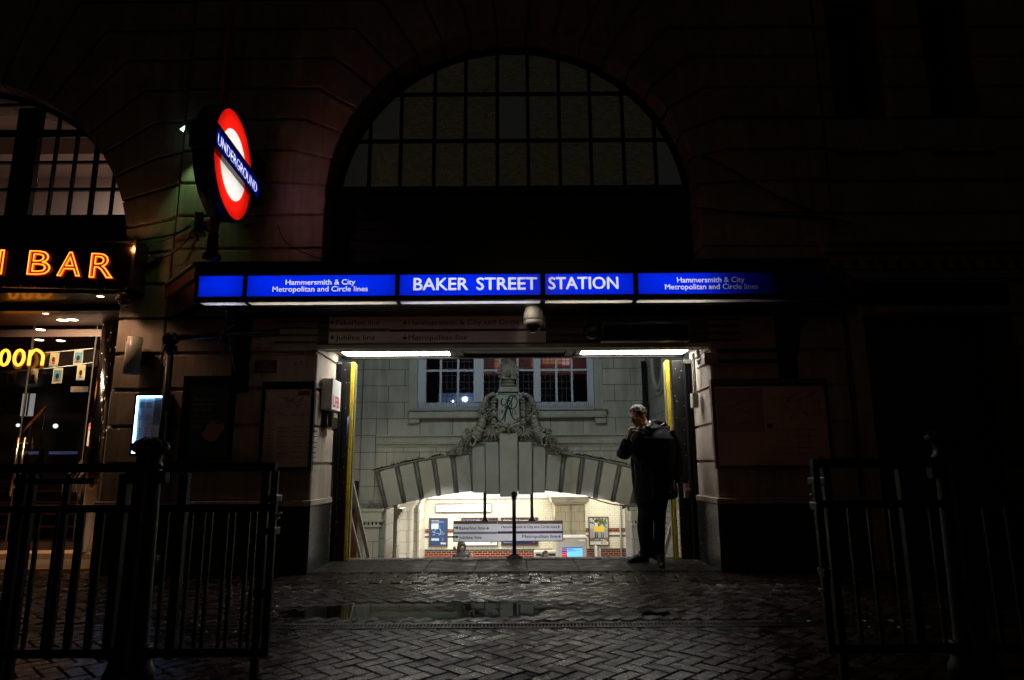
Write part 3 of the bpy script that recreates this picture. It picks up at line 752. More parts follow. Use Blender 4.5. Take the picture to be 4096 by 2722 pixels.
q=MB(); q.tube([(px_,py_,zt-.02),(px_,py_,RC.z-RO-.03)],.045,M_pole,14); q.tube([(px_,py_,RC.z+RO+.03),(px_,py_,8.2)],.04,M_pole,14); q.lathe([(.09,zt),(.09,zt+.03),(.06,zt+.06),(.05,zt+.22),(.06,zt+.24)],(px_,py_,0),M_black,14); q.build('pole',rd)
q=MB(); q.box((px_-.03,py_,RC.z-.05),(px_+.03,F,RC.z+.05),M_case); q.box((px_-.12,F-.35,RC.z+.28),(px_+.10,F-.02,RC.z+.5),M_case,bev=.01); q.build('wall_arm',rd)
# floodlight and horn speaker on the pilaster
fp=at(424,302,7.2)
fdl=thing('floodlight','small greenish lit floodlight on the wall left of the red ring sign','floodlight',(fp.x,7.2,fp.z))
q=MB(); q.lathe([(.03,0),(.06,.05),(.07,.12),(.05,.16)],(fp.x+.06,7.28,fp.z-.02),M_iron,12); q.build('housing',fdl)
q=MB(); q.add([(fp.x-.03,7.16,fp.z+.0),(fp.x+.032,7.15,fp.z+.04),(fp.x+.022,7.15,fp.z-.04)],[(0,1,2)],emat('flood_lens',(.55,1,.85),5)); q.build('lens',fdl)
q=MB(); q.tube([(fp.x+.02,7.24,fp.z+.06),(fp.x+.02,F,fp.z+.06)],.015,M_iron,6); q.build('bracket',fdl)
hp=at(455,541,7.0)
hs=thing('horn_speaker','grey green horn loudspeaker pointing down beside the ring sign pole','loudspeaker',(hp.x,7.0,hp.z))
M_horn=mat('horn_green',(.16,.24,.20),.35)
q=MB(); q.lathe([(.045,.26),(.05,.24),(.05,.10),(.062,.06),(.09,.0),(.085,.0)],(hp.x,7.0,hp.z),M_horn,20); q.build('body',hs)
q=MB(); q.lathe([(.083,.004),(.03,.05)],(hp.x,7.0,hp.z-.003),M_dark,18); q.build('mouth',hs)
q=MB(); q.tube([(hp.x,7.04,hp.z+.12),(hp.x,F-.03,hp.z+.14)],.015,M_iron,6); q.ball((hp.x+.06,7.02,hp.z+.1),.02,M_iron,6,5); q.ball((hp.x-.06,6.98,hp.z+.1),.012,M_zinc,6,5); q.tube([(hp.x,7.0,hp.z),(hp.x,7.02,hp.z-.07)],.015,M_iron,6); q.build('bracket',hs)
# cables
def cable(pts,lab,r=.011,y=F-.05):
    q=MB(); q.tube(smoothpath([tuple(at(u,v,y+dy)) for (u,v,dy) in pts],6),r,M_black,5); q.build('cable',label=lab,cat='cable',group='cables on the facade')
cable([(296,562,0),(330,552,-.02),(380,545,0),(425,530,0),(470,500,0),(500,490,0)],'thick black cable clipped along the stone left of the ring sign')
cable([(300,568,0),(345,562,-.1),(400,545,-.12),(450,505,0)],'thin sagging cable between the bar arch and the ring sign',.006)
cable([(300,560,0),(340,585,-.1),(370,595,-.1),(410,575,-.05),(450,530,0)],'lowest sagging black cable ending at the horn speaker',.006)
cable([(1618,360,0),(1660,378,0),(1720,412,-.03),(1800,458,-.02),(1870,485,0)],'black cable drooping across the stone right of the fanlight',.014)
cable([(1600,478,0),(1700,490,0),(1790,497,0),(1880,500,0),(1960,515,0)],'black horizontal cable run right of the louvre panel',.014)
cable([(640,520,0),(660,560,0),(720,590,0),(750,597,0)],'thin cable looping on the pier above the canopy',.006)
# ------------------------------------------------------------------ things at the entrance jambs
def yat(u,v,X):   # point where the pixel ray meets the plane x = X
    d=rayp(u*S,v*S); t=X/d.x; return Vector((X,d.y*t,CAMZ+d.z*t))
# gate leaves
def gate_leaf(x0,x1,y,lab,edge_x,side):
    L=thing('entrance_gate_leaf',lab,'gate',((x0+x1)/2,y,0),'entrance gates')
    q=MB(); q.box((x0,y,.012),(x1,y+.05,2.42),M_steel,bev=.004)
    for i in range(15):
        for xx in (x0+.03,x1-.04):
            if random.random()<.75: q.ball((xx+random.gauss(0,.012),y-.002,.15+i*.155+random.gauss(0,.02)),(.006,.005,.006),mat('rivet',(.6,.58,.52),.3,metal=.5),6,4)
    q.build('leaf',L)
    q=MB(); q.box((edge_x-.022,y-.03,.014),(edge_x+.022,y+.055,2.42),M_yellow,bev=.004)
    q.box((edge_x+side*.024,y-.018,.014),(edge_x+side*.040,y+.05,2.40),mat('edge_dark',(.2,.19,.1),.5)); q.build('yellow_edge',L)
    return L
yg=8.30
lx=at(810,1000,yg).x; 
g1=gate_leaf(at(781,1000,yg).x,lx-.03,yg,'dark riveted gate leaf with a yellow edge on the left of the entrance',at(806,1050,yg).x,1)
q=MB(); q.tube([(at(803,961,yg-.02).x,yg-.03,at(803,961,yg).z),(at(800,1030,yg).x,yg-.06,at(800,990,yg).z),(at(800,1030,yg).x,yg-.03,at(800,1030,yg).z)],.012,mat('blue_handle',(.02,.04,.2),.4),6); q.build('handle',g1)
g2=gate_leaf(at(1556,1000,yg).x,at(1582,1000,yg).x+.02,yg,'dark riveted gate leaf with a chipped yellow edge behind the standing man',at(1547,1050,yg).x,-1)
q=MB(); a=at(1582,1134,yg-.05); q.box((a.x-.03,yg-.08,a.z-.07),(a.x+.03,yg,a.z+.1),mat('lock_plate',(.2,.17,.14),.5)); q.box((a.x-.02,yg-.10,a.z+.015),(a.x+.14,yg-.07,a.z+.045),mat('pull_handle',(.45,.40,.33),.4)); q.build('handle',g2)
# folded lattice gate at the right jamb
lg=thing('folding_gate','folded black lattice gate stacked against the right jamb','gate',(2.2,8.2,0),'entrance gates')
for k,u in enumerate((1586,1592,1598,1603)):
    q=MB(); X=at(u,1000,8.2).x; q.box((X-.012,8.16+.01*k,.02),(X+.012,8.24,2.42),M_iron,bev=.003); q.build('upright',lg)
    q=MB(); q.box((X-.02,8.15,2.36),(X+.01,8.17,2.41),M_zinc); q.build('roller',lg)
lg2=thing('folding_gate','folded black lattice gate stacked against the left jamb','gate',(-2.15,8.2,0),'entrance gates')
for k,u in enumerate((769,775,780)):
    q=MB(); X=at(u,1000,8.22).x; q.box((X-.012,8.18+.01*k,.02),(X+.012,8.25,2.42),M_iron,bev=.003); q.build('upright',lg2)
    q=MB(); q.box((X-.005,8.16,2.38),(X+.012,8.18,2.41),M_zinc); q.build('roller',lg2)
# LFB box on the left jamb
XJ=-2.165
a=yat(752,880,XJ+.06); 
y0,y1=7.56,7.93
def zonx(v,Y,X): # z of the pixel row at a given depth
    d=rayp(at_px(X,Y),v*S); return CAMZ+d.z*Y/d.y
def at_px(X,Y): return 2048+X/(Y*.98)*FPX
zt1=zonx(873,7.6,-2.1); zb1=zonx(944,7.6,-2.1)
lf=thing('fire_brigade_box','white metal box with red LFB lettering on the left stone jamb','box',(XJ+.06,7.74,zb1))
q=MB(); q.box((-2.19,y0,zb1),(-2.06,y1,zt1),M_white,bev=.006); q.build('case',lf)
q=MB(); q.text('LFB',(-2.0585,7.90-.30,zb1+.035),(0,1,0),(0,0,1),.125,M_red,width=.26,off=.01,depth=.002); q.build('lettering',lf)
kb=MB(); kb.box((-2.19,y0+.10,zb1-.20),(-2.08,y1-.02,zb1-.012),M_black,bev=.005); kb.tube([(-2.13,y0+.1,zb1-.05),(-2.12,y0+.06,zb1-.15),(-2.12,y0+.12,zb1-.22),(-2.12,y0+.2,zb1-.2)],.006,M_zinc,5); kb.box((-2.078,y0+.14,zb1-.08),(-2.072,y1-.06,zb1-.03),mat('key_label',(.3,.28,.08),.5))
kb.build('key_safe',label='small black key safe with a wire loop directly under the white LFB box',cat='key safe')
# conduits and junction box at top of the right jamb
cj=thing('conduit_junction','grey conduits meeting a square junction box at the top of the right jamb','conduit',(2.3,7.4,2.3))
a=at(1634,815,F-.06); q=MB(); q.box((2.14,F-.12,a.z-.13),(2.30,F-.0,a.z+.0),mat('junction_red',(.22,.12,.10),.5),bev=.006); q.build('junction_box',cj)
q=MB()
for k,dz in enumerate((0.0,-.085)): q.tube([(2.19,F+.0,a.z-.03+dz),(2.17,F+.16,a.z-.03+dz),(2.15,F+.20,a.z-.03+dz-.01)],.018,mat('conduit_grey',(.5,.5,.47),.4),8)
q.tube([(2.165,F+.2,2.43),(2.165,F+.2,a.z-.08)],.018,MATS['conduit_grey'],8); q.tube([(2.172,F+.42,2.43),(2.172,F+.42,1.95)],.012,MATS['conduit_grey'],8); q.tube([(2.172,F+.47,2.43),(2.172,F+.47,1.85)],.009,M_black,6)
q.build('pipe',cj)
q=MB(); q.box((2.12,F+.38,1.78),(2.19,F+.50,1.95),mat('switch_box',(.35,.33,.28),.5),bev=.006); q.build('switch_box',cj)
# pipes on the front of the right pier
q=MB(); b=at(1740,812,F-.05)
q.tube([(2.3,F-.06,b.z+.02),(2.95,F-.06,b.z+.02),(3.05,F-.06,b.z+.1),(3.1,F-.06,b.z+.3)],.02,M_black,8); q.tube([(2.3,F-.06,b.z-.10),(3.05,F-.06,b.z-.10),(3.2,F-.06,b.z+.0),(3.25,F-.06,b.z+.3)],.022,M_black,8)
q.build('wall_pipe',label='pair of dark pipes running right from the junction box on the pier',cat='pipe')
# small plates
def plate(name,u0,u1,v0,v1,m,tx,tm,lab,cat,y=F-.036,fr=None,off=.02,hs=.55):
    a=at(u0,v1,y); b=at(u1,v0,y); T=thing(name,lab,cat,((a.x+b.x)/2,y,a.z))
    q=MB(); q.box((a.x,y-.012,a.z),(b.x,y+.01,b.z),fr or m,bev=.003); 
    if fr: q.box((a.x+.012,y-.014,a.z+.012),(b.x-.012,y-.0125,b.z-.012),m)
    q.build('plate',T); h=(b.z-a.z)*hs
    q=MB(); q.text(tx,((a.x+b.x)/2,y-.016,a.z+((b.z-a.z)-h)/2),(1,0,0),(0,0,1),h,tm,width=(b.x-a.x)*.78,off=off,align='C',depth=.001); q.build('lettering',T)
plate('wall_plate',586,637,831,859,mat('plate_yellow',(.16,.07,.04),.6),'RVP',mat('faded_black',(.03,.015,.012),.6),'small faded plate reading RVP on the left pier above the map','sign',fr=mat('plate_edge',(.05,.02,.015),.6))
plate('number_tag',676,700,831,840,mat('tag_white',(.5,.40,.36),.5),'SEC70',M_ink,'tiny white tag reading SEC70 right of the RVP plate','tag')
# poster cases on the facade
def case(u0,u1,v0,v1,lab,cat='poster',y=F-.10,frame=None,inner=None,name='poster_case',ft=.035,dep=.07):
    a=at(u0,v1,y); b=at(u1,v0,y); T=thing(name,lab,cat,((a.x+b.x)/2,y,a.z)); fm=frame or M_black
    q=MB(); 
    q.box((a.x,y,a.z),(b.x,y+.012,b.z-.0),fm) if 0 else None
    for (p,s_) in (((a.x,y,a.z),(b.x,y+dep,a.z+ft)),((a.x,y,b.z-ft),(b.x,y+dep,b.z)),((a.x,y,a.z+ft),(a.x+ft,y+dep,b.z-ft)),((b.x-ft,y,a.z+ft),(b.x,y+dep,b.z-ft))): q.box(p,s_,fm)
    q.box((a.x+.005,y+dep-.01,a.z+.005),(b.x-.005,y+dep,b.z-.005),fm); q.build('frame',T)
    q=MB(); q.box((a.x+ft,y+.02,a.z+ft),(b.x-ft,y+.03,b.z-ft),inner); q.build('sheet',T)
    return T,a.x+ft,b.x-ft,a.z+ft,b.z-ft,y+.0185
rng=random.Random(3)
def wander(q,x0,x1,z0,z1,y,n,m,t=.004,rnd=rng,len_=6):
    """octilinear transit lines as thin flat strips"""
    for _ in range(n):
        x=rnd.uniform(x0,x1); z=rnd.uniform(z0,z1); d=rnd.choice(range(8))
        for s in range(len_):
            L=rnd.uniform(.04,.14)*min(x1-x0,z1-z0)*1.3; an=d*PI/4; nx=x+math.cos(an)*L; nz=z+math.sin(an)*L
            if not(x0<nx<x1 and z0<nz<z1): d=(d+rnd.choice((2,-2,3)))%8; continue
            dx,dz=nx-x,nz-z; l=math.hypot(dx,dz); ox,oz=-dz/l*t/2,dx/l*t/2
            q.add([(x+ox,y,z+oz),(nx+ox,y,nz+oz),(nx-ox,y,nz-oz),(x-ox,y,z-oz)],[(0,1,2,3)],m); x,z=nx,nz; d=(d+rnd.choice((0,1,-1,0,1)))%8
def lines(q,x0,x1,z0,z1,y,n,m,t=.004,rnd=rng,jit=.4):
    for i in range(n):
        z=z1-(z1-z0)*(i+.5)/n; e=x1-(x1-x0)*rnd.random()*jit; q.add([(x0,y,z-t/2),(e,y,z-t/2),(e,y,z+t/2),(x0,y,z+t/2)],[(0,1,2,3)],m)
M_pap=mat('paper_white',(.52,.45,.44),.35,coat=.3); M_teal=mat('poster_teal',(.010,.030,.038),.3,coat=.3); M_pink=mat('map_pink',(.55,.38,.34),.4)
M_lt=mat('print_dark',(.06,.03,.035),.5); M_ltp=mat('print_pink',(.36,.23,.22),.5); M_lr=mat('print_red',(.20,.02,.02),.5)
T,x0,x1,z0,z1,yy=case(407,541,866,1064,'dark teal poster with pale text and a pinkish shape on the left pier',inner=M_teal)
q=MB(); wt=mat('poster_text',(.16,.17,.17),.5)
for i,s_ in enumerate(('The Ultra Low','Emission Zone','will cover the','same area as the','Congestion Charge','and LEZ zones.')):
    q.text(s_,(x0+.08,yy,z1-.23-i*.062),(1,0,0),(0,0,1),.028,wt,depth=.001)
q.text('TRANSPORT FOR ALL',(x1-.25,yy,z0+.03),(1,0,0),(0,0,1),.012,wt,depth=.001) if 0 else None
pts=[(.0,.0),(.05,.05),(.06,.11),(.12,.13),(.17,.09),(.23,.12),(.25,.05),(.20,-.01),(.17,-.08),(.10,-.10),(.04,-.06)]
q.add([(x0+.20+a,yy,z0+.27+b) for a,b in pts],[tuple(range(len(pts)))],mat('poster_pinkish',(.17,.085,.07),.5)); q.build('print',T)
T,x0,x1,z0,z1,yy=case(592,726,879,1085,'framed network map with thin lines on the left pier beside the entrance','map',inner=M_pap)
q=MB(); q.box((x0,yy-.001,z1-.05),(x1,yy,z1),M_ink); wander(q,x0+.02,x1-.02,z0+.55,z1-.1,yy,16,M_lt,.003); wander(q,x0+.18,x0+.42,z0+.62,z0+.78,yy-.001,26,M_lt,.004,len_=3); q.box((x1-.15,yy-.001,z1-.12),(x1-.02,yy,z1-.07),M_lr)
for k in range(3):
    for m_ in range(7): 
        zz_=z0+.10+m_*.055+rng.uniform(-.01,.01); q.box((x0+.16+k*.155,yy-.001,zz_),(x0+.28+k*.155,yy,zz_+.006),M_lr)
lines(q,x0+.03,x0+.12,z0+.1,z0+.5,yy,14,M_lt,.003); lines(q,x0+.03,x1-.03,z0+.03,z0+.06,yy,1,M_lt,.004); q.build('print',T)
T,x0,x1,z0,z1,yy=case(1650,1905,872,1081,'large framed street and network map board on the right pier','map',inner=M_pink,frame=mat('map_frame',(.10,.055,.05),.4))
q=MB(); q.box((x0,yy-.001,z1-.045),(x1,yy,z1-.005),M_ink)
mx0,mx1,mz0,mz1=x0+.02,x0+.53,z0+.36,z1-.07; q.box((mx0,yy-.001,mz0),(mx1,yy,mz1),M_ltp)
rg=random.Random(5); lm_=mat('map_street',(.55,.42,.40),.5)
for k in range(46):
    an=.25+(PI/2 if k%2 else 0)+rg.gauss(0,.12); L=rg.uniform(.06,.24); X=rg.uniform(mx0+.1,mx1-.1); Z=rg.uniform(mz0+.1,mz1-.1); dx,dz=math.cos(an)*L/2,math.sin(an)*L/2
    c_=lambda v,a,b:max(a,min(b,v)); A=(c_(X-dx,mx0,mx1),c_(Z-dz,mz0,mz1)); B=(c_(X+dx,mx0,mx1),c_(Z+dz,mz0,mz1)); t=.0025
    q.add([(A[0],yy-.002,A[1]-t),(B[0],yy-.002,B[1]-t),(B[0],yy-.002,B[1]+t),(A[0],yy-.002,A[1]+t)],[(0,1,2,3)],lm_)
wander(q,x0+.62,x1-.04,z0+.5,z1-.1,yy,18,M_lr,.004); wander(q,x0+.78,x0+.98,z0+.68,z0+.8,yy,14,M_lt,.004,len_=4)
for k in range(4):
    for m_ in range(5): zz_=z0+.12+m_*.065; q.box((x0+.66+k*.115,yy-.001,zz_),(x0+.75+k*.115,yy,zz_+.004),M_lr)
    q.box((x0+.655+k*.115,yy-.001,z0+.1),(x0+.658+k*.115,yy,z0+.42),M_lr)
for k in range(6): lines(q,x0+.03+k*.085,x0+.09+k*.085,z0+.1,z0+.32,yy,12,M_ltp,.004)
q.box((x0+.56,yy-.001,z0+.40),(x0+.62,yy,z0+.45),M_lt)
P=[(x1-.1+.028*math.cos(a/12*PI),z0+.07+.028*math.sin(a/12*PI)) for a in range(25)]+[(x1-.1+.019*math.cos(a/12*PI),z0+.07+.019*math.sin(a/12*PI)) for a in range(24,-1,-1)]
q.add([(a,yy-.002,b) for a,b in P],[tuple(range(len(P)))],M_lt); q.box((x1-.14,yy-.003,z0+.063),(x1-.06,yy-.002,z0+.077),M_lt); q.build('print',T)
# ------------------------------------------------------------------ stairs
s=MB(); M_step=mat('stair_stone',(.16,.15,.13),.6,var=.2)
ns=16
for i in range(ns):
    y0_=8.57+i*.29; z1_=-.175*(i+1)*1.0
    s.box((-3.3,y0_,z1_-.18),(2.85,y0_+.30,z1_),M_step)
s.box((-3.3,8.575,-3),(2.85,8.60,-.18),M_step)
s.build('staircase',kind='structure')
ns_end=8.57+ns*.29
# newel and central handrail
hr=thing('stair_handrail','black round topped central handrail post at the head of the stairs','handrail',(0,8.5,0))
a=at(1185,1288,8.50); Xn=a.x; zt_n=at(1184,1133,8.50).z
q=MB(); q.tube([(Xn,8.50,.0),(Xn,8.50,zt_n-.03)],.024,M_iron,12); q.ball((Xn,8.50,zt_n-.03),(.034,.034,.034),M_iron); q.tube([(Xn,8.50,zt_n-.09),(Xn,8.50,zt_n-.03)],.032,M_iron,12); q.lathe([(.10,.012),(.10,.022),(.05,.045),(.03,.06)],(Xn,8.50,0),M_iron,14); q.build('post',hr)
q=MB(); q.tube([(Xn,8.50,zt_n-.06),(Xn,8.62,zt_n-.09),(Xn,ns_end,zt_n-2.9),(Xn,ns_end+.25,zt_n-2.9)],.022,M_iron,10)
for k in (4,8,12): y=8.57+k*.29; q.tube([(Xn,y,-.175*k-.1),(Xn,y,zt_n-.09-(y-8.62)*.63)],.02,M_iron,8)
q.build('rail',hr)
M_cream=mat('cream_rail',(.62,.58,.47),.4)
for lab,pa,pb in (('cream painted handrail sloping down the left stair wall',at(1399,1050,9.3) if 0 else at(801,1095,9.0),at(848,1300,10.6)),('cream painted handrail sloping down the right stair wall behind the man',at(1551,1190,9.3),at(1520,1300,10.2))):
    d_=(pb-pa); q=MB(); q.obox(pa,(pb-pa)*1.6,(.05,0,0),(0,0,.055),M_cream); q.obox(pa-Vector((0,0,.42)),(pb-pa)*1.6,(.035,0,0),(0,0,.04),M_cream)
    q.tube([pa+Vector((.02,0,.03)),pa+Vector((.02,0,-1.0))],.025,M_cream,8); q.build('handrail',label=lab,cat='handrail')
# ------------------------------------------------------------------ inner arch wall across the stairwell
WY=13.5; WT=.8
M_fai=brickmat('faience_blocks',(.43,.42,.35),(.36,.36,.31),(.07,.07,.06),.66,.335,ms=.0065,rough=.5,oz=-atp(2048,1607,WY).z,ox=.22,var=.16,bump=.5)
M_fai2=mat('faience_plain',(.40,.40,.34),.42,var=.18,vs=2.5,rvar=.1,streak=.12,bump=.15,bs=30)
M_vou=[mat('voussoir_tone_a',(.43,.42,.35),.4,var=.15,vs=3,rvar=.1),mat('voussoir_tone_b',(.37,.375,.335),.4,var=.15,vs=3,rvar=.1),mat('voussoir_tone_c',(.40,.385,.30),.4,var=.18,vs=3,rvar=.1)]
M_rib=mat('rib_moulding',(.16,.155,.14),.4,var=.3,vs=6)
M_soot=mat('sooty_faience',(.20,.19,.155),.5,var=.4,vs=14,bump=.3,bs=60)
CX=atp(2034,1960,WY).x; zTopI=atp(2034,1957,WY).z; zTopE=atp(2034,1811,WY).z; pxm=(atp(2034,1811,WY).z-atp(2034,1957,WY).z)/146
RI_=1790*pxm; CZ=zTopI-RI_; RE_=zTopE-CZ
XL=atp(1541,2025,WY).x; XR_=atp(2530,2025,WY).x
def zi(x,r=RI_): return CZ+math.sqrt(r*r-(x-CX)**2)
iw=thing('inner_arch_wall','pale glazed stone wall over the stairs with a wide flat arch, fanned voussoirs and tall windows','wall',(CX,WY,-2.8))
wxl,wxr=atp(1668,1600,WY).x,atp(2378,1600,WY).x; wzb=atp(2034,1638,WY).z; wzt=3.75; 
q=MB(); WLX,WRX=-4.6,2.75
q.box((WLX,WY,-2.8),(XL,WY+WT,5.5),M_fai); q.box((XR_,WY,-2.8),(WRX,WY+WT,5.5),M_fai)
brk=sorted(set([XL,XR_,wxl,wxr]+[XL+(XR_-XL)*i/36 for i in range(37)]))
for a,b in zip(brk[:-1],brk[1:]):
    top=wzb if wxl-1e-6<=a and b<=wxr+1e-6 else 5.5
    q.prism([(a,zi(a)),(b,zi(b)),(b,top),(a,top)],WY,WY+WT,M_fai)
q.box((wxl,WY,wzt),(wxr,WY+WT,5.5),M_fai)
q.build('wall',iw)
# raised pilaster strip and quoins at left, dado
q=MB(); a,b=atp(1451,1600,WY-.06).x,atp(1507,1600,WY-.06).x
M_qu=brickmat('quoin_blocks',(.42,.41,.35),(.36,.37,.33),(.07,.07,.06),.8,.335,ms=.006,off=0,ox=-a,oz=-atp(2048,1607,WY).z)
q.box((a,WY-.07,atp(1480,2040,WY).z),(b,WY+.01,5.4),M_qu)
a2,b2=atp(2560,1600,WY-.06).x,atp(2590,1600,WY-.06).x; q.box((a2,WY-.05,atp(1480,2040,WY).z),(b2,WY+.01,5.4),M_qu); q.build('pilaster',iw)
zd=atp(1425,1925,WY).z; M_dadoN=brickmat('dado_brown',(.16,.045,.02),(.13,.04,.02),(.05,.03,.02),.155,.078,ms=.004,rough=.15)
q=MB(); e=atp(1449,1600,WY).x; q.box((WLX,WY-.03,-2.8),(e,WY-.001,atp(1425,2052,WY).z),M_dadoN); q.box((WLX,WY-.03,atp(1425,2038,WY).z+.001),(e,WY-.001,atp(1425,1962,WY).z),M_dadoN); q.build('brown_tile_dado',iw)
M_navyt=brickmat('dado_blue',(.02,.035,.06),(.02,.03,.05),(.02,.02,.02),.155,.078,ms=.004,rough=.15)
q=MB(); q.box((WLX,WY-.032,atp(1425,1962,WY).z+.001),(e,WY-.001,zd),M_navyt); q.box((WLX,WY-.032,atp(1425,2052,WY).z+.001),(e,WY-.001,atp(1425,2038,WY).z),M_navyt); q.build('blue_tile_band',iw)
# string course
zA=atp(2034,1739,WY).z; zB=atp(2034,1757,WY).z; zC_=atp(2034,1776,WY).z; zD=atp(2034,1786,WY).z
xa,xb=atp(1507,1750,WY).x,atp(2560,1750,WY).x
q=MB()
prof=[(0,zA),(.09,zA),(.09,zA-.03),(.05,zA-.035),(.035,zB-.02),(.05,zB-.05),(.08,zC_+.02),(.08,zC_-.0),(.03,zC_-.005),(.03,zD),(0,zD)]
vs=[(x,WY-p[0],p[1]) for x in (xa,xb) for p in prof]; n=len(prof)
q.add(vs,[tuple(range(n)),tuple(range(n,2*n))[::-1]]+[(i,(i+1)%n,n+(i+1)%n,n+i) for i in range(n)],M_fai2); q.build('string_course',iw)
# voussoirs
def pt(px,r): # world point on radius r where pixel column px crosses that circle
    x=atp(px,1950,WY).x; return x
def vous(t0,t1,r0,r1,y,m,ch=.01):
    P=[(CX+math.sin(t)*r,CZ+math.cos(t)*r) for (t,r) in ((t0,r0),(t1,r0),(t1,r1),(t0,r1))]
    return P
joints_px=[1887,1813,1738,1666,1592,1515]      # at the extrados, left side
thE=[math.asin((atp(p,1820,WY).x-CX)/RE_) for p in joints_px]
for sgn in (1,-1):
    ths=[sgn*t for t in thE]
    for k in range(5):
        a,b=sorted((ths[k],ths[k+1])); w_=.0045
        q=MB(); P=vous(a+w_,b-w_,RI_-.01,RE_,0,None); q.prism(offset_poly(P,.004),WY-.13,WY+WT+.001,M_vou[(k*2+(sgn>0))%3],cham=.012); q.build('voussoir',iw)
    for k in range(0,6):
        t=ths[k]; q=MB(); A=Vector((CX+math.sin(t)*(RI_-.015),WY-.10,CZ+math.cos(t)*(RI_-.015))); B=Vector((CX+math.sin(t)*(RE_+.01),WY-.10,CZ+math.cos(t)*(RE_+.01)))
        q.tube([A,B],.042,M_rib,10); q.build('rib',iw)
# springer wedge at left down to capital
# cracks
def crack(pts,q,y=WY-.1315,t=.006):
    for (a,b) in zip(pts[:-1],pts[1:]):
        A,B=atp(a[0],a[1],WY),atp(b[0],b[1],WY); d=(B-A); n_=Vector((-d.z,0,d.x)); n_.normalize(); n_*=t/2
        q.add([(A.x+n_.x,y,A.z+n_.z),(B.x+n_.x,y,B.z+n_.z),(B.x-n_.x,y,B.z-n_.z),(A.x-n_.x,y,A.z-n_.z)],[(0,1,2,3)],M_soot)
q=MB()
crack([(1815,1868),(1835,1880),(1862,1891),(1875,1892)],q); crack([(1866,1822),(1873,1838),(1868,1862),(1866,1880),(1864,1892)],q,t=.01); crack([(1862,1893),(1840,1920),(1825,1930)],q,t=.009); crack([(1866,1893),(1876,1920),(1884,1936)],q,t=.012)
crack([(1598,1907),(1620,1904),(1656,1902)],q); crack([(2286,1825),(2280,1870),(2284,1920),(2270,1970)],q,t=.008); crack([(2256,1943),(2280,1932),(2314,1924)],q); crack([(2190,1850),(2205,1838),(2212,1820)],q); crack([(2143,1898),(2160,1890),(2172,1889)],q)
q.build('crack',iw)
# stepped keystones
for i,(xa_,xb_,yt,yb_,pr) in enumerate(((1998,2072,1738,1986,.30),(1942,1997,1770,1977,.24),(2073,2130,1770,1977,.24),(1889,1941,1788,1971,.18),(2131,2184,1788,1971,.18))):
    yy_=WY-pr; a=atp(xa_,yt,WY); b=atp(xb_,yb_,WY); cxm=CX; tp=.965
    L_=[(a.x,a.z),(b.x,a.z),(cxm+(b.x-cxm)*tp,b.z),(cxm+(a.x-cxm)*tp,b.z)]
    q=MB(); q.prism(offset_poly(L_,.003),yy_,WY+WT,M_vou[i%2],cham=.01); q.build('keystone',iw)
# window surround, sill, joinery
q=MB(); M_sur=M_fai2
for s_,X in ((-1,wxl),(1,wxr)):
    for (o0,o1,d) in ((0,.05,.03),(.05,.10,.06),(.10,.17,.035)): q.box((X+s_*o0,WY-d,wzb),(X+s_*o1,WY+.02,wzt),M_sur)
q.build('window_surround',iw)
q=MB(); sl,sr=atp(1634,1650,WY).x,atp(2429,1650,WY).x; z1_=atp(2034,1641,WY).z; z2_=atp(2034,1673,WY).z
q.box((sl,WY-.16,z1_-.02),(sr,WY+.02,z1_),M_sur,bev=.006); q.box((sl+.03,WY-.12,z2_+.02),(sr-.03,WY+.02,z1_-.02),M_sur,bev=.008); q.box((sl+.05,WY-.14,z2_),(sr-.05,WY+.02,z2_+.02),M_sur)
for (a,b) in ((1637,1681),(2378,2422)): q.box((atp(a,1690,WY).x,WY-.10,atp(a,1695,WY).z),(atp(b,1690,WY).x,WY+.01,z2_),M_sur,bev=.008)
q.build('sill',iw)
M_join=mat('window_joinery_grey',(.50,.55,.64),.45,var=.08,vs=5)
jb=MB(); JY=WY+.10
vzb=at(1180,937,JY).z; pzb=at(1180,927,JY).z; hz=at(1180,853,JY).z
X=lambda u:at(u,880,JY).x
jb.box((X(963),JY,wzb-.0),(X(1370),JY+.12,pzb-.002),M_join)
jb.box((X(960),JY-.02,wzt-.12),(X(1372),JY+.12,wzt),M_join)
for (a,b,d) in ((961,981.5,0),(1091,1114.5,.03),(1229,1245.5,.03),(1352.5,1372,0)): jb.box((X(a),JY-d,pzb),(X(b),JY+.12,wzt-.12),M_join,bev=.004)
for (c0_,c1_,sp) in ((981.5,1091,((1012.5,1017.5),(1052.5,1057.5))),(1114.5,1229,((1150,1154.5),(1190,1195))),(1245.5,1352.5,((1279.5,1284.5),(1315.5,1320)))):
    for (a,b) in sp: jb.box((X(a),JY+.02,pzb),(X(b),JY+.10,wzt-.12),M_join)
    for zc_ in (hz,hz+.74): 
        edges_=[c0_]+[e for s_ in sp for e in s_]+[c1_]
        for i in range(0,6,2): jb.box((X(edges_[i]),JY+.025,zc_-.022),(X(edges_[i+1]),JY+.095,zc_+.022),M_join)
win=jb.build('window_frame',iw)
# bird spikes at the window foot
q=MB()
for i in range(150):
    x=wxl+.03+(wxr-wxl-.06)*i/150; q.tube([(x,WY-.03,wzb+.005),(x+random.gauss(0,.012),WY-.03-random.random()*.03,wzb+random.uniform(.10,.17))],.0028,M_iron,3)
q.build('bird_spikes',iw)
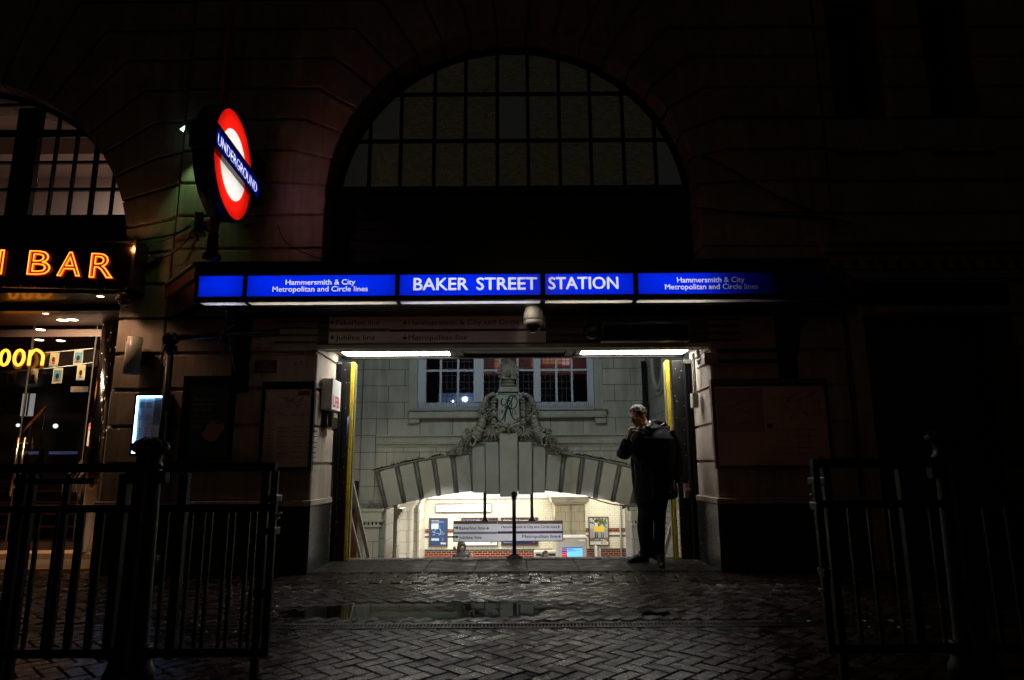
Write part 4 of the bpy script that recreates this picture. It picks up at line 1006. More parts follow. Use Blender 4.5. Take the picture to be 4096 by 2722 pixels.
# leaded glass: textured clear over lead grid
gl=bpy.data.materials.new('leaded_glass'); n_,l_=nt(gl); bb=n_['Principled BSDF']; bb.inputs['Base Color'].default_value=(.55,.62,.75,1); bb.inputs['Roughness'].default_value=.34; bb.inputs['Transmission Weight'].default_value=1; bb.inputs['IOR'].default_value=1.02
g_=n_.new('ShaderNodeNewGeometry'); q_=n_.new('ShaderNodeTexNoise'); q_.inputs['Scale'].default_value=9; l_.new(g_.outputs['Position'],q_.inputs['Vector']); u_=n_.new('ShaderNodeBump'); u_.inputs['Strength'].default_value=.7; u_.inputs['Distance'].default_value=.05; l_.new(q_.outputs['Fac'],u_.inputs['Height']); l_.new(u_.outputs['Normal'],bb.inputs['Normal'])
M_lead=mat('lead_came',(.02,.02,.024),.5)
gq=MB(); GY=JY+.07
panes=[(1017.5,1052.5),(1057.5,1091),(1114.5,1150),(1154.5,1190),(1195,1229),(1245.5,1279.5),(1284.5,1315.5),(981.5,1012.5),(1320,1352.5)]
for (a,b) in panes: gq.box((X(a),GY,pzb),(X(b),GY+.006,wzt-.12),gl)
gq.build('glass_pane',win)
lq=MB()
for (a,b) in panes[:5]+panes[5:7]:
    for k in (1,2): xx=X(a)+(X(b)-X(a))*k/3; lq.box((xx-.005,GY-.006,pzb),(xx+.005,GY+.012,wzt-.12),M_lead)
    z=pzb
    while z<wzt-.15: z+=.1435; lq.box((X(a),GY-.006,z-.005),(X(b),GY+.012,z+.005),M_lead)
lq.build('lead_grid',win)
# the room behind the windows
rm=thing('upper_room','dark room seen through the leaded windows holding glow panels that stand in for red and amber reflections','room',(0,16,1))
q=MB(); M_rw=mat('room_wall',(.10,.07,.07),.8); q.box((-3,17.4,.9),(3,17.5,4.2),M_rw); q.box((-3,14.35,.9),(-2.9,17.4,4.2),M_rw); q.box((2.9,14.35,.9),(3,17.4,4.2),M_rw); q.box((-3,14.35,.82),(3,17.5,.9),M_rw); q.box((-3,14.35,4.2),(3,17.5,4.3),M_rw); q.build('room_shell',rm)
q=MB(); am=emat('amber_glow',(1,.36,.18),.25); rdm=emat('red_glow',(1,.06,.04),.6)  # glowing panels added in place of reflections in the panes
def rr_(u0,u1,v0,v1,Y,m): a=at(u0,v1,Y); b=at(u1,v0,Y); q.box((a.x,Y,a.z),(b.x,Y+.04,b.z),m)
rr_(1250,1292,795,838,17.2,emat('amber_reflection',(1,.38,.16),.30)); rr_(1294,1312,826,841,17.1,emat('pale_reflection',(1,.55,.42),.45)); rr_(1297,1316,818,826,17.0,rdm); rr_(1225,1240,800,845,17.2,am); rr_(1140,1152,812,860,17.2,am); rr_(1116,1135,852,862,17.2,emat('dim_red',(1,.25,.18),.12)); rr_(1255,1320,847,858,17.2,emat('dim_red',(1,.25,.18),.12))
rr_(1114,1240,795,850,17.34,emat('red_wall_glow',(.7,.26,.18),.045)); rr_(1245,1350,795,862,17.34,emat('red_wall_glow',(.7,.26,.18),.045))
q.build('reflection_panels',rm)
q=MB(); a=at(1298,824,16.98); q.text('INFORMATION',(a.x,16.98,a.z),(1,0,0),(0,0,1),.022,emat('sign_text_pale',(1,.8,.7),.6),width=.2,off=.01) ; q.build('lettering',rm)
q=MB(); a=at(1071,920,15.6); q.ball((a.x,15.6,a.z),(.07,.05,.06),emat('bright_reflection',(.86,.93,1),7)); a=at(1043,925,15.6); q.ball((a.x,15.6,a.z),(.028,.028,.028),MATS['bright_reflection']); q.build('lamp',rm)  # glowing balls added for the bright reflections in the left panes
q=MB(); a=at(1010,935,15.8); b=at(1098,906,15.8); q.box((a.x,15.8,a.z),(b.x,15.83,b.z),emat('glow_board',(.34,.47,.75),.10)); q.build('glow_board',rm)  # unseen glowing board added to give the lower panes their glow
# oculus and drainpipe on the right wall
q=MB(); q.tube([(2.66,13.28,-.6),(2.66,13.28,1.5),(2.66,13.28,3.2)],.05,M_black,10)
for z in (.6,1.5,2.3): q.box((2.6,13.2,z),(2.72,13.36,z+.05),M_black)
q.build('drainpipe',label='black drainpipe in the corner of the stairwell right of the windows',cat='drainpipe')
SY0=8.6
sw=thing('stairwell_wall','right stairwell wall of pale stone blocks with a dark oval window above white tiles','wall',(2.85,11,-2.8))
M_faiY=brickmat('faience_blocks_side',(.40,.39,.34),(.34,.345,.31),(.06,.06,.05),.66,.335,ms=.007,axes='YZ',oz=-atp(2048,1607,WY).z,var=.16)
M_tiY=brickmat('white_tiles_side',(.55,.50,.40),(.50,.46,.37),(.12,.10,.08),.23,.105,ms=.006,axes='YZ',rough=.2)
zs=.42
q=MB(); q.box((2.76,SY0,zs),(3.1,WY,5.5),M_faiY); q.build('upper_wall',sw)
q=MB(); q.box((2.755,SY0,-2.8),(3.1,WY,zs-.001),M_tiY); q.build('tile_dado',sw)
def yz(u,v,X): return yat(u,v,X)
oc=yz(1517,845,2.75); q=MB(); n=28
for (r,d,w2) in ((1.0,.06,.09),(1.18,.03,.06)):
    pts=[(2.76-d*.3,oc.y+.50*r*math.cos(2*PI*i/n),oc.z+.20+.62*r*math.sin(2*PI*i/n)) for i in range(n+1)]; q.tube(pts,w2*.6,M_fai2,6,caps=False)
q.build('oculus_moulding',sw)
q=MB(); q.add([(2.752,oc.y+.47*math.cos(2*PI*i/n),oc.z+.20+.58*math.sin(2*PI*i/n)) for i in range(n)],[tuple(range(n))],mat('oculus_glass',(.012,.014,.016),.1)); q.build('oculus_glass',sw)
q=MB(); q.box((-4.9,SY0,-2.8),(-4.6,WY,5.5),M_faiY); q.build('stairwell_wall',label='left stairwell wall of pale blocks mostly hidden by the gate leaf',cat='wall')
# capitals at the arch springings
def capital(xa,xb,zc,y0,y1,nm,lab,prt):
    q=MB(); 
    for (z0_,z1_,e) in ((zc,zc+.05,.06),(zc-.16,zc,.03),(zc-.20,zc-.16,.05)): q.box((xa-e,y0-e,z0_),(xb+e,y1,z1_-.001),M_wt)
    q.box((xa-.0,y0-.0,zc-.26),(xb+.0,y1,zc-.20),M_dark)
    k=0; x=xa
    while x<xb-.02: q.box((x,y0-.03,zc-.26),(x+.04,y0+.001,zc-.205),M_wt); x+=.075
    q.box((xa-.02,y0-.03,zc-.30),(xb+.02,y1,zc-.26),M_wt); q.build('capital',prt)
M_wt=mat('white_faience',(.66,.63,.53),.28,var=.07,vs=3)
M_wtb=brickmat('white_faience_blocks',(.66,.63,.53),(.60,.57,.49),(.20,.17,.13),.42,.30,ms=.005,rough=.25,var=.07)
M_wtY=brickmat('white_faience_blocks_side',(.64,.61,.52),(.60,.57,.48),(.22,.19,.14),.42,.30,ms=.005,rough=.25,axes='YZ',var=.07)
for k,(pa,pb,side) in enumerate(((1449,1541,'left'),(2530,2600,'right'))):
    xa_,xb_=atp(pa,2080,WY-.1).x,atp(pb,2080,WY-.1).x; zc=atp(1480,2046,WY-.1).z
    T=thing('arch_pier','white glazed pier with dentil capital carrying the %s end of the flat arch'%side,'pier',((xa_+xb_)/2,WY,-2.8))
    q=MB(); q.box((xa_+.03,WY-.10,-2.8),(xb_-.12 if k==0 else xb_,WY-.001,zc-.30),M_wtb); q.build('shaft',T)
    capital(xa_,xb_-(.10 if k==0 else 0),zc,WY-.12,WY-.001,'capital','',T)
    q=MB()
    for i in range(46): 
        x=xa_+(xb_-xa_)*random.random()*.9; q.tube([(x,WY-.1,zc+.05),(x+random.gauss(0,.03),WY-.12,zc+.05+random.uniform(.10,.2))],.003,M_zinc,3)
    q.build('bird_spikes',T)
    q=MB(); Xj=XL if k==0 else XR_; s_=1 if k==0 else -1; q.box((Xj,WY+.001,-2.8),(Xj+s_*.03,WY+WT,zc+.02),M_wtY); q.build('reveal',T)
# bird spikes and soot along the extrados
q=MB()
for i in range(230):
    px=1510+(2556-1510)*random.random()
    if 1800<px<2230: continue
    x=atp(px,1850,WY).x; z=CZ+math.sqrt(RE_**2-(x-CX)**2); y=WY-.02-random.random()*.1
    if random.random()<.7: q.tube([(x,y,z),(x+random.gauss(0,.05),y,z+random.uniform(.03,.12))],.004,M_iron,3)
    else: q.tube(smoothpath([(x-.12,y,z+.02),(x,y-.02,z+.05+random.random()*.03),(x+.12,y,z+.02)],3),.006,M_iron,4)
q.build('bird_spikes',iw)
q=MB()
for sgn in (1,-1):
    P=[];Q_=[]
    for i in range(25):
        t=sgn*(abs(thE[0])+(abs(thE[5])-abs(thE[0]))*i/24); P.append((CX+math.sin(t)*(RE_+.005),CZ+math.cos(t)*(RE_+.005))); Q_.append((CX+math.sin(t)*(RE_+.035),CZ+math.cos(t)*(RE_+.035)))
    q.prism(P+Q_[::-1],WY-.15,WY,M_soot)
q.build('hood_mould',iw)
# ------------------------------------------------------------------ cartouche
KY=WY-.12
def cp(x,y,Y=None): p=atp(1750+x/3.1367,1400+y/3.1367,WY); return Vector((p.x,KY if Y is None else Y,p.z))
u1=(cp(100,500)-cp(0,500)).length/100.0
ct=thing('carved_cartouche','carved stone shield dated 1912 with shell crest, scrolls and fruit horns above the keystone','carving',tuple(cp(890,1050)))
M_cv=mat('carved_faience',(.27,.26,.20),.42,var=.45,vs=9,bump=.5,bs=45,rvar=.12)
q=MB()
P=[cp(*p) for p in ((760,560),(1030,560),(1040,600),(1010,640),(1018,880),(1000,905),(930,930),(890,965),(850,930),(785,905),(765,880),(770,640),(745,600))]
q.prism([(p.x,p.z) for p in P],KY-.10,WY,M_fai2,cham=.01)
ed=[cp(x,y,KY-.105) for x,y in ((748,570),(1035,570),(1045,605),(1012,640),(1020,890),(930,935),(890,968),(850,935),(768,890),(772,640),(742,605),(748,570))]
q.tube(ed,9*u1,M_fai2,6); 
for sx in (-1,1): q.ball(cp(890+sx*140,570,KY-.10),(18*u1,18*u1,22*u1),M_fai2)
q.build('shield',ct)
q=MB()
for (x0_,x1_,y0_,y1_,d) in ((765,1012,512,545,.14),(780,1000,480,512,.11)): a=cp(x0_,y1_); b=cp(x1_,y0_); q.box((a.x,KY-d,a.z),(b.x,WY,b.z),M_fai2,bev=.01)
q.build('plinth',ct)
# shell crest
q=MB(); 
for (y_,rx,rz) in ((455,105,26),(420,88,20)): q.ball(cp(888,y_,KY-.04),(rx*u1,.13,rz*u1),M_cv,16,8)
for i in range(-3,4): q.ball(cp(888+i*30,385+abs(i)*-3,KY-.13),(17*u1,.05,20*u1),M_cv,8,6)
for i in range(17):
    an=(-1+2*i/16)*R(98); bx,by_=888,375
    e=(888+128*math.sin(an),325-188*math.cos(an)); q.tube([cp(bx+math.sin(an)*15,by_-math.cos(an)*15,KY-.10),cp((bx+e[0])/2,(by_+e[1])/2,KY-.15),cp(e[0],e[1],KY-.08)],[6*u1,11*u1,14*u1],M_cv,6)
q.ball(cp(888,285,KY-.02),(98*u1,.06,110*u1),M_cv,16,10); q.ball(cp(888,320,KY-.17),(22*u1,.06,40*u1),M_cv); q.build('shell_crest',ct)
def spiral(q,cx_0,cy_0,r0,turns,rt,m,sgn=1,a0=0,d=.12,n=26):
    pts=[];rs=[]
    for i in range(n+1):
        t=i/n; a=a0+sgn*t*turns*2*PI; r=r0*(1-t*.86); pts.append(cp(cx_0+r*math.cos(a),cy_0+r*math.sin(a),KY-d-.03*t)); rs.append(rt*u1*(1-.35*t))
    q.tube(pts,rs,m,7)
for s in (-1,1):
    mx=lambda x: 890+s*(x-890) if s==1 else 890-(x-890)
    # coordinates given for the right side (x>890); s=-1 mirrors
    MXf=(lambda x:x) if s==1 else (lambda x:1780-x)
    q=MB(); # garland column
    for k in range(3):
        y_=680+k*92
        q.lathe([(8*u1,0),(26*u1,12*u1),(36*u1,30*u1),(30*u1,60*u1),(20*u1,84*u1)][::1],(cp(MXf(1072),y_+84).x,KY-.07,cp(0,y_+84).z),M_cv,10)
        for j in range(-1,2): q.ball(cp(MXf(1072)+j*20,y_+70,KY-.13),(11*u1,.03,20*u1),M_cv,7,5)
    a=cp(min(MXf(1035),MXf(1110)),677); b=cp(max(MXf(1035),MXf(1110)),655); q.box((a.x,KY-.14,a.z),(b.x,WY,b.z),M_cv,bev=.006)
    q.ball(cp(MXf(1072),635,KY-.1),(22*u1,.06,24*u1),M_cv); q.box((cp(min(MXf(1035),MXf(1108)),985).x,KY-.12,cp(0,985).z),(cp(max(MXf(1035),MXf(1108)),960).x,WY,cp(0,960).z),M_cv,bev=.006); q.build('garland',ct)
    q=MB() # outer S scroll
    path=smoothpath([(1050,640,),(1045,600),(1075,572),(1120,585),(1165,620),(1190,680),(1205,740),(1190,800),(1150,850),(1125,900)],5); n=len(path)
    q.tube([cp(MXf(x),y,KY-.09) for x,y in path],[ (14+16*math.sin(PI*min(1,i/n*1.2)))*u1 for i in range(n)],M_cv,8)
    path=smoothpath([(1140,600),(1170,690),(1160,760),(1130,840)],5); q.tube([cp(MXf(x),y,KY-.04) for x,y in path],[26*u1]*len(path),M_cv,8)
    for k in range(6): q.ball(cp(MXf(1185-k*14),700+k*34,KY-.12),(20*u1,.04,14*u1),M_cv,7,5)
    spiral(q,MXf(1245),780,36,1.3,12,M_cv,sgn=s,a0=PI/2); q.ball(cp(MXf(1225),850,KY-.04),(34*u1,.07,44*u1),M_cv); q.build('scroll',ct)
    q=MB() # base volute
    spiral(q,MXf(1035),1000,72,1.8,17,M_cv,sgn=-s,a0=-PI/2 ); path=smoothpath([(1035,928),(975,955),(930,965),(900,985)],5); q.tube([cp(MXf(x),y,KY-.14) for x,y in path],[18*u1,22*u1]+[26*u1]*(len(path)-2),M_cv,8)
    q.ball(cp(MXf(960),1000,KY-.06),(50*u1,.10,46*u1),M_cv); q.build('volute',ct)
    q=MB() # palmette
    for i in range(7):
        an=(-1+2*i/6)*R(78)+R(8)*1; L=120
        bx,by_=1085,1020; e=(bx+math.sin(an)*L,by_+math.cos(an)*L*1.05); q.tube([cp(MXf(bx),by_,KY-.10),cp(MXf((bx+e[0])/2+math.sin(an)*12),(by_+e[1])/2,KY-.16),cp(MXf(e[0]),e[1],KY-.10)],[8*u1,16*u1,11*u1],M_cv,7); q.ball(cp(MXf(e[0]),e[1]-4,KY-.11),(15*u1,.03,13*u1),M_cv,7,5)
    q.build('palmette',ct)
    q=MB() # horn of plenty
    path=smoothpath([(1190,830),(1215,900),(1235,970),(1275,1050),(1325,1110)],7); n=len(path)
    q.tube([cp(MXf(x),y,KY-.04) for x,y in path],[(34+56*i/n)*u1 for i in range(n)],M_cv,14)
    for k in range(5):
        x,y=path[3+k*5]; rr2=(34+56*(3+k*5)/n)+5; nx=path[min(3+k*5+1,n-1)]; d_=Vector((nx[0]-x,nx[1]-y)); d_.normalize()
        ring=[]
        for i in range(9): a=-PI/2*1.0+PI*i/8; off=rr2*math.sin(a); ring.append(cp(MXf(x-d_.y*off+d_.x*8*math.cos(a)),y+d_.x*off+d_.y*8*math.cos(a),KY-.04-rr2*u1*math.cos(a)))
        q.tube(ring,7*u1,M_cv,5)
    q.tube([cp(MXf(1330+40*math.cos(a/12*2*PI)),1105+105*math.sin(a/12*2*PI),KY-.15) for a in range(13)],11*u1,mat('horn_rim',(.40,.37,.24),.4),7); q.build('horn_of_plenty',ct)
    q=MB(); rf=random.Random(11+s)
    for k in range(70):
        t=rf.random(); x=1345+t*200+rf.gauss(0,22); y=1040+t*245+max(-38,min(38,rf.gauss(0,28)))*(1-.5*t); r=rf.uniform(11,26)*(1-.4*t); q.ball(cp(MXf(x),y,KY-.10-rf.random()*.08),r*u1,M_cv,8,6)
    for k in range(40):
        x=1440+rf.gauss(0,32); y=1170+rf.gauss(0,46); q.ball(cp(MXf(x),y,KY-.2),10*u1,M_cv,6,5)
    for (fx,fy) in ((1380,1120),(1395,1030),(1490,1290)):
        for i in range(9): a=i/9*2*PI; q.ball(cp(MXf(fx+26*math.cos(a)),fy+26*math.sin(a),KY-.2),(12*u1,.02,12*u1),M_cv,6,4)
        q.ball(cp(MXf(fx),fy,KY-.22),12*u1,M_cv,6,5)
    for k in range(10):
        x0_,y0_=1500+rf.uniform(0,60),1230+rf.uniform(-20,60); q.tube([cp(MXf(x0_),y0_,KY-.06),cp(MXf(x0_+50),y0_+25,KY-.12),cp(MXf(x0_+rf.uniform(70,110)),y0_+rf.uniform(30,60),KY-.05)],[10*u1,16*u1,3*u1],M_cv,6)
    q.build('fruit_cluster',ct)
q=MB()
for k in range(6): q.ball(cp(890,950+k*22,KY-.20),(11*u1,.03,10*u1),M_cv,8,6)
q.ball(cp(890,1000,KY-.10),(26*u1,.09,75*u1),M_cv); q.build('bead_band',ct)
M_grn=mat('green_glaze',(.03,.075,.055),.3); q=MB()
for path in ([(820,620),(800,670),(820,710),(860,690),(905,600),(960,590),(985,610)],[(905,600),(880,690),(850,790),(830,860),(800,895),(775,880),(770,865)],[(860,720),(890,725),(915,790),(950,870),(985,890),(1010,875),(1005,855)],[(950,600),(925,660),(880,740),(860,810),(845,905)],[(960,600),(1000,650),(985,720),(940,750),(890,745)],[(855,640),(900,650),(930,690),(915,760)],[(845,740),(880,715),(905,760),(930,840)]):
    pp=smoothpath(path,5); q.tube([cp(x,y,KY-.104) for x,y in pp],8.5*u1,M_grn,5)
q.build('monogram',ct)
q=MB(); 
for tx,x_ in (('19',775),('12',940)): p=cp(x_,822,KY-.103); q.text(tx,(p.x,p.y,p.z),(1,0,0),(0,0,1),58*u1,mat('dark_numeral',(.05,.055,.05),.5),width=52*u1,off=.02,depth=.004)
q.build('date_lettering',ct)
q=MB(); q.tube([cp(x,y,KY-.06) for x,y in ((880,60),(880,110))],.02,M_black,6); q.ball(cp(878,75,KY-.06),(.07,.05,.05),M_black)
for k in range(12): q.tube([cp(888,150,KY-.06),cp(888+random.uniform(-110,110),150-random.uniform(20,80),KY-.08)],.003,M_iron,3)
q.build('bird_spikes',ct)
# ------------------------------------------------------------------ booking hall beyond the arch
HY=23.5; FZ=-2.8
q=MB(); q.box((-9,13.2,FZ-.1),(9,HY+.1,FZ),mat('hall_floor',(.20,.19,.18),.4)); q.build('hall_floor',kind='structure')
hw=thing('hall_end_wall','cream tiled far wall of the booking hall with maroon and green tile bands','wall',(0,HY,FZ))
def hz_(py): return atp(2048,py,HY).z
TILE=dict(bw=.175,rh=.0765,ms=.0045,rough=.18,var=.04,bump=.25)
M_crt=brickmat('cream_tiles',(.80,.76,.62),(.77,.72,.58),(.40,.33,.22),**TILE)
M_mar=brickmat('maroon_tiles',(.15,.018,.010),(.12,.016,.010),(.55,.42,.30),**TILE)
M_gre=brickmat('green_tiles',(.012,.045,.055),(.010,.038,.048),(.35,.32,.25),**TILE)
bands=[(FZ,hz_(2206),M_mar),(hz_(2206),hz_(2197),M_gre),(hz_(2197),hz_(2151.5),M_crt),(hz_(2151.5),hz_(2143),M_gre),(hz_(2143),hz_(2133),M_crt),(hz_(2133),hz_(2115.5),M_mar),(hz_(2115.5),hz_(1994),M_crt)]
x0h,x1h=atp(1675,2100,HY).x,atp(2560,2100,HY).x
nmap={M_mar:'maroon_tile_band',M_gre:'green_tile_band',M_crt:'cream_tile_field'}
for a,b,m in bands: q=MB(); q.box((-4.2,HY,a),(6.2,HY+.1,b),m); q.build(nmap[m],hw)
q=MB(); q.box((-5,HY-.10,hz_(1994)),(7,HY+.1,hz_(1994)+.08),M_white); q.box((-5,HY,hz_(1994)+.08),(7,HY+.1,.75),M_white); q.build('plaster_cove',hw)
ce=MB(); ce.box((-9,14.29,.62),(9,HY+.2,.75),mat('hall_ceiling_white',(.8,.79,.75),.6)); ce.build('ceiling',kind='structure')
# pipe and corner on the far wall at right
q=MB(); X=atp(2481,2100,HY-.08).x; q.tube([(X,HY-.1,FZ),(X,HY-.1,.6)],.035,mat('grey_pipe',(.35,.35,.34),.4),8); q.build('wall_pipe',label='grey vertical pipe on the cream tiles right of the framed photograph poster',cat='pipe')
# left run of white piers stepping back
for (pa,pb,Y0,Y1,lab) in ((1545,1588,15.2,15.6,'nearest white glazed pier inside the hall left of the far wall'),(1600,1646,19.0,19.4,'second white glazed pier inside the hall stepping back'),(1652,1677,22.0,23.49,'last narrow white glazed pier meeting the cream tiled far wall')):
    a=atp(pa,2100,Y0).x; b=atp(pb,2100,Y0).x
    T=thing('hall_pier',lab,'pier',(b,Y0,FZ),'white piers along the left of the hall')
    q=MB(); q.box((a-1.5,Y0,FZ),(b-.03,Y1,.6),M_wtb); q.box((b-.03,Y0+.02,FZ),(b,Y1,.6),M_wtY); q.build('shaft',T)
    q=MB(); 
    for (e,za,zb2) in ((.04,.02,.10),(.09,.10,.16),(.14,.16,.24)): q.box((a-1.5,Y0-e,za-.02),(b+e,Y1,zb2-.021),M_wt)
    for i in range(14): q.box((b-.12-i*.1,Y0-.05,-.06),(b-.07-i*.1,Y0,0.0),M_wt)
    q.box((b-.08,Y0-.02,FZ),(b-.05,Y0-.001,.0),mat('pier_groove',(.4,.36,.28),.3)); q.build('capital',T)
# the side doorway with brown panel near left pier
T=thing('side_doorway','cream framed side door with a brown panel just inside the left of the arch','door',(-2.6,14.6,FZ))
q=MB(); a=atp(1500,2100,14.4).x; b=atp(1542,2100,14.9).x
q.obox((a,14.32,FZ),(b-a,.6,0),(0,.05,0),(0,0,2.75),M_wt); q.build('frame',T)
q=MB(); q.obox((a+.22,14.55,FZ),((b-a)*.28,.17,0),(0,-.02,0),(0,0,2.45),mat('brown_panel',(.22,.12,.08),.5)); q.build('panel',T)
# right side piece of the hall seen between man's legs and at right
q=MB(); a=atp(2536,2100,20).x; q.box((a,20,FZ),(a+1.4,20.4,.6),M_wtb); q.box((a-.08,19.95,-.08),(a+1.4,20.4,.1),M_wt); q.build('hall_pier',label='white glazed pier at the right of the hall just left of the standing man',cat='pier')
q=MB(); q.box((6.0,14.3,FZ),(6.2,HY,.62),M_crt); q.build('hall_side_wall',label='cream tiled right side wall of the booking hall',cat='wall')
q=MB(); q.box((-9,14.3,FZ),(-8.8,HY,.62),M_crt); q.build('hall_side_wall',label='cream tiled left side wall of the booking hall',cat='wall')
q=MB(); q.box((-9,13.5,FZ),(-4.6,13.7,.75),M_crt); q.box((2.9,13.5,FZ),(9,13.7,.75),M_crt); q.box((-9,13.3,.70),(-4.6,14.3,.8),M_dark); q.build('hall_front_wall',label='plain back wall of the hall either side of the arch',cat='wall')
# pilaster with capital
PY=21.6
T=thing('hall_pilaster','square cream stone pilaster with dentil capital behind the ticket machine','pilaster',(0,PY,FZ))
a=atp(2222,2100,PY).x; b=atp(2342,2100,PY).x
M_pil=brickmat('pilaster_blocks',(.55,.50,.33),(.50,.46,.31),(.16,.12,.06),.3,.29,ms=.005,rough=.3,var=.08)
q=MB(); q.box((a,PY,FZ),(b,HY-.001,atp(2048,2027,PY).z),M_pil); q.build('shaft',T)
q=MB()
for (e,pt_,pb_) in ((.02,2024,2029),(.06,2014,2020),(.12,1994,2012),(.15,1988,1994)): q.box((a-e,PY-e,atp(2048,pb_,PY).z),(b+e,HY-.001,atp(2048,pt_,PY).z),M_pil if 0 else mat('pilaster_stone',(.60,.54,.38),.3))
x=a-.04
while x<b+.03: q.box((x,PY-.08,atp(2048,2020,PY).z),(x+.03,PY-.02,atp(2048,2014,PY).z),MATS['pilaster_stone']); x+=.055
q.build('capital',T)
q=MB(); c0=[(2283,2014),(2284,2060),(2282,2110),(2285,2130),(2298,2150)]; q.tube([tuple(atp(x_,y_,PY-.03)) for x_,y_ in c0],.016,M_zinc,6); p=atp(2283,2005,PY-.15); q.box((p.x-.1,PY-.2,p.z-.05),(p.x+.1,PY-.13,p.z+.05),M_zinc); q.build('conduit',T)
# posters of the far wall
def hposter(px0,px1,py0,py1,lab,inner,frame,y=HY-.06,cat='poster'):
    a=atp(px0,py1,y); b=atp(px1,py0,y); T=thing('wall_poster',lab,cat,((a.x+b.x)/2,y,a.z)); f=.035
    q=MB()
    for (p,s_) in (((a.x,y,a.z),(b.x,y+.05,a.z+f)),((a.x,y,b.z-f),(b.x,y+.05,b.z)),((a.x,y,a.z+f),(a.x+f,y+.05,b.z-f)),((b.x-f,y,a.z+f),(b.x,y+.05,b.z-f))): q.box(p,s_,frame)
    q.build('frame',T); q=MB(); q.box((a.x+f,y+.015,a.z+f),(b.x-f,y+.025,b.z-f),inner); q.build('sheet',T); return T,a.x+f,b.x-f,a.z+f,b.z-f,y+.013
M_pb=mat('poster_blue',(.020,.050,.15),.4); M_pf=mat('poster_frame_brown',(.10,.055,.035),.4); M_pw=mat('poster_white',(.72,.72,.72),.4); M_pl=mat('poster_pale_blue',(.42,.52,.60),.4); M_pn=mat('poster_navy',(.012,.02,.06),.4)
q_=lambda x,y:(1400+x/3.9333,1900+y/3.9333)
T,x0,x1,z0,z1,yy=hposter(1400+1237/3.933,1400+1540/3.933,1900+678/3.933,1900+1133/3.933,'dark blue night network map poster on the far wall, leftmost of the wall posters',M_pb,M_pf)
q=MB(); q.text('Night Tube and',(x0+.04,yy,z1-.065),(1,0,0),(0,0,1),.028,M_pw,off=.01,depth=.001); q.text('London Overground map',(x0+.04,yy,z1-.11),(1,0,0),(0,0,1),.028,M_pw,off=.01,depth=.001)
q.box((x0+.04,yy-.001,z1-.33),(x0+.29,yy,z1-.15),M_pl); q.box((x0+.05,yy-.002,z0+.16),(x0+.31,yy-.001,z0+.24),M_pl); wander(q,x0+.03,x1-.03,z0+.3,z0+.62,yy,10,M_pl,.010,len_=7)
q.ball((x1-.17,yy,z0+.07),(.035,.002,.035),M_pw,12,6); q.box((x1-.12,yy-.001,z0+.04),(x1-.03,yy,z0+.10),M_pl); lines(q,x0+.43,x1-.12,z0+.14,z0+.25,yy,4,M_pw,.008); q.build('print',T)
T,x0,x1,z0,z1,yy=hposter(1400+1745/3.933,1400+2330/3.933,1900+672/3.933,1900+1128/3.933,'wide white map poster with a dark header partly behind the hanging direction sign',M_pw,M_pf)
q=MB(); q.box((x0,yy-.001,z1-.07),(x1,yy,z1),M_pn); q.text('Buses from here and local area map',(x0+.04,yy-.002,z1-.05),(1,0,0),(0,0,1),.026,M_pw,depth=.001); wander(q,x0+.05,x1-.05,z0+.2,z1-.1,yy,22,M_pb,.010); 
for k in range(9): q.box((x0+.05+k*.12,yy-.001,z1-.16),(x0+.12+k*.12,yy,z1-.09),M_pn)
P=[(x1-.20+.03*math.cos(a/8*PI),z0+.08+.03*math.sin(a/8*PI)) for a in range(17)]+[(x1-.20+.02*math.cos(a/8*PI),z0+.08+.02*math.sin(a/8*PI)) for a in range(16,-1,-1)]; q.add([(a,yy-.001,b) for a,b in P],[tuple(range(len(P)))],M_pn); q.box((x1-.245,yy-.002,z0+.073),(x1-.155,yy-.001,z0+.087),M_pn); lines(q,x1-.14,x1-.04,z0+.05,z0+.11,yy,3,M_pb,.006); q.build('print',T)
T,x0,x1,z0,z1,yy=hposter(1400+1018/1.6857,1400+1268/1.6857,1900+287/1.6857,1900+480/1.6857,'navy poster headed Night Tube and London Overground map right of the newel post',M_pn,M_pf)
q=MB(); q.text('Night Tube and London Overground map',(x0+.05,yy,z1-.075),(1,0,0),(0,0,1),.045,M_pw,width=(x1-x0)-.3,off=.02,depth=.001); q.text('Services run on Fridays and Saturdays all night',(x0+.05,yy,z0+.12),(1,0,0),(0,0,1),.03,M_pw,off=.01,depth=.001); q.text('and on New Year\u2019s Eve',(x0+.05,yy,z0+.06),(1,0,0),(0,0,1),.03,M_pw,off=.01,depth=.001); wander(q,x0+.05,x1-.05,z0+.3,z1-.2,yy,14,M_pl,.010); q.ball((x1-.08,yy,z1-.06),(.03,.002,.03),M_pw,10,5); q.ball((x1-.12,yy,z0+.08),(.03,.002,.03),M_red,10,5); q.build('print',T)
T,x0,x1,z0,z1,yy=hposter(2200+617/3.933,2200+920/3.933,1900+660/3.933,1900+1118/3.933,'framed photograph poster of two children holding a yellow card on the far wall',mat('poster_sky',(.45,.50,.55),.4),M_pf)
W_=x1-x0; H_=z1-z0; q=MB()
def pr(a,b,c,d,m,l=1): q.box((x0+a*W_,yy-.001*l,z0+c*H_),(x0+b*W_,yy,z0+d*H_),m)
M_gg=mat('print_green',(.10,.14,.03),.6,var=.6,vs=22); M_rd=mat('print_road',(.34,.34,.36),.6); M_gr=mat('print_ground',(.16,.13,.11),.6)
pr(0,1,.12,.60,M_rd); pr(0,1,.12,.26,M_gr,2); pr(0,1,0,.12,M_pw,3)
for k in range(60):
    a,b=random.random(),random.random(); 
    if a<.4 and b<.5: a+=.5
    q.ball((x0+(.05+a*.9)*W_,yy,z0+(.63+.33*b)*H_),(.035,.002,.035),M_gg,7,4)
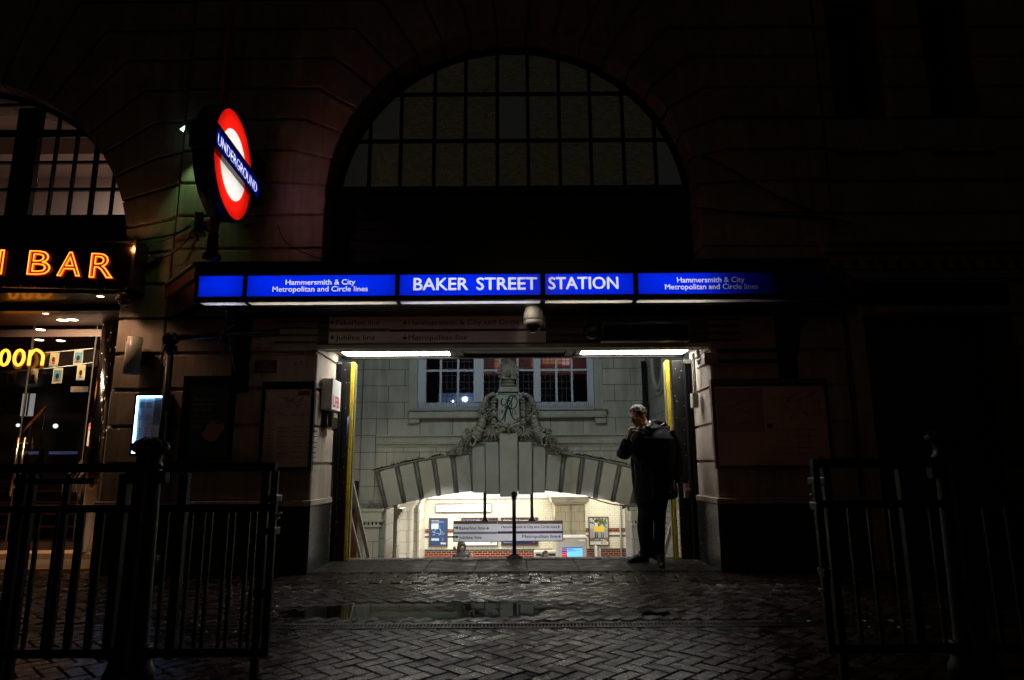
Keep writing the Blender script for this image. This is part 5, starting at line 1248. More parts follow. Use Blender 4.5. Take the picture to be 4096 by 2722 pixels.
def fig(cx_,top,bot,skin,shirt,jean,sc_):
    h=top-bot; X_=x0+cx_*W_; Z=lambda f:z0+(bot+f*h)*H_; w2=.05*sc_
    for s in (-1,1): q.tube([(X_+s*.028,yy-.004,Z(.48)),(X_+s*.032,yy-.004,Z(.06))],.020*sc_,jean,6,flat=.1); q.ball((X_+s*.035,yy-.005,Z(.03)),(.024,.002,.018),M_pw,6,4); q.tube([(X_+s*.055,yy-.005,Z(.8)),(X_+s*.075,yy-.005,Z(.65)),(X_+s*.03,yy-.006,Z(.58))],.014,skin,5,flat=.1)
    q.tube([(X_,yy-.005,Z(.84)),(X_,yy-.005,Z(.46))],[w2,w2*1.1],shirt,8,flat=.08); q.ball((X_,yy-.006,Z(.92)),(.030,.003,.040),skin,8,6); q.ball((X_,yy-.0055,Z(.96)),(.038,.003,.034),mat('print_hair',(.02,.012,.01),.6),8,6)
sk_=mat('print_skin',(.12,.05,.03),.6)
fig(.36,.93,.17,sk_,mat('print_grey_shirt',(.5,.5,.52),.6),mat('print_jeans_dark',(.06,.07,.09),.6),1.1); fig(.68,.86,.17,mat('print_skin_b',(.22,.10,.06),.6),mat('print_aqua_shirt',(.20,.40,.42),.6),mat('print_jeans',(.08,.14,.24),.6),.95)
q.obox((x0+.21*W_,yy-.010,z0+.49*H_),(.58*W_,0,-.03*H_),(.03*W_,0,.21*H_),(0,.002,0),mat('print_yellow',(.80,.55,.05),.5)); pr(.70,.90,.14,.18,MATS['print_yellow'],4)
P=[(x0+.66*W_+.03*math.cos(a/8*PI),z0+.06*H_+.03*math.sin(a/8*PI)) for a in range(17)]+[(x0+.66*W_+.02*math.cos(a/8*PI),z0+.06*H_+.02*math.sin(a/8*PI)) for a in range(16,-1,-1)]; q.add([(a,yy-.005,b) for a,b in P],[tuple(range(len(P)))],M_pn); q.box((x0+.66*W_-.045,yy-.006,z0+.06*H_-.007),(x0+.66*W_+.045,yy-.005,z0+.06*H_+.007),M_pn); lines(q,x0+.76*W_,x1-.03,z0+.03,z0+.09,yy-.004,3,M_pb,.006); lines(q,x0+.04,x0+.3,z0+.05,z0+.07,yy-.004,1,M_pb,.008)
q.build('print',T)
# wall direction sign
def arrow(q,x,y,z,L,m,t=.012,h=.035,d=1):
    q.box((x,y-.003,z-t/2),(x+L*.96*d,y-.001,z+t/2),m)
    for s in (-1,1): q.obox((x+L*d,y-.003,z),(-h*d,0,s*h),(-.014*d,0,-s*.014) if 0 else (-t*1.2*d,0,0),(0,.002,0),m)
wy=HY-.10; a=atp(1400+1343/3.933,1900+590/3.933,wy); b=atp(1400+2228/3.933,1900+447/3.933,wy)
T=thing('wall_direction_sign','white Bakerloo line and Jubilee line sign with brown and grey stripes on the far wall','sign',((a.x+b.x)/2,wy,a.z))
q=MB(); q.box((a.x,wy,a.z),(b.x,wy+.05,b.z),mat('wall_sign_edge',(.12,.12,.13),.4),bev=.008); q.box((a.x+.015,wy-.003,a.z+.015),(b.x-.015,wy-.001,b.z-.012),M_pw); q.build('panel',T)
W_=b.x-a.x; H_=b.z-a.z; q=MB(); q.box((a.x+.015,wy-.005,b.z-.14*H_),(a.x+.5*W_,wy-.0035,b.z-.012),mat('stripe_brown',(.22,.07,.03),.5)); q.box((a.x+.5*W_,wy-.005,b.z-.14*H_),(b.x-.015,wy-.0035,b.z-.012),mat('stripe_grey',(.35,.37,.39),.5)); q.build('line_stripe',T)
M_tn=mat('sign_text_navy',(.05,.05,.09),.5)
q=MB(); q.text('Bakerloo line',(a.x+.08*W_,wy-.0035,a.z+.44*H_),(1,0,0),(0,0,1),.24*H_,M_tn,width=.345*W_,off=.008,depth=.001); q.text('Jubilee line',(a.x+.575*W_,wy-.0035,a.z+.44*H_),(1,0,0),(0,0,1),.24*H_,M_tn,width=.32*W_,off=.008,depth=.001); q.build('lettering',T)
q=MB(); arrow(q,a.x+.02*W_,wy-.003,a.z+.55*H_,.035*W_,M_tn); arrow(q,a.x+.52*W_,wy-.003,a.z+.55*H_,.03*W_,M_tn); q.build('arrow',T)
# hanging direction sign in front of the hall
gy=15.0; a=at(1045,1248,gy); b=at(1295.5,1201,gy)
T=thing('hanging_direction_sign','wide hanging sign of line names with arrows under the arch on two black rods','sign',((a.x+b.x)/2,gy,a.z))
M_hs=mat('hanging_sign_white',(.84,.84,.88),.35)
q=MB(); q.box((a.x-.012,gy,a.z-.012),(b.x+.012,gy+.09,b.z+.012),mat('hanging_frame',(.03,.03,.035),.4),bev=.012); q.box((a.x+.006,gy-.003,a.z+.006),(b.x-.006,gy-.001,b.z-.006),M_hs); q.build('panel',T)
W_=b.x-a.x; H_=b.z-a.z; q=MB()
def st_(x0_,x1_,z0_,z1_,m): q.box((a.x+x0_*W_+.006,gy-.005,a.z+z0_*H_),(a.x+x1_*W_-.002,gy-.0035,a.z+z1_*H_),m)
st_(0,.40,.88,.985,mat('hs_brown',(.12,.035,.02),.5)); st_(.40,1,.88,.985,mat('hs_pink',(.28,.12,.12),.5)); st_(.40,1,.865,.925,mat('hs_yellow',(.55,.38,.06),.5)); st_(0,.40,.37,.48,mat('hs_grey',(.16,.18,.20),.5)); st_(.40,1,.38,.50,mat('hs_purple',(.06,.01,.08),.5)); q.build('line_stripe',T)
q=MB(); hh=.15*H_
for tx,xx,zz2,w_ in (('Bakerloo line',.05,.60,.235),('Jubilee line',.05,.125,.205),('Hammersmith & City and Circle lines',.44,.66,.51),('Metropolitan line',.63,.155,.32)):
    q.text(tx,(a.x+xx*W_,gy-.0035,a.z+zz2*H_),(1,0,0),(0,0,1),hh*(.85 if xx==.44 else 1.05),M_ink,width=w_*W_,off=.012,depth=.002)
q.build('lettering',T)
q=MB()
for (x_,z_,L_) in ((.295,.66,.07),(.955,.71,.05),(.955,.215,.065)): arrow(q,a.x+x_*W_,gy-.003,a.z+z_*H_,L_,M_ink,t=.014,h=.03)
for z_ in (.69,.23): arrow(q,a.x+.004,gy-.004,a.z+z_*H_,.10,M_ink,t=.028,h=.026)
q.build('arrow',T)
for u in (1117,1225.5):
    X=at(u,1190,gy+.04).x; q=MB(); q.tube([(X,gy+.045,b.z),(X,gy+.045,.62)],.035,M_black,8); q.lathe([(.08,b.z+.01),(.08,b.z+.02),(.035,b.z+.09)],(X,gy+.045,0),M_black,10); q.build('rod',T)
q=MB()
for i in range(60):
    x=a.x+random.random()*W_; q.tube([(x,gy+.045,b.z),(x+random.gauss(0,.012),gy+.045,b.z+random.uniform(.06,.13))],.0028,M_zinc,3)
q.build('bird_spikes',T)
# ticket machine
ty=20.6; A=lambda x,y:atp(2200+x/3.933,1900+y/3.933,ty)
a=A(112,1300); b=A(578,985)
T=thing('ticket_machine','tall grey ticket machine housing with a lit blue and red screen','ticket machine',((a.x+b.x)/2,ty,FZ))
q=MB(); q.box((a.x,ty,FZ),(b.x,ty+.5,b.z),mat('machine_grey',(.40,.385,.35),.5,var=.08),bev=.03); q.box((a.x-.01,ty-.03,b.z-.02),(b.x+.01,ty+.52,b.z+.03),M_white,bev=.01); q.box((b.x-.24,ty-.006,b.z-.10),(b.x-.05,ty-.001,b.z-.07),M_white); p=A(180,1020); q.box((p.x,ty-.006,p.z-.01),(p.x+.12,ty-.001,p.z+.02),mat('machine_red',(.5,.12,.06),.5)); q.build('housing',T)
a=A(187,1298); b=A(508,1137)
q=MB(); q.box((a.x,ty-.02,a.z-.1),(b.x,ty-.001,b.z),emat('screen_blue',(.16,.55,1.0),1.0)); s_=q.build('screen',T)
q=MB(); w2=b.x-a.x; h2=b.z-a.z
q.box((a.x,ty-.023,b.z-.10*h2),(b.x,ty-.021,b.z),emat('screen_navy',(.02,.04,.25),1))
for (f0,f1,m) in ((.68,.88,'r'),(.50,.66,'n'),(.30,.48,'r'),(.05,.28,'r2')): q.box((a.x,ty-.023,a.z+f0*h2),(a.x+.26*w2,ty-.021,a.z+f1*h2),{'r':emat('screen_red',(.45,.03,.05),1),'n':MATS['screen_navy'],'r2':emat('screen_red_bright',(.8,.01,.03),1)}[m])
q.box((a.x+.28*w2,ty-.023,b.z-.24*h2),(a.x+.57*w2,ty-.021,b.z-.18*h2),MATS['screen_navy']); lines(q,a.x+.28*w2,a.x+.9*w2,b.z-.42*h2,b.z-.28*h2,ty-.022,2,MATS['screen_navy'],.008); q.build('screen_text',s_)
# white machine left of the screen and white gate post right
q=MB(); a=atp(1400+1243/1.6857,2230,21.2); b=atp(1400+1385/1.6857,1900+515/1.6857,21.2); q.box((a.x,21.2,FZ),(b.x+.2,21.6,b.z),mat('desk_grey',(.5,.48,.42),.4),bev=.02); q.box((a.x+.05,21.19,b.z-.14),(b.x,21.199,b.z-.07),M_ink); q.build('ticket_desk',label='low grey ticket desk with a dark slot left of the ticket machine',cat='desk')
q=MB(); a=A(718,1300); b=A(812,1130); q.box((a.x,ty,FZ),(a.x+.06,ty+.3,b.z),M_white,bev=.01); q.box((b.x-.05,ty+.2,FZ),(b.x,ty+.3,b.z-.09),M_white,bev=.01); q.box((a.x+.06,ty+.22,FZ),(b.x-.05,ty+.24,b.z-.12),mat('gate_glass',(.6,.62,.6),.2)); q.build('barrier_post',label='white barrier post standing under the framed photograph poster',cat='post')
# cable sagging under the arch at right
q=MB(); q.tube(smoothpath([tuple(atp(x_,y_,WY-.1)) for x_,y_ in ((2355,1990),(2410,2008),(2460,2020),(2512,2023),(2540,2020))],5),.012,M_black,5); q.tube([tuple(atp(2492,2021,WY-.1)),tuple(atp(2492,2038,WY-.1))],.018,M_black,5); q.build('cable',label='black cable sagging under the right side of the flat arch',cat='cable')
q=MB(); rf=random.Random(2)
for k in range(26): p=atp(2530+rf.gauss(0,9),2030+rf.gauss(0,6),WY-.12); q.ball(p,(.05*rf.uniform(.5,1),.04,.04*rf.uniform(.5,1)),M_soot,6,4)
q.build('bird_nest',label='dark ragged clump of debris on the right arch springing behind the man',cat='debris')
# ------------------------------------------------------------------ the bar in the left arch
tg=bpy.data.materials.new('thin_glass'); n_,l_=nt(tg); n_.remove(n_['Principled BSDF']); t_=n_.new('ShaderNodeBsdfTransparent'); t_.inputs[0].default_value=(.86,.86,.84,1); g_=n_.new('ShaderNodeBsdfGlossy'); g_.inputs['Roughness'].default_value=.03; m_=n_.new('ShaderNodeMixShader'); f_=n_.new('ShaderNodeFresnel'); f_.inputs[0].default_value=1.45
l_.new(f_.outputs[0],m_.inputs[0]); l_.new(t_.outputs[0],m_.inputs[1]); l_.new(g_.outputs[0],m_.inputs[2]); l_.new(m_.outputs[0],n_['Material Output'].inputs['Surface'])
bar=thing('bar_building','glass fronted bar inside the left stone arch with a lit arched window above','bar',(-6.5,8.3,0))
BY=7.76; acx,acz,ar=-6.85,3.5,2.36
zwb=atp(400,867,BY).z
a0=math.asin((zwb-acz)/ar)
q=MB(); O=[(acx+ar*math.cos(a0+(PI-2*a0)*i/40),acz+ar*math.sin(a0+(PI-2*a0)*i/40)) for i in range(41)]; I=[(acx+(ar-.07)*math.cos(a0+(PI-2*a0)*i/40),acz+(ar-.07)*math.sin(a0+(PI-2*a0)*i/40)) for i in range(41)]
for i in range(40): q.prism([O[i],O[i+1],I[i+1],I[i]],BY-.05,BY+.05,M_black)
for i in range(-1,14):
    z=[atp(300,p,BY).z for p in (422,537,652,760)]
vb=[(40,133,1),(200,208,0),(282,290,0),(364,378,0),(448,456,0)]
def zc_arc(X): return acz+math.sqrt(max(.0,(ar-.05)**2-(X-acx)**2))
for pa,pb,th in vb:
    a,b=atp(pa,760,BY).x,atp(pb,760,BY).x; q.box((a,BY-(.04 if th else .025),zwb),(b,BY+(.04 if th else .025),min(zc_arc(a),zc_arc(b))),M_black)
for k,X in enumerate((-6.85,-7.3,-7.65,-8.0,-8.35,-8.7)): q.box((X-.012,BY-.025,zwb),(X+.012,BY+.025,zc_arc(X)),M_black)
for py,th in ((422,.018),(537,.05),(652,.018),(760,.018)):
    z=atp(300,py,BY).z; hw=math.sqrt(max(.04,(ar-.04)**2-(z-acz)**2)); q.box((acx-hw,BY-.022,z-th),(acx+hw,BY+.022,z+th),M_black)
q.box((acx-2.3,BY-.06,zwb-.09),(acx+2.3,BY+.06,zwb+.0),M_black)
wf=q.build('arched_window_frame',bar)
q=MB(); q.add([(p[0],BY+.01,p[1]) for p in I],[tuple(range(len(I)))],tg); q.build('glass_pane',wf)
q=MB(); q.box((acx-2.33,BY-.02,2.98),(acx+2.33,BY+.1,zwb-.09),M_black)
for k in range(4): q.box((acx-2.33,BY-.035,3.2+k*.26),(acx+2.33,BY-.02,3.22+k*.26),MATS['louvre'])
q.build('dark_panel',bar)
M_rm=mat('upper_plaster',(.50,.40,.36),.7,var=.08,vs=1.5)
q=MB(); q.box((-9.6,11.2,3.1),(-4.3,11.3,7.2),M_rm); q.box((-4.4,8.26,3.1),(-4.3,11.2,7.2),M_rm); q.box((-9.7,8.26,3.1),(-9.6,11.2,7.2),M_rm); q.box((-9.6,8.26,6.3),(-4.4,11.2,6.42),M_rm); q.box((-9.6,8.26,4.1),(-4.4,11.2,4.2),M_rm)
q.box((-5.2,10.6,4.2),(-4.9,11.19,6.3),M_rm); q.box((-9.6,9.6,5.95),(-4.4,9.9,6.3),M_rm); q.build('upper_room',bar)
q=MB(); q.tube([atp(143,700,9.2)+Vector((0,0,0)),atp(150,745,9.2)],.014,mat('hook_brown',(.10,.05,.03),.5),5); q.ball(atp(140,705,9.2),(.05,.03,.05),M_black); q.build('window_catch',bar)
# fascia sign
La=Vector((-6.9,6.85,0)); Ra=Vector((at(308,610,7.15).x,7.15,0)); zt2=at(308,560,7.15).z; zb2_=at(308,666,7.15).z
dr=(Ra-La); drn=dr.normalized(); nrm_=drn.cross(Vector((0,0,1)))
bs=thing('bar_fascia_sign','dark reflective fascia with orange neon capital letters reading BAR','sign',tuple(Ra))
M_bronze=mat('bronze_panel',(.07,.038,.026),.26,metal=1,rvar=.06,vs=2,bump=.05,bs=3)
q=MB(); q.obox((La.x,La.y,zb2_),dr,(.0,.3,0),(0,0,zt2-zb2_),M_bronze); q.obox((La.x,La.y,zb2_-.012)-Vector((0,.012,0)) if 0 else Vector((La.x,La.y-.014,zb2_-.012)),dr,(0,.05,0),(0,0,.024),M_black); q.obox(Vector((La.x,La.y-.014,zt2-.012)),dr,(0,.05,0),(0,0,.024),M_black); q.obox(Vector((Ra.x-.02,Ra.y-.02,zb2_)),(.03,0,0),(0,.3,0),(0,0,zt2-zb2_+.03),mat('bronze_edge',(.3,.2,.14),.3,metal=1)); q.build('panel',bs)
M_neon=emat('neon_orange',(1,.045,.004),1.5); M_neonc=emat('neon_core',(1,.36,.02),2.6)
def on_panel(u,v):
    d=rayp(u*S,v*S); o=Vector((0,0,CAMZ)); t=(La-o).dot(nrm_)/d.dot(nrm_); p=o+d*t; return p
for ch,u0,u1,vt,vb_ in (('N',-48,7,577,631),('B',64,117,580,633),('A',133,187,583,636),('R',207,262,586,640)):
    p=on_panel(u0,vb_); p2=on_panel(u1,vb_); pt_=on_panel(u0,vt); h=pt_.z-p.z; wd=(p2-p).length
    q=MB(); q.text(ch,p,drn,(0,0,1),h,M_neon,width=wd,depth=.018,outline=.011); q.text(ch,p,drn,(0,0,1),h,M_neonc,width=wd,depth=.026,outline=.0055); o=q.build('neon_letter',bs)
q=MB()
for k in range(16):
    t=random.random(); p=La+dr*t; q.tube([(p.x,p.y-.05,zb2_-.0),(p.x,p.y-.05,zb2_-.02)],.006,M_zinc,5)
q.build('fixing',bs)
# soffit and recess
q=MB(); so_m=mat('bar_soffit',(.10,.06,.045),.36,coat=.2,var=.2,vs=2)
q.prismz([(La.x-3,La.y+.1),(Ra.x,Ra.y+.1),(-4.42,F+.0),(-4.5,8.9),(-9.6,8.9)],zb2_-.03,zb2_+.0,so_m); q.build('soffit',bar)
def downlight(px,py,z,lab,par=None,r=.035):
    p=gndp(px,py,z-.004); T=thing('ceiling_downlight',lab,'downlight',(p.x,p.y,z),'downlights of the bar')
    q=MB(); q.lathe([(r,-.004),(r*.9,-.002)],p,emat('downlight_warm',(1,.72,.42),14),12); q.build('lens',T)
    q=MB(); q.lathe([(r*1.35,-.002),(r*1.35,0.004),(r*1.0,.004)],p,M_zinc,12); q.build('ring',T); return p
zs_=zb2_-.03
D1=downlight(402,1186,zs_,'round downlight in the bar soffit below the letter R')
D2=downlight(182,1254,zs_,'round downlight in the bar soffit below the letter A')
# interior
IB=12.6
M_bi=mat('bar_interior_dark',(.035,.022,.017),.5,var=.3); M_bc=mat('bar_ceiling',(.10,.06,.045),.5)
q=MB(); q.box((-9.7,IB,0),(-4.3,IB+.1,3.1),M_bi); q.box((-4.42,8.26,0),(-4.3,IB,3.1),M_bi); q.box((-9.8,8.26,0),(-9.7,IB,3.1),M_bi); q.box((-9.7,8.9,2.9),(-4.42,IB,3.0),M_bc); q.box((-9.7,9.8,2.62),(-4.42,IB,2.90),M_bi); q.box((-9.7,8.9,0.0),(-4.42,IB,.19),M_bi); q.build('interior',bar)
for px,py,z,lab in ((250,1281,2.9,'left lens of the twin downlight behind the bar glass'),(290,1279,2.9,'right lens of the twin downlight behind the bar glass')): downlight(px,py,z,lab,r=.06)
for px,py,lab in ((162,1319,'small downlight deep inside the bar, upper left of three'),(157,1360,'small downlight deep inside the bar, lower left of three'),(243,1363,'small downlight deep inside the bar, right of three')): downlight(px,py,2.615,lab,r=.045)
# stairs and steps
M_bst=mat('step_brown',(.16,.075,.045),.4,var=.2); M_edge=mat('step_nosing',(.55,.30,.16),.35)
q=MB()
for i in range(6):
    y=8.95+.30*i; z=.20+.148*i if i else .20; q.box((-9.7,y,0),(-4.55,y+.32,z),M_bst); q.box((-9.7,y-.004,z-.012),(-4.55,y+.02,z+.003),M_edge)
q.build('steps',bar)
q=MB(); M_tan=mat('tan_step',(.30,.19,.11),.4,var=.2,vs=5)
q.box((-9.7,8.60,-.02),(-4.5,8.95,.09),M_tan,bev=.008); q.box((-9.7,7.82,-.03),(-4.42,8.60,.010),mat('grey_slab',(.10,.085,.075),.4,var=.3)); q.box((-9.7,7.77,-.02),(-4.4,7.815,.018),mat('yellow_line',(.50,.28,.03),.45)); q.build('entrance_step',bar)
q=MB(); q.box((-4.75,8.3,0),(-4.5,8.95,.62),mat('brown_box',(.14,.07,.05),.5)); q.build('doorside_box',bar)
# glass front and doors
GY2=8.92
q=MB(); q.box((-9.6,GY2,.2),(-4.5,GY2+.012,zs_),tg); gf=q.build('glass_front',bar)
q=MB()
for px in (100,358): X=atp(px,1600,GY2).x; q.box((X-.008,GY2-.01,.2),(X+.008,GY2+.02,zs_),mat('glass_joint',(.10,.08,.07),.3,metal=.5))
q.box((atp(290,1545,GY2).x,GY2-.03,atp(290,1570,GY2).z),(atp(360,1545,GY2).x,GY2+.04,atp(290,1548,GY2).z),M_steel); q.build('glass_fitting',gf)
for pa in (70,95):
    X=atp(pa,1800,GY2-.06).x; q=MB(); q.tube([(X,GY2-.07,atp(0,1752,GY2).z),(X,GY2-.07,atp(0,1985,GY2).z)],.017,mat('brass_rail',(.55,.42,.28),.25,metal=1),10)
    for v in (1775,1950): q.tube([(X,GY2-.07,atp(0,v,GY2).z),(X,GY2,atp(0,v,GY2).z)],.010,M_zinc,6)
    q.build('door_handle',bar)
# mirrored column
q=MB(); X=atp(428,1500,8.7).x; q.lathe([(.13,.1),(.13,zs_-.01)],(X,8.72,0),mat('mirror_steel',(.55,.5,.46),.10,metal=1,bump=.25,bs=9),20); q.build('mirrored_column',label='mirror polished round column at the right edge of the bar front',cat='column')
q=MB()
rf=random.Random(8); fl_=emat('fairy_light',(1,.75,.45),2.2)  # glints of the mirrored column put in as small glowing balls
for k in range(9): px=400+rf.random()*62; py=1290+rf.random()*480; p=atp(px,py,8.56); q.ball(p,rf.uniform(.003,.006),fl_,6,4)
q.build('column_sparkles',label='tiny warm glowing sparkles standing for glints on the mirrored column',cat='sparkles')
q=MB(); pts=[atp(x_,y_,9.3) for x_,y_ in ((432,1430),(444,1480),(440,1530),(430,1500))]; q.add([tuple(p) for p in pts]+[tuple(p+Vector((0,.03,0))) for p in pts],[(0,1,2,3),(7,6,5,4),(0,1,5,4),(1,2,6,5),(2,3,7,6),(3,0,4,7)],mat('orange_cloth',(.6,.10,.02),.6,emit=(1,.16,.03),es=.25)); q.build('orange_lamp_shade',label='tall orange lit lamp shade reflected beside the mirrored column',cat='lamp')
# neon script
nY=8.80
ns_=thing('neon_word','orange neon lower case letters reading oon behind the bar glass','neon sign',(at(50,842,nY).x,nY,at(50,842,nY).z))
q=MB(); M_n2=emat('neon_amber',(1,.30,.02),3.2)
for (u0,u1,op) in ((-2,24,0),(30,58,0)):
    c=at((u0+u1)/2,824.5,nY); rx=(at(u1,824,nY).x-at(u0,824,nY).x)/2-.018; rz=(at(0,808,nY).z-at(0,842,nY).z)/2+.002; q.tube([(c.x+rx*math.cos(a/20*2*PI),nY,c.z+rz*math.sin(a/20*2*PI)) for a in range(21)],.019,M_n2,8)
a=at(66,842,nY); b=at(66,808,nY); r=at(96,842,nY); q.tube([(a.x,nY,a.z),(a.x,nY,b.z)],.019,M_n2,8)
w2=(r.x-a.x); q.tube(smoothpath([(a.x,nY,a.z+(b.z-a.z)*.62),(a.x+w2*.25,nY,b.z-.005),(a.x+w2*.6,nY,b.z+.0),(r.x,nY,a.z+(b.z-a.z)*.65),(r.x,nY,a.z)],6),.019,M_n2,8); q.build('neon_tube',ns_)
# bunting
BYY=9.05
bt=None
M_cardc=mat('card_cream',(.55,.46,.28),.6); M_cardb=mat('card_blue',(.10,.24,.30),.6); M_hat=mat('card_black',(.01,.01,.01),.6); M_cr=mat('card_red',(.4,.03,.02),.6); M_tape=mat('tape_white',(.6,.58,.52),.5)
for lab,path,flags in (('upper string of bunting cards with guardsman pictures in the bar window',[(150,1444-30),(240,1407),(320,1400),(375,1394)],[(195,237,1410,1467,0),(292,335,1404,1460,1)]),('lower string of bunting cards with guardsman pictures in the bar window',[(-20,1492),(80,1484),(200,1473),(300,1462),(373,1450)],[(24,67,1490,1541,2),(113,154,1481,1535,0),(207,253,1474,1535,1),(304,344,1461,1522,0)])):
    T=thing('bunting',lab,'bunting',tuple(atp(path[0][0],path[0][1],BYY)),'bunting strings in the bar window')
    q=MB(); q.tube([tuple(atp(a,b,BYY)) for a,b in path],.010,M_tape,5); q.build('string',T)
    for (xa,xb,ya,yb,kd) in flags:
        a=atp(xa,yb,BYY-.01); b=atp(xb,ya,BYY-.01); w2=b.x-a.x; h2=b.z-a.z; q=MB(); tl=random.uniform(-.08,.08)
        bg_,pn=(M_cardc,M_cardc) if kd==0 else (M_cardc,M_cardb)
        q.obox((a.x,BYY-.01,a.z),(w2,0,tl*w2),(0,.006,0),(-tl*h2*.3,0,h2),bg_)
        q.box((a.x+.1*w2,BYY-.013,a.z+.12*h2),(b.x-.1*w2,BYY-.0115,b.z-.12*h2),pn if kd else mat('card_tan',(.50,.38,.20),.6))
        if kd==0: q.box((a.x,BYY-.014,a.z),(b.x,BYY-.0125,a.z+.08*h2),M_cardb)
        q.ball((a.x+.5*w2,BYY-.015,a.z+.48*h2),(.2*w2,.004,.2*h2),M_hat,10,6); q.box((a.x+.32*w2,BYY-.018,a.z+.14*h2),(a.x+.68*w2,BYY-.015,a.z+.27*h2),M_cr); q.build('flag',T)
# small things seen inside the bar
q=MB(); 
for (px,py,r) in ((222,1705,.040),(72,1702,.030),(402,1635,.028)): q.ball(atp(px,py,11.4),r,emat('cool_spot',(.85,.95,1),1.6),8,6)
q.build('interior_lamp',label='small cool white lamps glowing low inside the dark bar',cat='lamp')
q=MB()
for (xa,xb) in ((75,150),(195,303)): a=atp(xa,1818,11); b=atp(xb,1806,11); q.box((a.x,11,a.z),(b.x,11.05,b.z),emat('counter_blue',(.12,.16,.40),.22))
q.build('counter_light',label='dim blue strip lights along the counter inside the bar',cat='light strip')
a=atp(58,1765,9.6); b=atp(182,1628,10.6); q=MB(); q.tube([a,b],.022,mat('mahogany',(.25,.07,.03),.3),8); 
for t in (0,.5,1): p=a.lerp(b,t); q.tube([p,p-Vector((0,0,.8))],.010,M_black,6)
q.build('stair_rail',label='brown stair handrail sloping up inside the bar',cat='handrail')
q=MB(); a=atp(80,1665,12.3); b=atp(136,1575,12.3); q.box((a.x,12.3,a.z),(b.x,12.35,b.z),emat('bright_opening',(.75,.72,.75),.42)); q.box((a.x+.28*(b.x-a.x)*2,12.28,a.z),(a.x+.34*(b.x-a.x)*2,12.30,b.z),M_black); q.build('lit_doorway',label='small pale lit opening seen deep inside the bar',cat='opening')
q=MB(); rf=random.Random(5)
for k in range(12): a=atp(275+rf.uniform(-30,70),1990+rf.uniform(-10,30),8.7); q.tube(smoothpath([a,a+Vector((rf.uniform(.0,.08),0,.25)),a+Vector((rf.uniform(.05,.25),0,.45))],3),.0035,mat('dry_reed',(.25,.18,.11),.5),4)
q.build('reeds',label='thin dry decorative reeds standing behind the railing in the bar entrance',cat='plant')
for nm,xa,xb,ya,yb,tx,lab in (('notice',346,404,1695,1785,1,'white notice with a red heading reading challenge 21 on the bar glass'),('notice',343,399,1796,1880,0,'plain white opening times notice below the red headed one')):
    a=atp(xa,yb,GY2-.012); b=atp(xb,ya,GY2-.012); T=thing(nm,lab,'notice',((a.x+b.x)/2,GY2,a.z)); q=MB(); q.box((a.x,GY2-.012,a.z),(b.x,GY2-.006,b.z),mat('notice_white',(.50,.46,.42),.5)); 
    if tx: q.box((a.x+.004,GY2-.014,b.z-.32*(b.z-a.z)),(b.x-.004,GY2-.0125,b.z-.004),mat('notice_red',(.5,.02,.03),.5))
    q.build('sheet',T); q=MB()
    if tx: q.text('challenge',(a.x+.01,GY2-.0145,b.z-.07),(1,0,0),(0,0,1),.032,M_white,width=(b.x-a.x)*.75,off=.01,depth=.001); q.text('21',(b.x-.09,GY2-.0145,b.z-.125),(1,0,0),(0,0,1),.040,M_white,off=.02,depth=.001)
    lines(q,a.x+.02,b.x-.02,a.z+.02,b.z-(.16 if tx else .03),GY2-.0135,7,mat('notice_print',(.18,.16,.16),.5),.005); q.build('lettering',T)
# ------------------------------------------------------------------ wall lamp, menu case, post
lp=at(302,862,7.25); lt=at(302,778,7.25)
T=thing('wall_lamp','tall pale cylinder wall lamp on the stone beside the bar','wall lamp',(lp.x,7.25,lp.z))
q=MB(); q.lathe([(.078,0),(.082,.003),(.082,lt.z-lp.z),(.070,lt.z-lp.z),(.070,.02),(.06,.02)],(lp.x,7.25,lp.z),mat('lamp_shell',(.45,.43,.40),.35),24); q.build('shade',T)
q=MB(); q.box((lp.x-.03,7.3,lp.z+.12),(lp.x+.16,F,lp.z+.26),M_black,bev=.008); q.build('bracket',T)
LPc=(lp.x,7.25,lp.z)
my=F-.14
T,x0,x1,z0,z1,yy=case(297,389,908,1050,'brightly lit blue white menu case behind the bollard','menu case',y=my,inner=mat('menu_back',(.6,.65,.7),.6),frame=mat('menu_frame',(.02,.02,.05),.35),name='menu_case',ft=.022,dep=.13)
q=MB(); sh_=mat('menu_sheet',(.62,.68,.74),.6)
mz=z0+(z1-z0)*.50
q.box((x0+.02,my+.013,mz),(x0+.58*(x1-x0),my+.018,z1-.01),sh_); q.box((x0+.03,my+.013,z0+.02),(x1-.0,my+.018,mz-.01),sh_)
ph=mat('menu_photo',(.16,.30,.38),.6); q.box((x0+.60*(x1-x0),my+.013,mz+.005),(x1,my+.018,z1-.02),ph)
pl_=mat('photo_dark',(.03,.06,.08),.6)
bx0,bx1,bz0,bz1=x0+.60*(x1-x0),x1,mz+.005,z1-.02
for k in range(7):
    t=k/6; q.add([(bx0,my+.012,bz0+(bz1-bz0)*t),(bx1,my+.012,min(bz1,bz0+(bz1-bz0)*(t*.6+.45))),(bx1,my+.012,min(bz1,bz0+(bz1-bz0)*(t*.6+.46))),(bx0,my+.012,bz0+(bz1-bz0)*t+.006)],[(0,1,2,3)],pl_)
    q.add([(bx0,my+.0118,bz0+(bz1-bz0)*(1-t*.6)),(bx1,my+.0118,bz0+(bz1-bz0)*max(0,.7-t)),(bx1,my+.0118,bz0+(bz1-bz0)*max(0,.7-t)+.005),(bx0,my+.0118,bz0+(bz1-bz0)*(1-t*.6)+.005)],[(0,1,2,3)],pl_)
q.build('menu_sheets',T)
q=MB(); mt=mat('menu_print',(.12,.18,.28),.6)
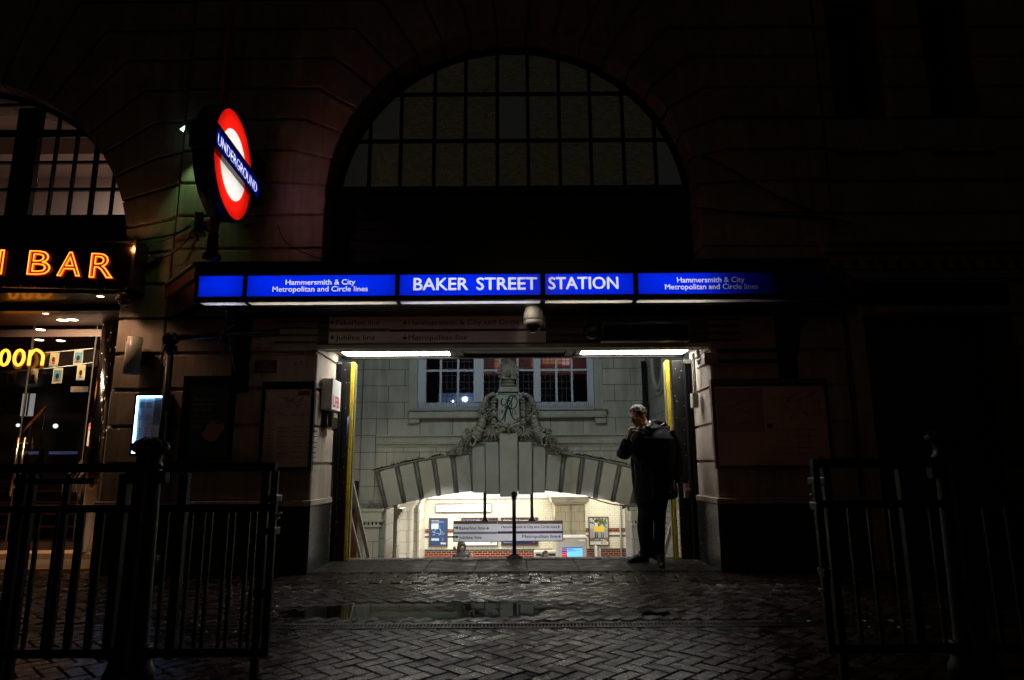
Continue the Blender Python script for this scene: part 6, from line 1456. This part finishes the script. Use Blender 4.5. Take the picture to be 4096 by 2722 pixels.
for (c0,c1) in ((.08,.30),(.34,.54)): lines(q,x0+c0*(x1-x0),x0+c1*(x1-x0),mz+.18,z1-.06,my+.0125,7,mt,.005); lines(q,x0+c0*(x1-x0),x0+c1*(x1-x0),mz+.05,mz+.11,my+.0125,4,mt,.005)
for c in (.10,.33,.57,.80): lines(q,x0+c*(x1-x0),x0+(c+.18)*(x1-x0),z0+.06,mz-.03,my+.0125,12,mt,.005)
q.build('menu_print',T)
q=MB(); M_led=emat('case_led',(.26,.54,1),30); q.box((x0,my+.003,z1-.010),(x1,my+.012,z1-.001),M_led); q.box((x0,my+.003,z0+.001),(x1,my+.012,z0+.008),M_led); q.box((x0+.001,my+.004,z0+.01),(x0+.005,my+.012,z1-.01),M_led); q.build('led_strip',T)
# post with ball finial
pp=at(395,781,6.9)
T=thing('street_post','slim black post with a ball finial standing in front of the left pier','post',(pp.x,6.9,0))
q=MB(); q.tube([(pp.x,6.9,0),(pp.x,6.9,pp.z-.06)],.038,M_black,14); q.lathe([(.10,0),(.10,.25),(.07,.30)],(pp.x,6.9,.003),M_black,14); q.build('shaft',T)
q=MB(); q.lathe([(.07,-.13),(.06,-.10),(.075,-.085),(.05,-.07)],(pp.x,6.9,pp.z),M_black,14); q.ball((pp.x-.01,6.9,pp.z),(.085,.085,.075),M_black,14,10); q.build('finial',T)
q=MB(); q.tube([(pp.x,6.9,pp.z+.01),(pp.x+1.05,7.15,pp.z+.12)],.035,M_black,8); q.build('side_arm',T)
# fourth dark camera under the bar sign
cq=at(286,690,7.2); T=thing('dome_camera','dark dome camera under the right end of the bar fascia','security camera',(cq.x,7.2,cq.z)); q=MB(); q.lathe([(.085,.06),(.09,.0),(.07,-.02)],cq,mat('dark_cam',(.05,.05,.05),.3),16); q.build('housing',T); q=MB(); q.ball(cq-Vector((0,0,.02)),(.062,.062,.06),MATS['smoked_dome']); q.build('dome',T)
# ------------------------------------------------------------------ railings and bollards near the camera
RYn=3.75
def rx(px,Y=RYn): return atp(px,2300,Y).x
def railing(lab,xa,xb,Y,balusters,posts,y_end=None,gate=None):
    Y2=Y if y_end is None else y_end
    f=lambda X:Y+(Y2-Y)*((X-xa)/(xb-xa))
    T=thing('guard_railing',lab,'railing',((xa+xb)/2,Y,0),'black guard railings')
    zr=[(CAMZ+.012,.024),(atp(400,2035,Y).z,.020),(atp(400,2612,Y).z,.022)]
    for (z,h) in zr:
        q=MB(); q.obox((xa,Y-.02,z-h),(xb-xa,Y2-Y,0),(0,.04,0),(0,0,2*h),M_iron); q.build('rail',T)
    for X in balusters: q=MB(); q.box((X-.009,f(X)-.009,zr[2][0]+.022),(X+.009,f(X)+.009,zr[1][0]-.02),M_iron); q.build('baluster',T)
    for (X,w2,zt3,zb3) in posts: q=MB(); q.box((X-w2,f(X)-w2,zb3),(X+w2,f(X)+w2,zt3),M_iron,bev=.003); q.build('post',T)
    return T
RL=railing('wet black guard railing left of the bollard in front of the bar',-3.4,rx(560),RYn,[rx(p) for p in (128,205,292,308,372,388)],[(rx(45),.024,1.08,.0),(rx(86),.018,1.08,.0),(rx(230),.016,1.08,.12),(rx(462),.024,1.08,.12)])
q=MB(); z_=atp(200,1925,RYn).z; q.tube([(rx(40),RYn-.05,z_),(rx(362),RYn-.05,z_)],.017,M_iron,10); q.ball((rx(365),RYn-.05,z_),(.016,.016,.016),M_zinc,8,6); q.build('latch_bar',RL)
for px in (512,): q=MB(); q.box((rx(px)-.02,RYn-.05,1.03),(rx(px)+.05,RYn+.05,1.07),M_iron,bev=.004); q.build('clamp',RL)
RR=railing('wet black guard railing with a hinged double end post right of the bollard',rx(620),rx(1080),RYn,[rx(p) for p in (650,748,798,828,892,920,980,1008)],[(rx(708),.024,1.08,.12),(rx(1042),.020,1.09,-.0),(rx(1078),.018,1.09,.13)])
for (pz,dx) in ((1995,0),(2125,0),(2370,-12)):
    z_=atp(1060,pz,RYn).z; q=MB(); 
    for px in (1055,1088): q.box((rx(px+dx)-.020,RYn-.045,z_-.02),(rx(px+dx)+.016,RYn+.045,z_+.02),M_iron,bev=.004)
    q.build('hinge',RR)
for pz in (2060,2430): z_=atp(1060,pz,RYn).z; q=MB(); q.tube([(rx(1085),RYn-.03,z_-.005),(rx(1125),RYn-.05,z_+.012)],.008,M_zinc,6); q.tube([(rx(1085),RYn-.03,z_-.03),(rx(1115),RYn-.04,z_-.012)],.007,M_zinc,6); q.build('bolt',RR)
R3=railing('black guard railing with hinged double end post at the right of the entrance',rx(3285),3.6,RYn,[rx(p) for p in (3420,3500,3590,3750,3830,3970,4060)],[(rx(3297),.018,1.09,.13),(rx(3340),.020,1.09,0),(rx(3650),.024,1.08,.12),(rx(3882),.024,1.08,.12)])
for (pz,dx) in ((1925,0),(2025,0),(2290,8)):
    z_=atp(3300,pz,RYn).z; q=MB()
    for px in (3288,3332): q.box((rx(px+dx)-.016,RYn-.045,z_-.02),(rx(px+dx)+.020,RYn+.045,z_+.02),M_iron,bev=.004)
    q.build('hinge',R3)
for pz in (1985,2360): z_=atp(3300,pz,RYn).z; q=MB(); q.tube([(rx(3288),RYn-.03,z_),(rx(3255),RYn-.05,z_+.010)],.008,M_zinc,6); q.build('bolt',R3)
def bollard(X,Y,lab,top):
    T=thing('bollard',lab,'bollard',(X,Y,0),'cast iron bollards')
    q=MB(); q.lathe([(.125,0),(.125,.05),(.11,.08),(.10,.12),(.082,.17),(.078,.30),(.068,top-.20),(.066,top-.17)],(X,Y,.001),M_iron,24); q.build('shaft',T)
    q=MB(); q.lathe([(.068,top-.17),(.078,top-.165),(.078,top-.155),(.066,top-.14),(.064,top-.10),(.075,top-.085),(.098,top-.068),(.100,top-.050),(.090,top-.042),(.07,top-.018),(.035,top-.003),(.0,top)],(X,Y,0),M_iron,24)
    for k in range(12): a=k/12*2*PI; q.tube([(X+.098*math.cos(a),Y+.098*math.sin(a),top-.06),(X+.082*math.cos(a),Y+.082*math.sin(a),top-.03),(X+.03*math.cos(a),Y+.03*math.sin(a),top-.002)],.008,M_iron,5)
    q.build('cap',T)
    for z in (1.06,.15): q=MB(); q.box((X-.11,Y-.03,z-.035),(X+.11,Y+.03,z+.035),M_iron,bev=.004); q.build('rail_bracket',T)
bt_=atp(606,1752,RYn); bollard(bt_.x+.0,RYn,'fluted cast iron bollard in front of the lit menu case',bt_.z)
bt_=atp(3775,1712,RYn); bollard(bt_.x,RYn,'cast iron bollard nearly lost in the dark at the far right',bt_.z)
# ------------------------------------------------------------------ people
M_skin=mat('skin',(.34,.17,.11),.5,var=.1,vs=30); M_skin2=mat('skin_brown',(.22,.10,.055),.5)
M_coat=mat('black_coat',(.0065,.007,.009),.75,var=.3,vs=20,bump=.6,bs=22,spec=.18); M_trs=mat('dark_trousers',(.006,.0065,.010),.85,bump=.5,bs=30,spec=.15); M_shoe=mat('black_leather',(.012,.012,.013),.30,bump=.3,bs=60)
M_hair=mat('grey_brown_hair',(.085,.066,.05),.55,var=.5,vs=60,bump=.8,bs=140); M_jump=mat('dark_jumper',(.02,.022,.03),.8); M_collar=mat('white_collar',(.6,.6,.62),.6)
def hand(mb,wrist,dirv,palm_n,m,curl=.5,side=1,sc_=1.0):
    """palm and five separate fingers; dirv to the fingers, palm_n out of the palm"""
    d=Vector(dirv).normalized(); n=Vector(palm_n); n=(n-d*n.dot(d)).normalized(); sx=d.cross(n)*side; w=Vector(wrist)
    mb.tube([w-d*.02,w+d*.02*sc_,w+d*.055*sc_,w+d*.09*sc_],[.024*sc_,.030*sc_,.038*sc_,.034*sc_],m,8,flat=1); 
    for k,(off,L,r) in enumerate(((-.030,.062,.0095),(-.011,.078,.0100),(.010,.084,.0100),(.030,.074,.0095))):
        b=w+d*.085*sc_+sx*(-off)*sc_; c=curl*(1+.12*k); p=[b-d*.02]; ang=0; cur=b
        for j,(l_,a_) in enumerate(((.45,.5),(.32,.9),(.25,.7))):
            ang+=c*a_*1.4; v=d*math.cos(ang)+n*math.sin(ang); p.append(cur.copy()); cur=cur+v*L*l_*sc_
        p.append(cur); mb.tube(p,[r*sc_*1.1,r*sc_*1.05,r*sc_,r*sc_*.92,r*sc_*.7],m,7)
    b=w+d*.03*sc_+sx*.034*sc_; mb.tube([b-sx*.015,b+sx*.012+d*.03+n*.012,b+sx*.010+d*.055+n*.034*(1+curl)],[.014*sc_,.012*sc_,.009*sc_],m,7)
def head(c,fwd,up,m,hm,sc_=1.0,voxel=.006,hair=True,long_=False):
    """continuous head + hair mb. c = centre of the skull"""
    c=Vector(c); f=Vector(fwd).normalized(); u=Vector(up); u=(u-f*u.dot(f)).normalized(); r=f.cross(u); Rm=Matrix((r,f,u)).transposed()
    P=lambda x,y,z:c+Rm@Vector((x*sc_,y*sc_,z*sc_))
    h=MB(); h.ball(P(0,-.012,.020),(.076*sc_,.096*sc_,.092*sc_),m,18,14,Rm); h.ball(P(0,.030,-.045),(.056*sc_,.062*sc_,.072*sc_),m,16,12,Rm); h.ball(P(0,.072,-.096),(.024*sc_,.022*sc_,.020*sc_),m,10,8,Rm)
    h.tube([P(0,.084,.012),P(0,.105,-.022),P(0,.102,-.034)],[.010*sc_,.016*sc_,.012*sc_],m,8); h.ball(P(0,.098,-.032),(.018*sc_,.013*sc_,.010*sc_),m,8,6,Rm)
    h.tube([P(-.045,.072,.022),P(0,.084,.024),P(.045,.072,.022)],.009*sc_,m,7)
    h.ball(P(0,.086,-.062),(.022*sc_,.010*sc_,.009*sc_),m,8,6,Rm)
    for s in (-1,1):
        h.ball(P(s*.074,-.008,-.012),(.010*sc_,.020*sc_,.032*sc_),m,8,8,Rm); h.ball(P(s*.044,.050,-.020),(.02*sc_,.022*sc_,.02*sc_),m,8,6,Rm)
    h.tube([P(0,-.025,-.05),P(0,-.035,-.13),P(0,-.045,-.19)],[.052*sc_,.054*sc_,.064*sc_],m,14)
    e=MB()
    for s in (-1,1):
        e.ball(P(s*.031,.077,.002),(.012*sc_,.008*sc_,.008*sc_),mat('eye_white',(.5,.48,.45),.3),8,6,Rm); e.ball(P(s*.031,.0845,.001),(.005*sc_,.003*sc_,.005*sc_),M_dark,6,5,Rm)
        e.tube([P(s*.016,.084,.020),P(s*.033,.084,.026),P(s*.050,.074,.020)],.0035*sc_,hm,5)
    e.tube([P(-.022,.090,-.062),P(0,.096,-.0615),P(.022,.090,-.062)],.0028*sc_,mat('lip_line',(.15,.05,.04),.6),5)
    hr_=MB(); rg=random.Random(4)
    if hair:
        n_l=230
        for k in range(n_l):
            a=rg.uniform(0,2*PI); el=rg.uniform(.0,1)**.7*PI/2; x,y,z=math.cos(a)*math.cos(el),math.sin(a)*math.cos(el),math.sin(el)
            if y>.55 and z<.62: continue
            p=P(x*.080,y*.100-.012,z*.097+.024-(.030 if y<-.1 else 0)); hr_.ball(p,(.014*sc_,.014*sc_,.010*sc_),hm,5,4,Rm)
        hr_.ball(P(0,-.020,.034),(.081*sc_,.096*sc_,.086*sc_),hm,16,12,Rm)
        if long_: hr_.ball(P(0,-.060,-.05),(.085*sc_,.06*sc_,.11*sc_),hm,12,10,Rm)
    return h,e,hr_
# ---- the standing man
MYm=7.92
def mp(u,v,dy=0): p=at(u,v,MYm+dy); return p
man=thing('person','man in dark hooded coat standing right of the entrance, hand raised to his mouth','person',tuple(Vector((mp(1505,1300).x,MYm,0))))
fw=Vector((-.88,-.36,-.44)); hc=mp(1470,958)
hb,he,hh_=head(hc,fw,(-.12,-.1,1),M_skin,M_hair,1.04)
body=MB(); body.v=list(hb.v); body.f=list(hb.f); body.m=list(hb.m); body.sm=list(hb.sm); body.mats=list(hb.mats)
# torso and limbs under the clothes, all one surface
pel=mp(1508,1150); che=mp(1503,1035); nk=mp(1490,990)
body.tube([mp(1503,1156),pel,mp(1506,1095),che,mp(1500,1005,.02),nk,mp(1480,975)],[.05,.11,.13,.16,.15,.07,.055],M_skin,14)
hipL,kneeL,ankL=mp(1490,1180),mp(1486,1228,-.03),mp(1489,1285,.0)
hipR,kneeR,ankR=mp(1520,1180),mp(1519,1228,.02),mp(1518,1292,-.08)
for a,b,c in ((hipL,kneeL,ankL),(hipR,kneeR,ankR)): body.tube([a,a.lerp(b,.5),b,b.lerp(c,.4),c],[.05,.045,.042,.04,.034],M_skin,10)
# right arm of the picture hangs, left arm of the picture raised to the mouth
shL,elL,wrL=mp(1466,1008,-.08),mp(1436,1052,-.22),mp(1449,1003,-.26)
shR,elR,wrR=mp(1545,1015,.0),mp(1557,1070,-.04),mp(1549,1112,-.12)
for a,b,c in ((shL,elL,wrL),(shR,elR,wrR)): body.tube([a,a.lerp(b,.5),b,b.lerp(c,.5),c],[.050,.040,.030,.030,.027],M_skin,10)
hand(body,wrL,mp(1457,985,-.24)-wrL,(.75,.25,.1),M_skin,curl=.95,side=-1,sc_=1.0)
hand(body,wrR,Vector((-.05,-.1,-1)),(-.9,-.3,0),M_skin,curl=.6,side=1,sc_=1.0)
fused(body,.0068,M_skin,1).build('body',man)
he.build('face_features',man); fused(hh_,.006,M_hair,0).build('hair',man)
# coat: torso loft with hem, sleeves, hood
ct_=MB()
def ringloft(secs,m,mb,n=20):
    vs=[];fs=[]
    for (c,rx_,ry_,tw) in secs:
        for k in range(n): a=2*PI*k/n; vs.append(Vector(c)+Vector((rx_*math.cos(a)+tw*math.sin(a)*.0,ry_*math.sin(a),0))+Vector((0,0,tw*math.cos(a))))
    for i in range(len(secs)-1):
        for k in range(n): k2=(k+1)%n; fs.append((i*n+k,i*n+k2,(i+1)*n+k2,(i+1)*n+k))
    fs.append(tuple(range(n))[::-1]); fs.append(tuple(range((len(secs)-1)*n,len(secs)*n))); mb.add(vs,fs,m,True)
def sec(ul,ur,v,ry,tw=0,dy=0): a=mp(ul,v,dy); b=mp(ur,v,dy); return ((a+b)/2,(b.x-a.x)/2,ry,tw)
ringloft([sec(1464,1561,1154,.20,.035,.02),sec(1461,1562,1138,.20,.02,.02),sec(1456,1558,1110,.20,0,.01),sec(1453,1558,1070,.20,0,0),sec(1452,1558,1035,.20,0,0),sec(1455,1555,1012,.19,0,0),sec(1464,1548,1000,.16,-.02,.01),sec(1476,1540,988,.12,-.03,.03),sec(1486,1522,977,.07,-.03,.05)],M_coat,ct_)
ct_.tube([mp(1468,1000,-.06),mp(1448,1026,-.15),mp(1435,1049,-.22),mp(1434,1053,-.23)],[.095,.088,.080,.066],M_coat,12)
ct_.tube([mp(1435,1054,-.22),mp(1440,1030,-.24),mp(1446,1012,-.25)],[.072,.066,.055],M_coat,12)
ct_.tube([mp(1538,998,.02),mp(1553,1022,.0),mp(1560,1055,-.02),mp(1560,1085,-.06),mp(1554,1108,-.10)],[.10,.088,.078,.070,.062],M_coat,12)
# hood folded on the back of the neck
ct_.tube([mp(1493,978,-.02),mp(1508,973,.05),mp(1526,978,.10),mp(1540,990,.08)],[.030,.042,.050,.040],M_coat,12)
ct_.tube([mp(1486,984,-.14),mp(1500,990,-.12),mp(1522,988,-.04),mp(1540,990,.04)],[.022,.028,.032,.03],M_coat,10)
for k in range(5): ct_.tube([mp(1457+k*23,1060+k*9,-.19+.0*k),mp(1462+k*22,1110+k*6,-.195),mp(1464+k*21,1148,-.19)],.014,M_coat,6)
fused(ct_,.011,M_coat,2).build('coat',man)
cz_=MB(); a_=[mp(1459,1056,-.205),mp(1463,1090,-.212),mp(1464,1130,-.21),mp(1465,1150,-.20)]; cz_.tube(a_,.004,M_zinc,5); cz_.tube([mp(1521,981,-.075),mp(1530,975,-.03)],.006,M_zinc,5); cz_.build('zip',man)
col=MB(); col.tube([mp(1482,986,-.11),mp(1490,984,-.105),mp(1497,978,-.07),mp(1497,970,-.02)],[.012,.014,.014,.010],M_collar,7); col.build('shirt_collar',man)
tr=MB()
tr.tube([mp(1490,1150),mp(1489,1180,-.0),mp(1485,1215,-.03),mp(1486,1228,-.03),mp(1489,1262,-.01),mp(1489,1284,.0)],[.125,.098,.088,.086,.074,.074],M_trs,12)
tr.tube([mp(1518,1150),mp(1521,1178),mp(1520,1215,.02),mp(1520,1230,.02),mp(1518,1265,-.04),mp(1518,1290,-.08)],[.115,.070,.064,.064,.066,.070],M_trs,12)
tr.ball(mp(1479,1215,-.05),(.05,.05,.07),M_trs); fused(tr,.010,M_trs,2).build('trousers',man)
def shoe(ank,toe_dir,nm):
    q=MB(); t=Vector(toe_dir).normalized(); g_=Vector((ank.x,ank.y,0.012))
    s=MB(); s.tube([g_-t*.07+Vector((0,0,.035)),g_+t*.02+Vector((0,0,.045)),g_+t*.12+Vector((0,0,.038)),g_+t*.19+Vector((0,0,.026))],[.038,.045,.042,.024],M_shoe,12); s.tube([g_+Vector((0,0,.05)),g_+Vector((0,0,.12))],[.044,.045],M_shoe,10); s.tube([g_-t*.08+Vector((0,0,.016)),g_+t*.06+Vector((0,0,.016)),g_+t*.2+Vector((0,0,.016))],[.034,.042,.030],M_shoe,8,flat=1)
    f_=fused(s,.009,M_shoe,1); o=f_.build('shoe',man)
    q.tube([g_+t*.05+Vector((-.02,0,.085)),g_+t*.05+Vector((.02,0,.085))],.004,M_trs,5); q.tube([g_+t*.08+Vector((-.02,0,.078)),g_+t*.08+Vector((.02,0,.078))],.004,M_trs,5); q.build('laces',o)
gL=gndp(1480*S,1297*S); gR=gndp(1523*S,1306*S)
shoe(Vector((gL.x,gL.y,.1)),(-.85,-.45,0),'l'); shoe(Vector((gR.x,gR.y,.1)),(-.15,-.95,0),'r')
q=MB(); q.tube([mp(1452,985,-.27),mp(1448,979,-.33)],.005,mat('cigarette_white',(.7,.68,.62),.6),6); q.build('cigarette',label='small cigarette held between the raised fingers of the standing man',cat='cigarette')
# ---- people down in the hall (feet on the hall floor)
def hall_person(lab,u,v_top,Y,coat,height=None,facing=(0,-1,0),skin=None,hairm=None,hood=False,long_=False,trs=None,sc_=1.0,look_down=.0,beanie=None):
    top=at(u,v_top,Y); H=top.z-FZ; X=top.x; k=H/1.75; skin=skin or M_skin; f=Vector(facing).normalized(); r=f.cross(Vector((0,0,1)))
    T=thing('person',lab,'person',(X,Y,FZ)); P=lambda x,y,z: Vector((X,Y,FZ))+r*x*k+f*y*k+Vector((0,0,z*k))
    hb,he,hh_=head(P(0,.03,1.635),f+Vector((0,0,-look_down)),(0,0,1),skin,hairm or M_hair,1.0*k)
    b=MB(); b.v,b.f,b.m,b.sm,b.mats=hb.v[:],hb.f[:],hb.m[:],hb.sm[:],hb.mats[:]
    b.tube([P(0,0,.86),P(0,0,1.0),P(0,0,1.25),P(0,-.01,1.40),P(0,-.01,1.48),P(0,0,1.55)],[.13*k,.14*k,.15*k,.14*k,.07*k,.05*k],skin,12)
    for s in (-1,1):
        b.tube([P(s*.09,0,.88),P(s*.09,.02,.5),P(s*.09,-.01,.09)],[.085*k,.058*k,.038*k],skin,9); b.tube([P(s*.09,-.03,.04),P(s*.09,.14,.03)],[.04*k,.035*k],skin,8)
        b.tube([P(s*.17,0,1.40),P(s*.23,-.0,1.12),P(s*.22,.12,.92)],[.05*k,.042*k,.028*k],skin,9); hand(b,P(s*.22,.12,.90),Vector((0,0,-1))+f*.3,-r*s,skin,.5,s,k*.95)
    fused(b,.012*k,skin,1).build('body',T); he.build('face_features',T)
    c=MB(); c.tube([P(0,0,.82),P(0,0,1.0),P(0,0,1.25),P(0,-.01,1.40),P(0,-.01,1.50)],[.19*k,.19*k,.20*k,.18*k,.085*k],coat,14)
    for s in (-1,1): c.tube([P(s*.16,0,1.41),P(s*.245,-.0,1.12),P(s*.225,.11,.95)],[.085*k,.068*k,.055*k],coat,10)
    if hood:
        c.tube([P(0,-.05,1.42),P(0,-.045,1.54),P(0,-.035,1.62)],[.13*k,.125*k,.125*k],coat,14); c.ball(P(0,-.012,1.665),(.118*k,.135*k,.130*k),coat,18,14); c.tube([P(-.09,.06,1.66),P(0,.135,1.70),P(.09,.06,1.66)],.028*k,coat,8); c.tube([P(-.10,.05,1.68),P(-.09,.07,1.56),P(-.03,.08,1.47),P(.03,.08,1.47),P(.09,.07,1.56),P(.10,.05,1.68)],.035*k,coat,8)
        c2=MB(); c2.ball(P(0,.075,1.60),(.085*k,.05*k,.11*k),M_dark,12,8)
    fused(c,.014*k,coat,2).build('coat',T)
    t=MB(); 
    for s in (-1,1): t.tube([P(s*.085,0,.92),P(s*.095,.015,.5),P(s*.095,0,.10)],[.115*k,.085*k,.07*k],trs or M_trs,10)
    fused(t,.014*k,trs or M_trs,1).build('trousers',T)
    if beanie:
        q=MB(); q.ball(P(0,.012,1.685),(.095*k,.11*k,.10*k),beanie,14,10); q.build('hat',T)
    elif not hood: 
        if long_: hh_.ball(P(0,-.06,1.52),(.10*k,.07*k,.16*k),hairm or M_hair,12,8)
        fused(hh_,.012*k,hairm or M_hair,0).build('hair',T)
    return T
hall_person('person in a black hooded coat looking down beneath the left end of the hanging sign',1063,1249,20.3,mat('hall_black_coat',(.022,.022,.026),.7),facing=(.35,-.95,0),hood=True,look_down=.35)
bag=MB(); p=at(1047,1264,20.4); bag.ball(p,(.045,.08,.07),mat('rucksack_strap',(.20,.06,.05),.6),8,6); bag.build('rucksack',label='small red and grey rucksack on the shoulder of the hooded person',cat='rucksack')
hall_person('child with short brown hair peeping over the stair top beside the hooded person',1086,1270.5,20.0,mat('child_coat',(.05,.06,.10),.7),facing=(.2,-1,0),hairm=mat('brown_hair',(.10,.04,.015),.5,var=.4,vs=40),sc_=.8)
hall_person('woman with tied dark hair seen in profile left of the ticket machine',1255,1269,20.0,mat('woman_coat',(.03,.03,.04),.7),facing=(.95,-.25,0),skin=M_skin2,hairm=mat('black_hair',(.010,.009,.010),.4),long_=True)
# hair of a person mostly hidden right of the machine
hall_person('person mostly hidden behind the right edge of the ticket machine',1352,1278,21.25,mat('grey_coat',(.12,.12,.12),.7),facing=(-.4,-.9,0),hairm=MATS['brown_hair'])
# ------------------------------------------------------------------ lamps of the place, and added fill lights
def area(name,loc,rot,sx,sy,power,col):
    l=bpy.data.lights.new(name,'AREA'); l.shape='RECTANGLE'; l.size=sx; l.size_y=sy; l.energy=power; l.color=col
    o=bpy.data.objects.new(name,l); o.location=loc; o.rotation_euler=rot; COL.objects.link(o); return o
def spot(name,loc,target,power,col,ang=60,blend=.5,size=.03):
    l=bpy.data.lights.new(name,'SPOT'); l.energy=power; l.color=col; l.spot_size=R(ang); l.spot_blend=blend; l.shadow_soft_size=size
    o=bpy.data.objects.new(name,l); o.location=loc; o.rotation_euler=(Vector(target)-Vector(loc)).to_track_quat('-Z','Y').to_euler(); COL.objects.link(o); return o
def point(name,loc,power,col,size=.05):
    l=bpy.data.lights.new(name,'POINT'); l.energy=power; l.color=col; l.shadow_soft_size=size
    o=bpy.data.objects.new(name,l); o.location=loc; COL.objects.link(o); return o
# hall ceiling fluorescents
for i,(x,y,p) in enumerate(((-1.6,22.0,180),(2.0,22.0,180),(0,18.2,165),(-3.0,16.6,95),(3.0,16.6,70))):
    area('hall_lamp',(x,y,.60),(0,0,0),2.6,.35,p,(1,.95,.84))
# added unseen fill light for the arch wall, high behind the facade
area('yard_fill',(-.3,8.75,4.6),(R(52),0,0),4.0,.3,64,(.81,.95,.96))
spot('sign_fill',(-2.95,10.2,.55),(-.4,15,-.32),330,(.88,.92,1),26,.5,.06)  # added unseen spot brightening the hanging sign from the left
spot('sign_fill',(2.60,10.8,.45),(.6,15,-.32),230,(.88,.92,1),28,.5,.06)  # second added spot on the hanging sign, from the right
spot('dome_fill',(DOMEC.x-.12,6.70,zb-.01),(DOMEC.x,6.93,ZDC-.03),.9,(1,.88,.7),75,.7,.03)  # added spot that brightens only the camera dome
point('pane_fill',(-.6,14.8,3.95),6,(.6,.65,1),.1)  # added point light giving the dark panes a bluish tone
# green floodlight on the pilaster
spot('flood',(fp.x+.10,7.16,fp.z-.10),(fp.x+.12,7.37,3.7),11,(.50,1,.40),64,.7,.02)
# bar
for D in (D1,D2): spot('bar_downlight',(D.x,D.y,D.z-.02),(D.x,D.y,0),22,(1,.60,.30),110,.8,.03)
spot('bar_edge_light',(Ra.x-.25,7.0,zb2_-.02),(Ra.x+.15,7.55,1.2),16,(1,.55,.34),100,.8,.04)
point('bar_sign_lamp',(Ra.x-.06,Ra.y-.12,zt2-.05),1.3,(1,.45,.16),.02)
spot('bar_step_light',(-6.0,8.75,2.5),(-5.8,8.8,0),110,(1,.48,.18),80,.6,.04)
area('bar_upper_lamp',(-6.2,10.2,6.2),(0,0,0),1.5,.4,28,(1,.84,.74))
area('bar_inner_lamp',(-6.8,10.3,2.6),(0,0,0),1.2,.5,5,(1,.6,.38))
spot('wall_lamp_down',(LPc[0],7.25,LPc[2]+.03),(LPc[0]-.02,7.32,0),.6,(1,.66,.5),75,.4,.02)
# added unseen warm spot behind the camera, standing in for reddish street spill
spot('street_fill',(-.6,-4,.9),(0,7.4,.7),50,(1,.46,.30),52,1,.4)
spot('arch_fill',(-2.95,10.2,1.3),(-2.1,13.5,.2),48,(1,.88,.62),80,.9,.05)  # added unseen spot warming the left foot of the arch
spot('arch_fill',(2.60,10.7,1.2),(2.2,13.5,.2),24,(1,.88,.62),80,.9,.05)  # added unseen spot warming the right foot of the arch
spot('flag_fill',(-5.7,7.95,2.93),(-6.0,9.0,2.1),260,(1,.80,.58),115,.7,.03)  # added spot to make the bunting cards visible
spot('high_street_fill',(1.2,-9.0,7.5),(0,6.0,1.0),16,(1,.70,.44),90,1,.2)  # added unseen fill from high behind the camera onto the facade
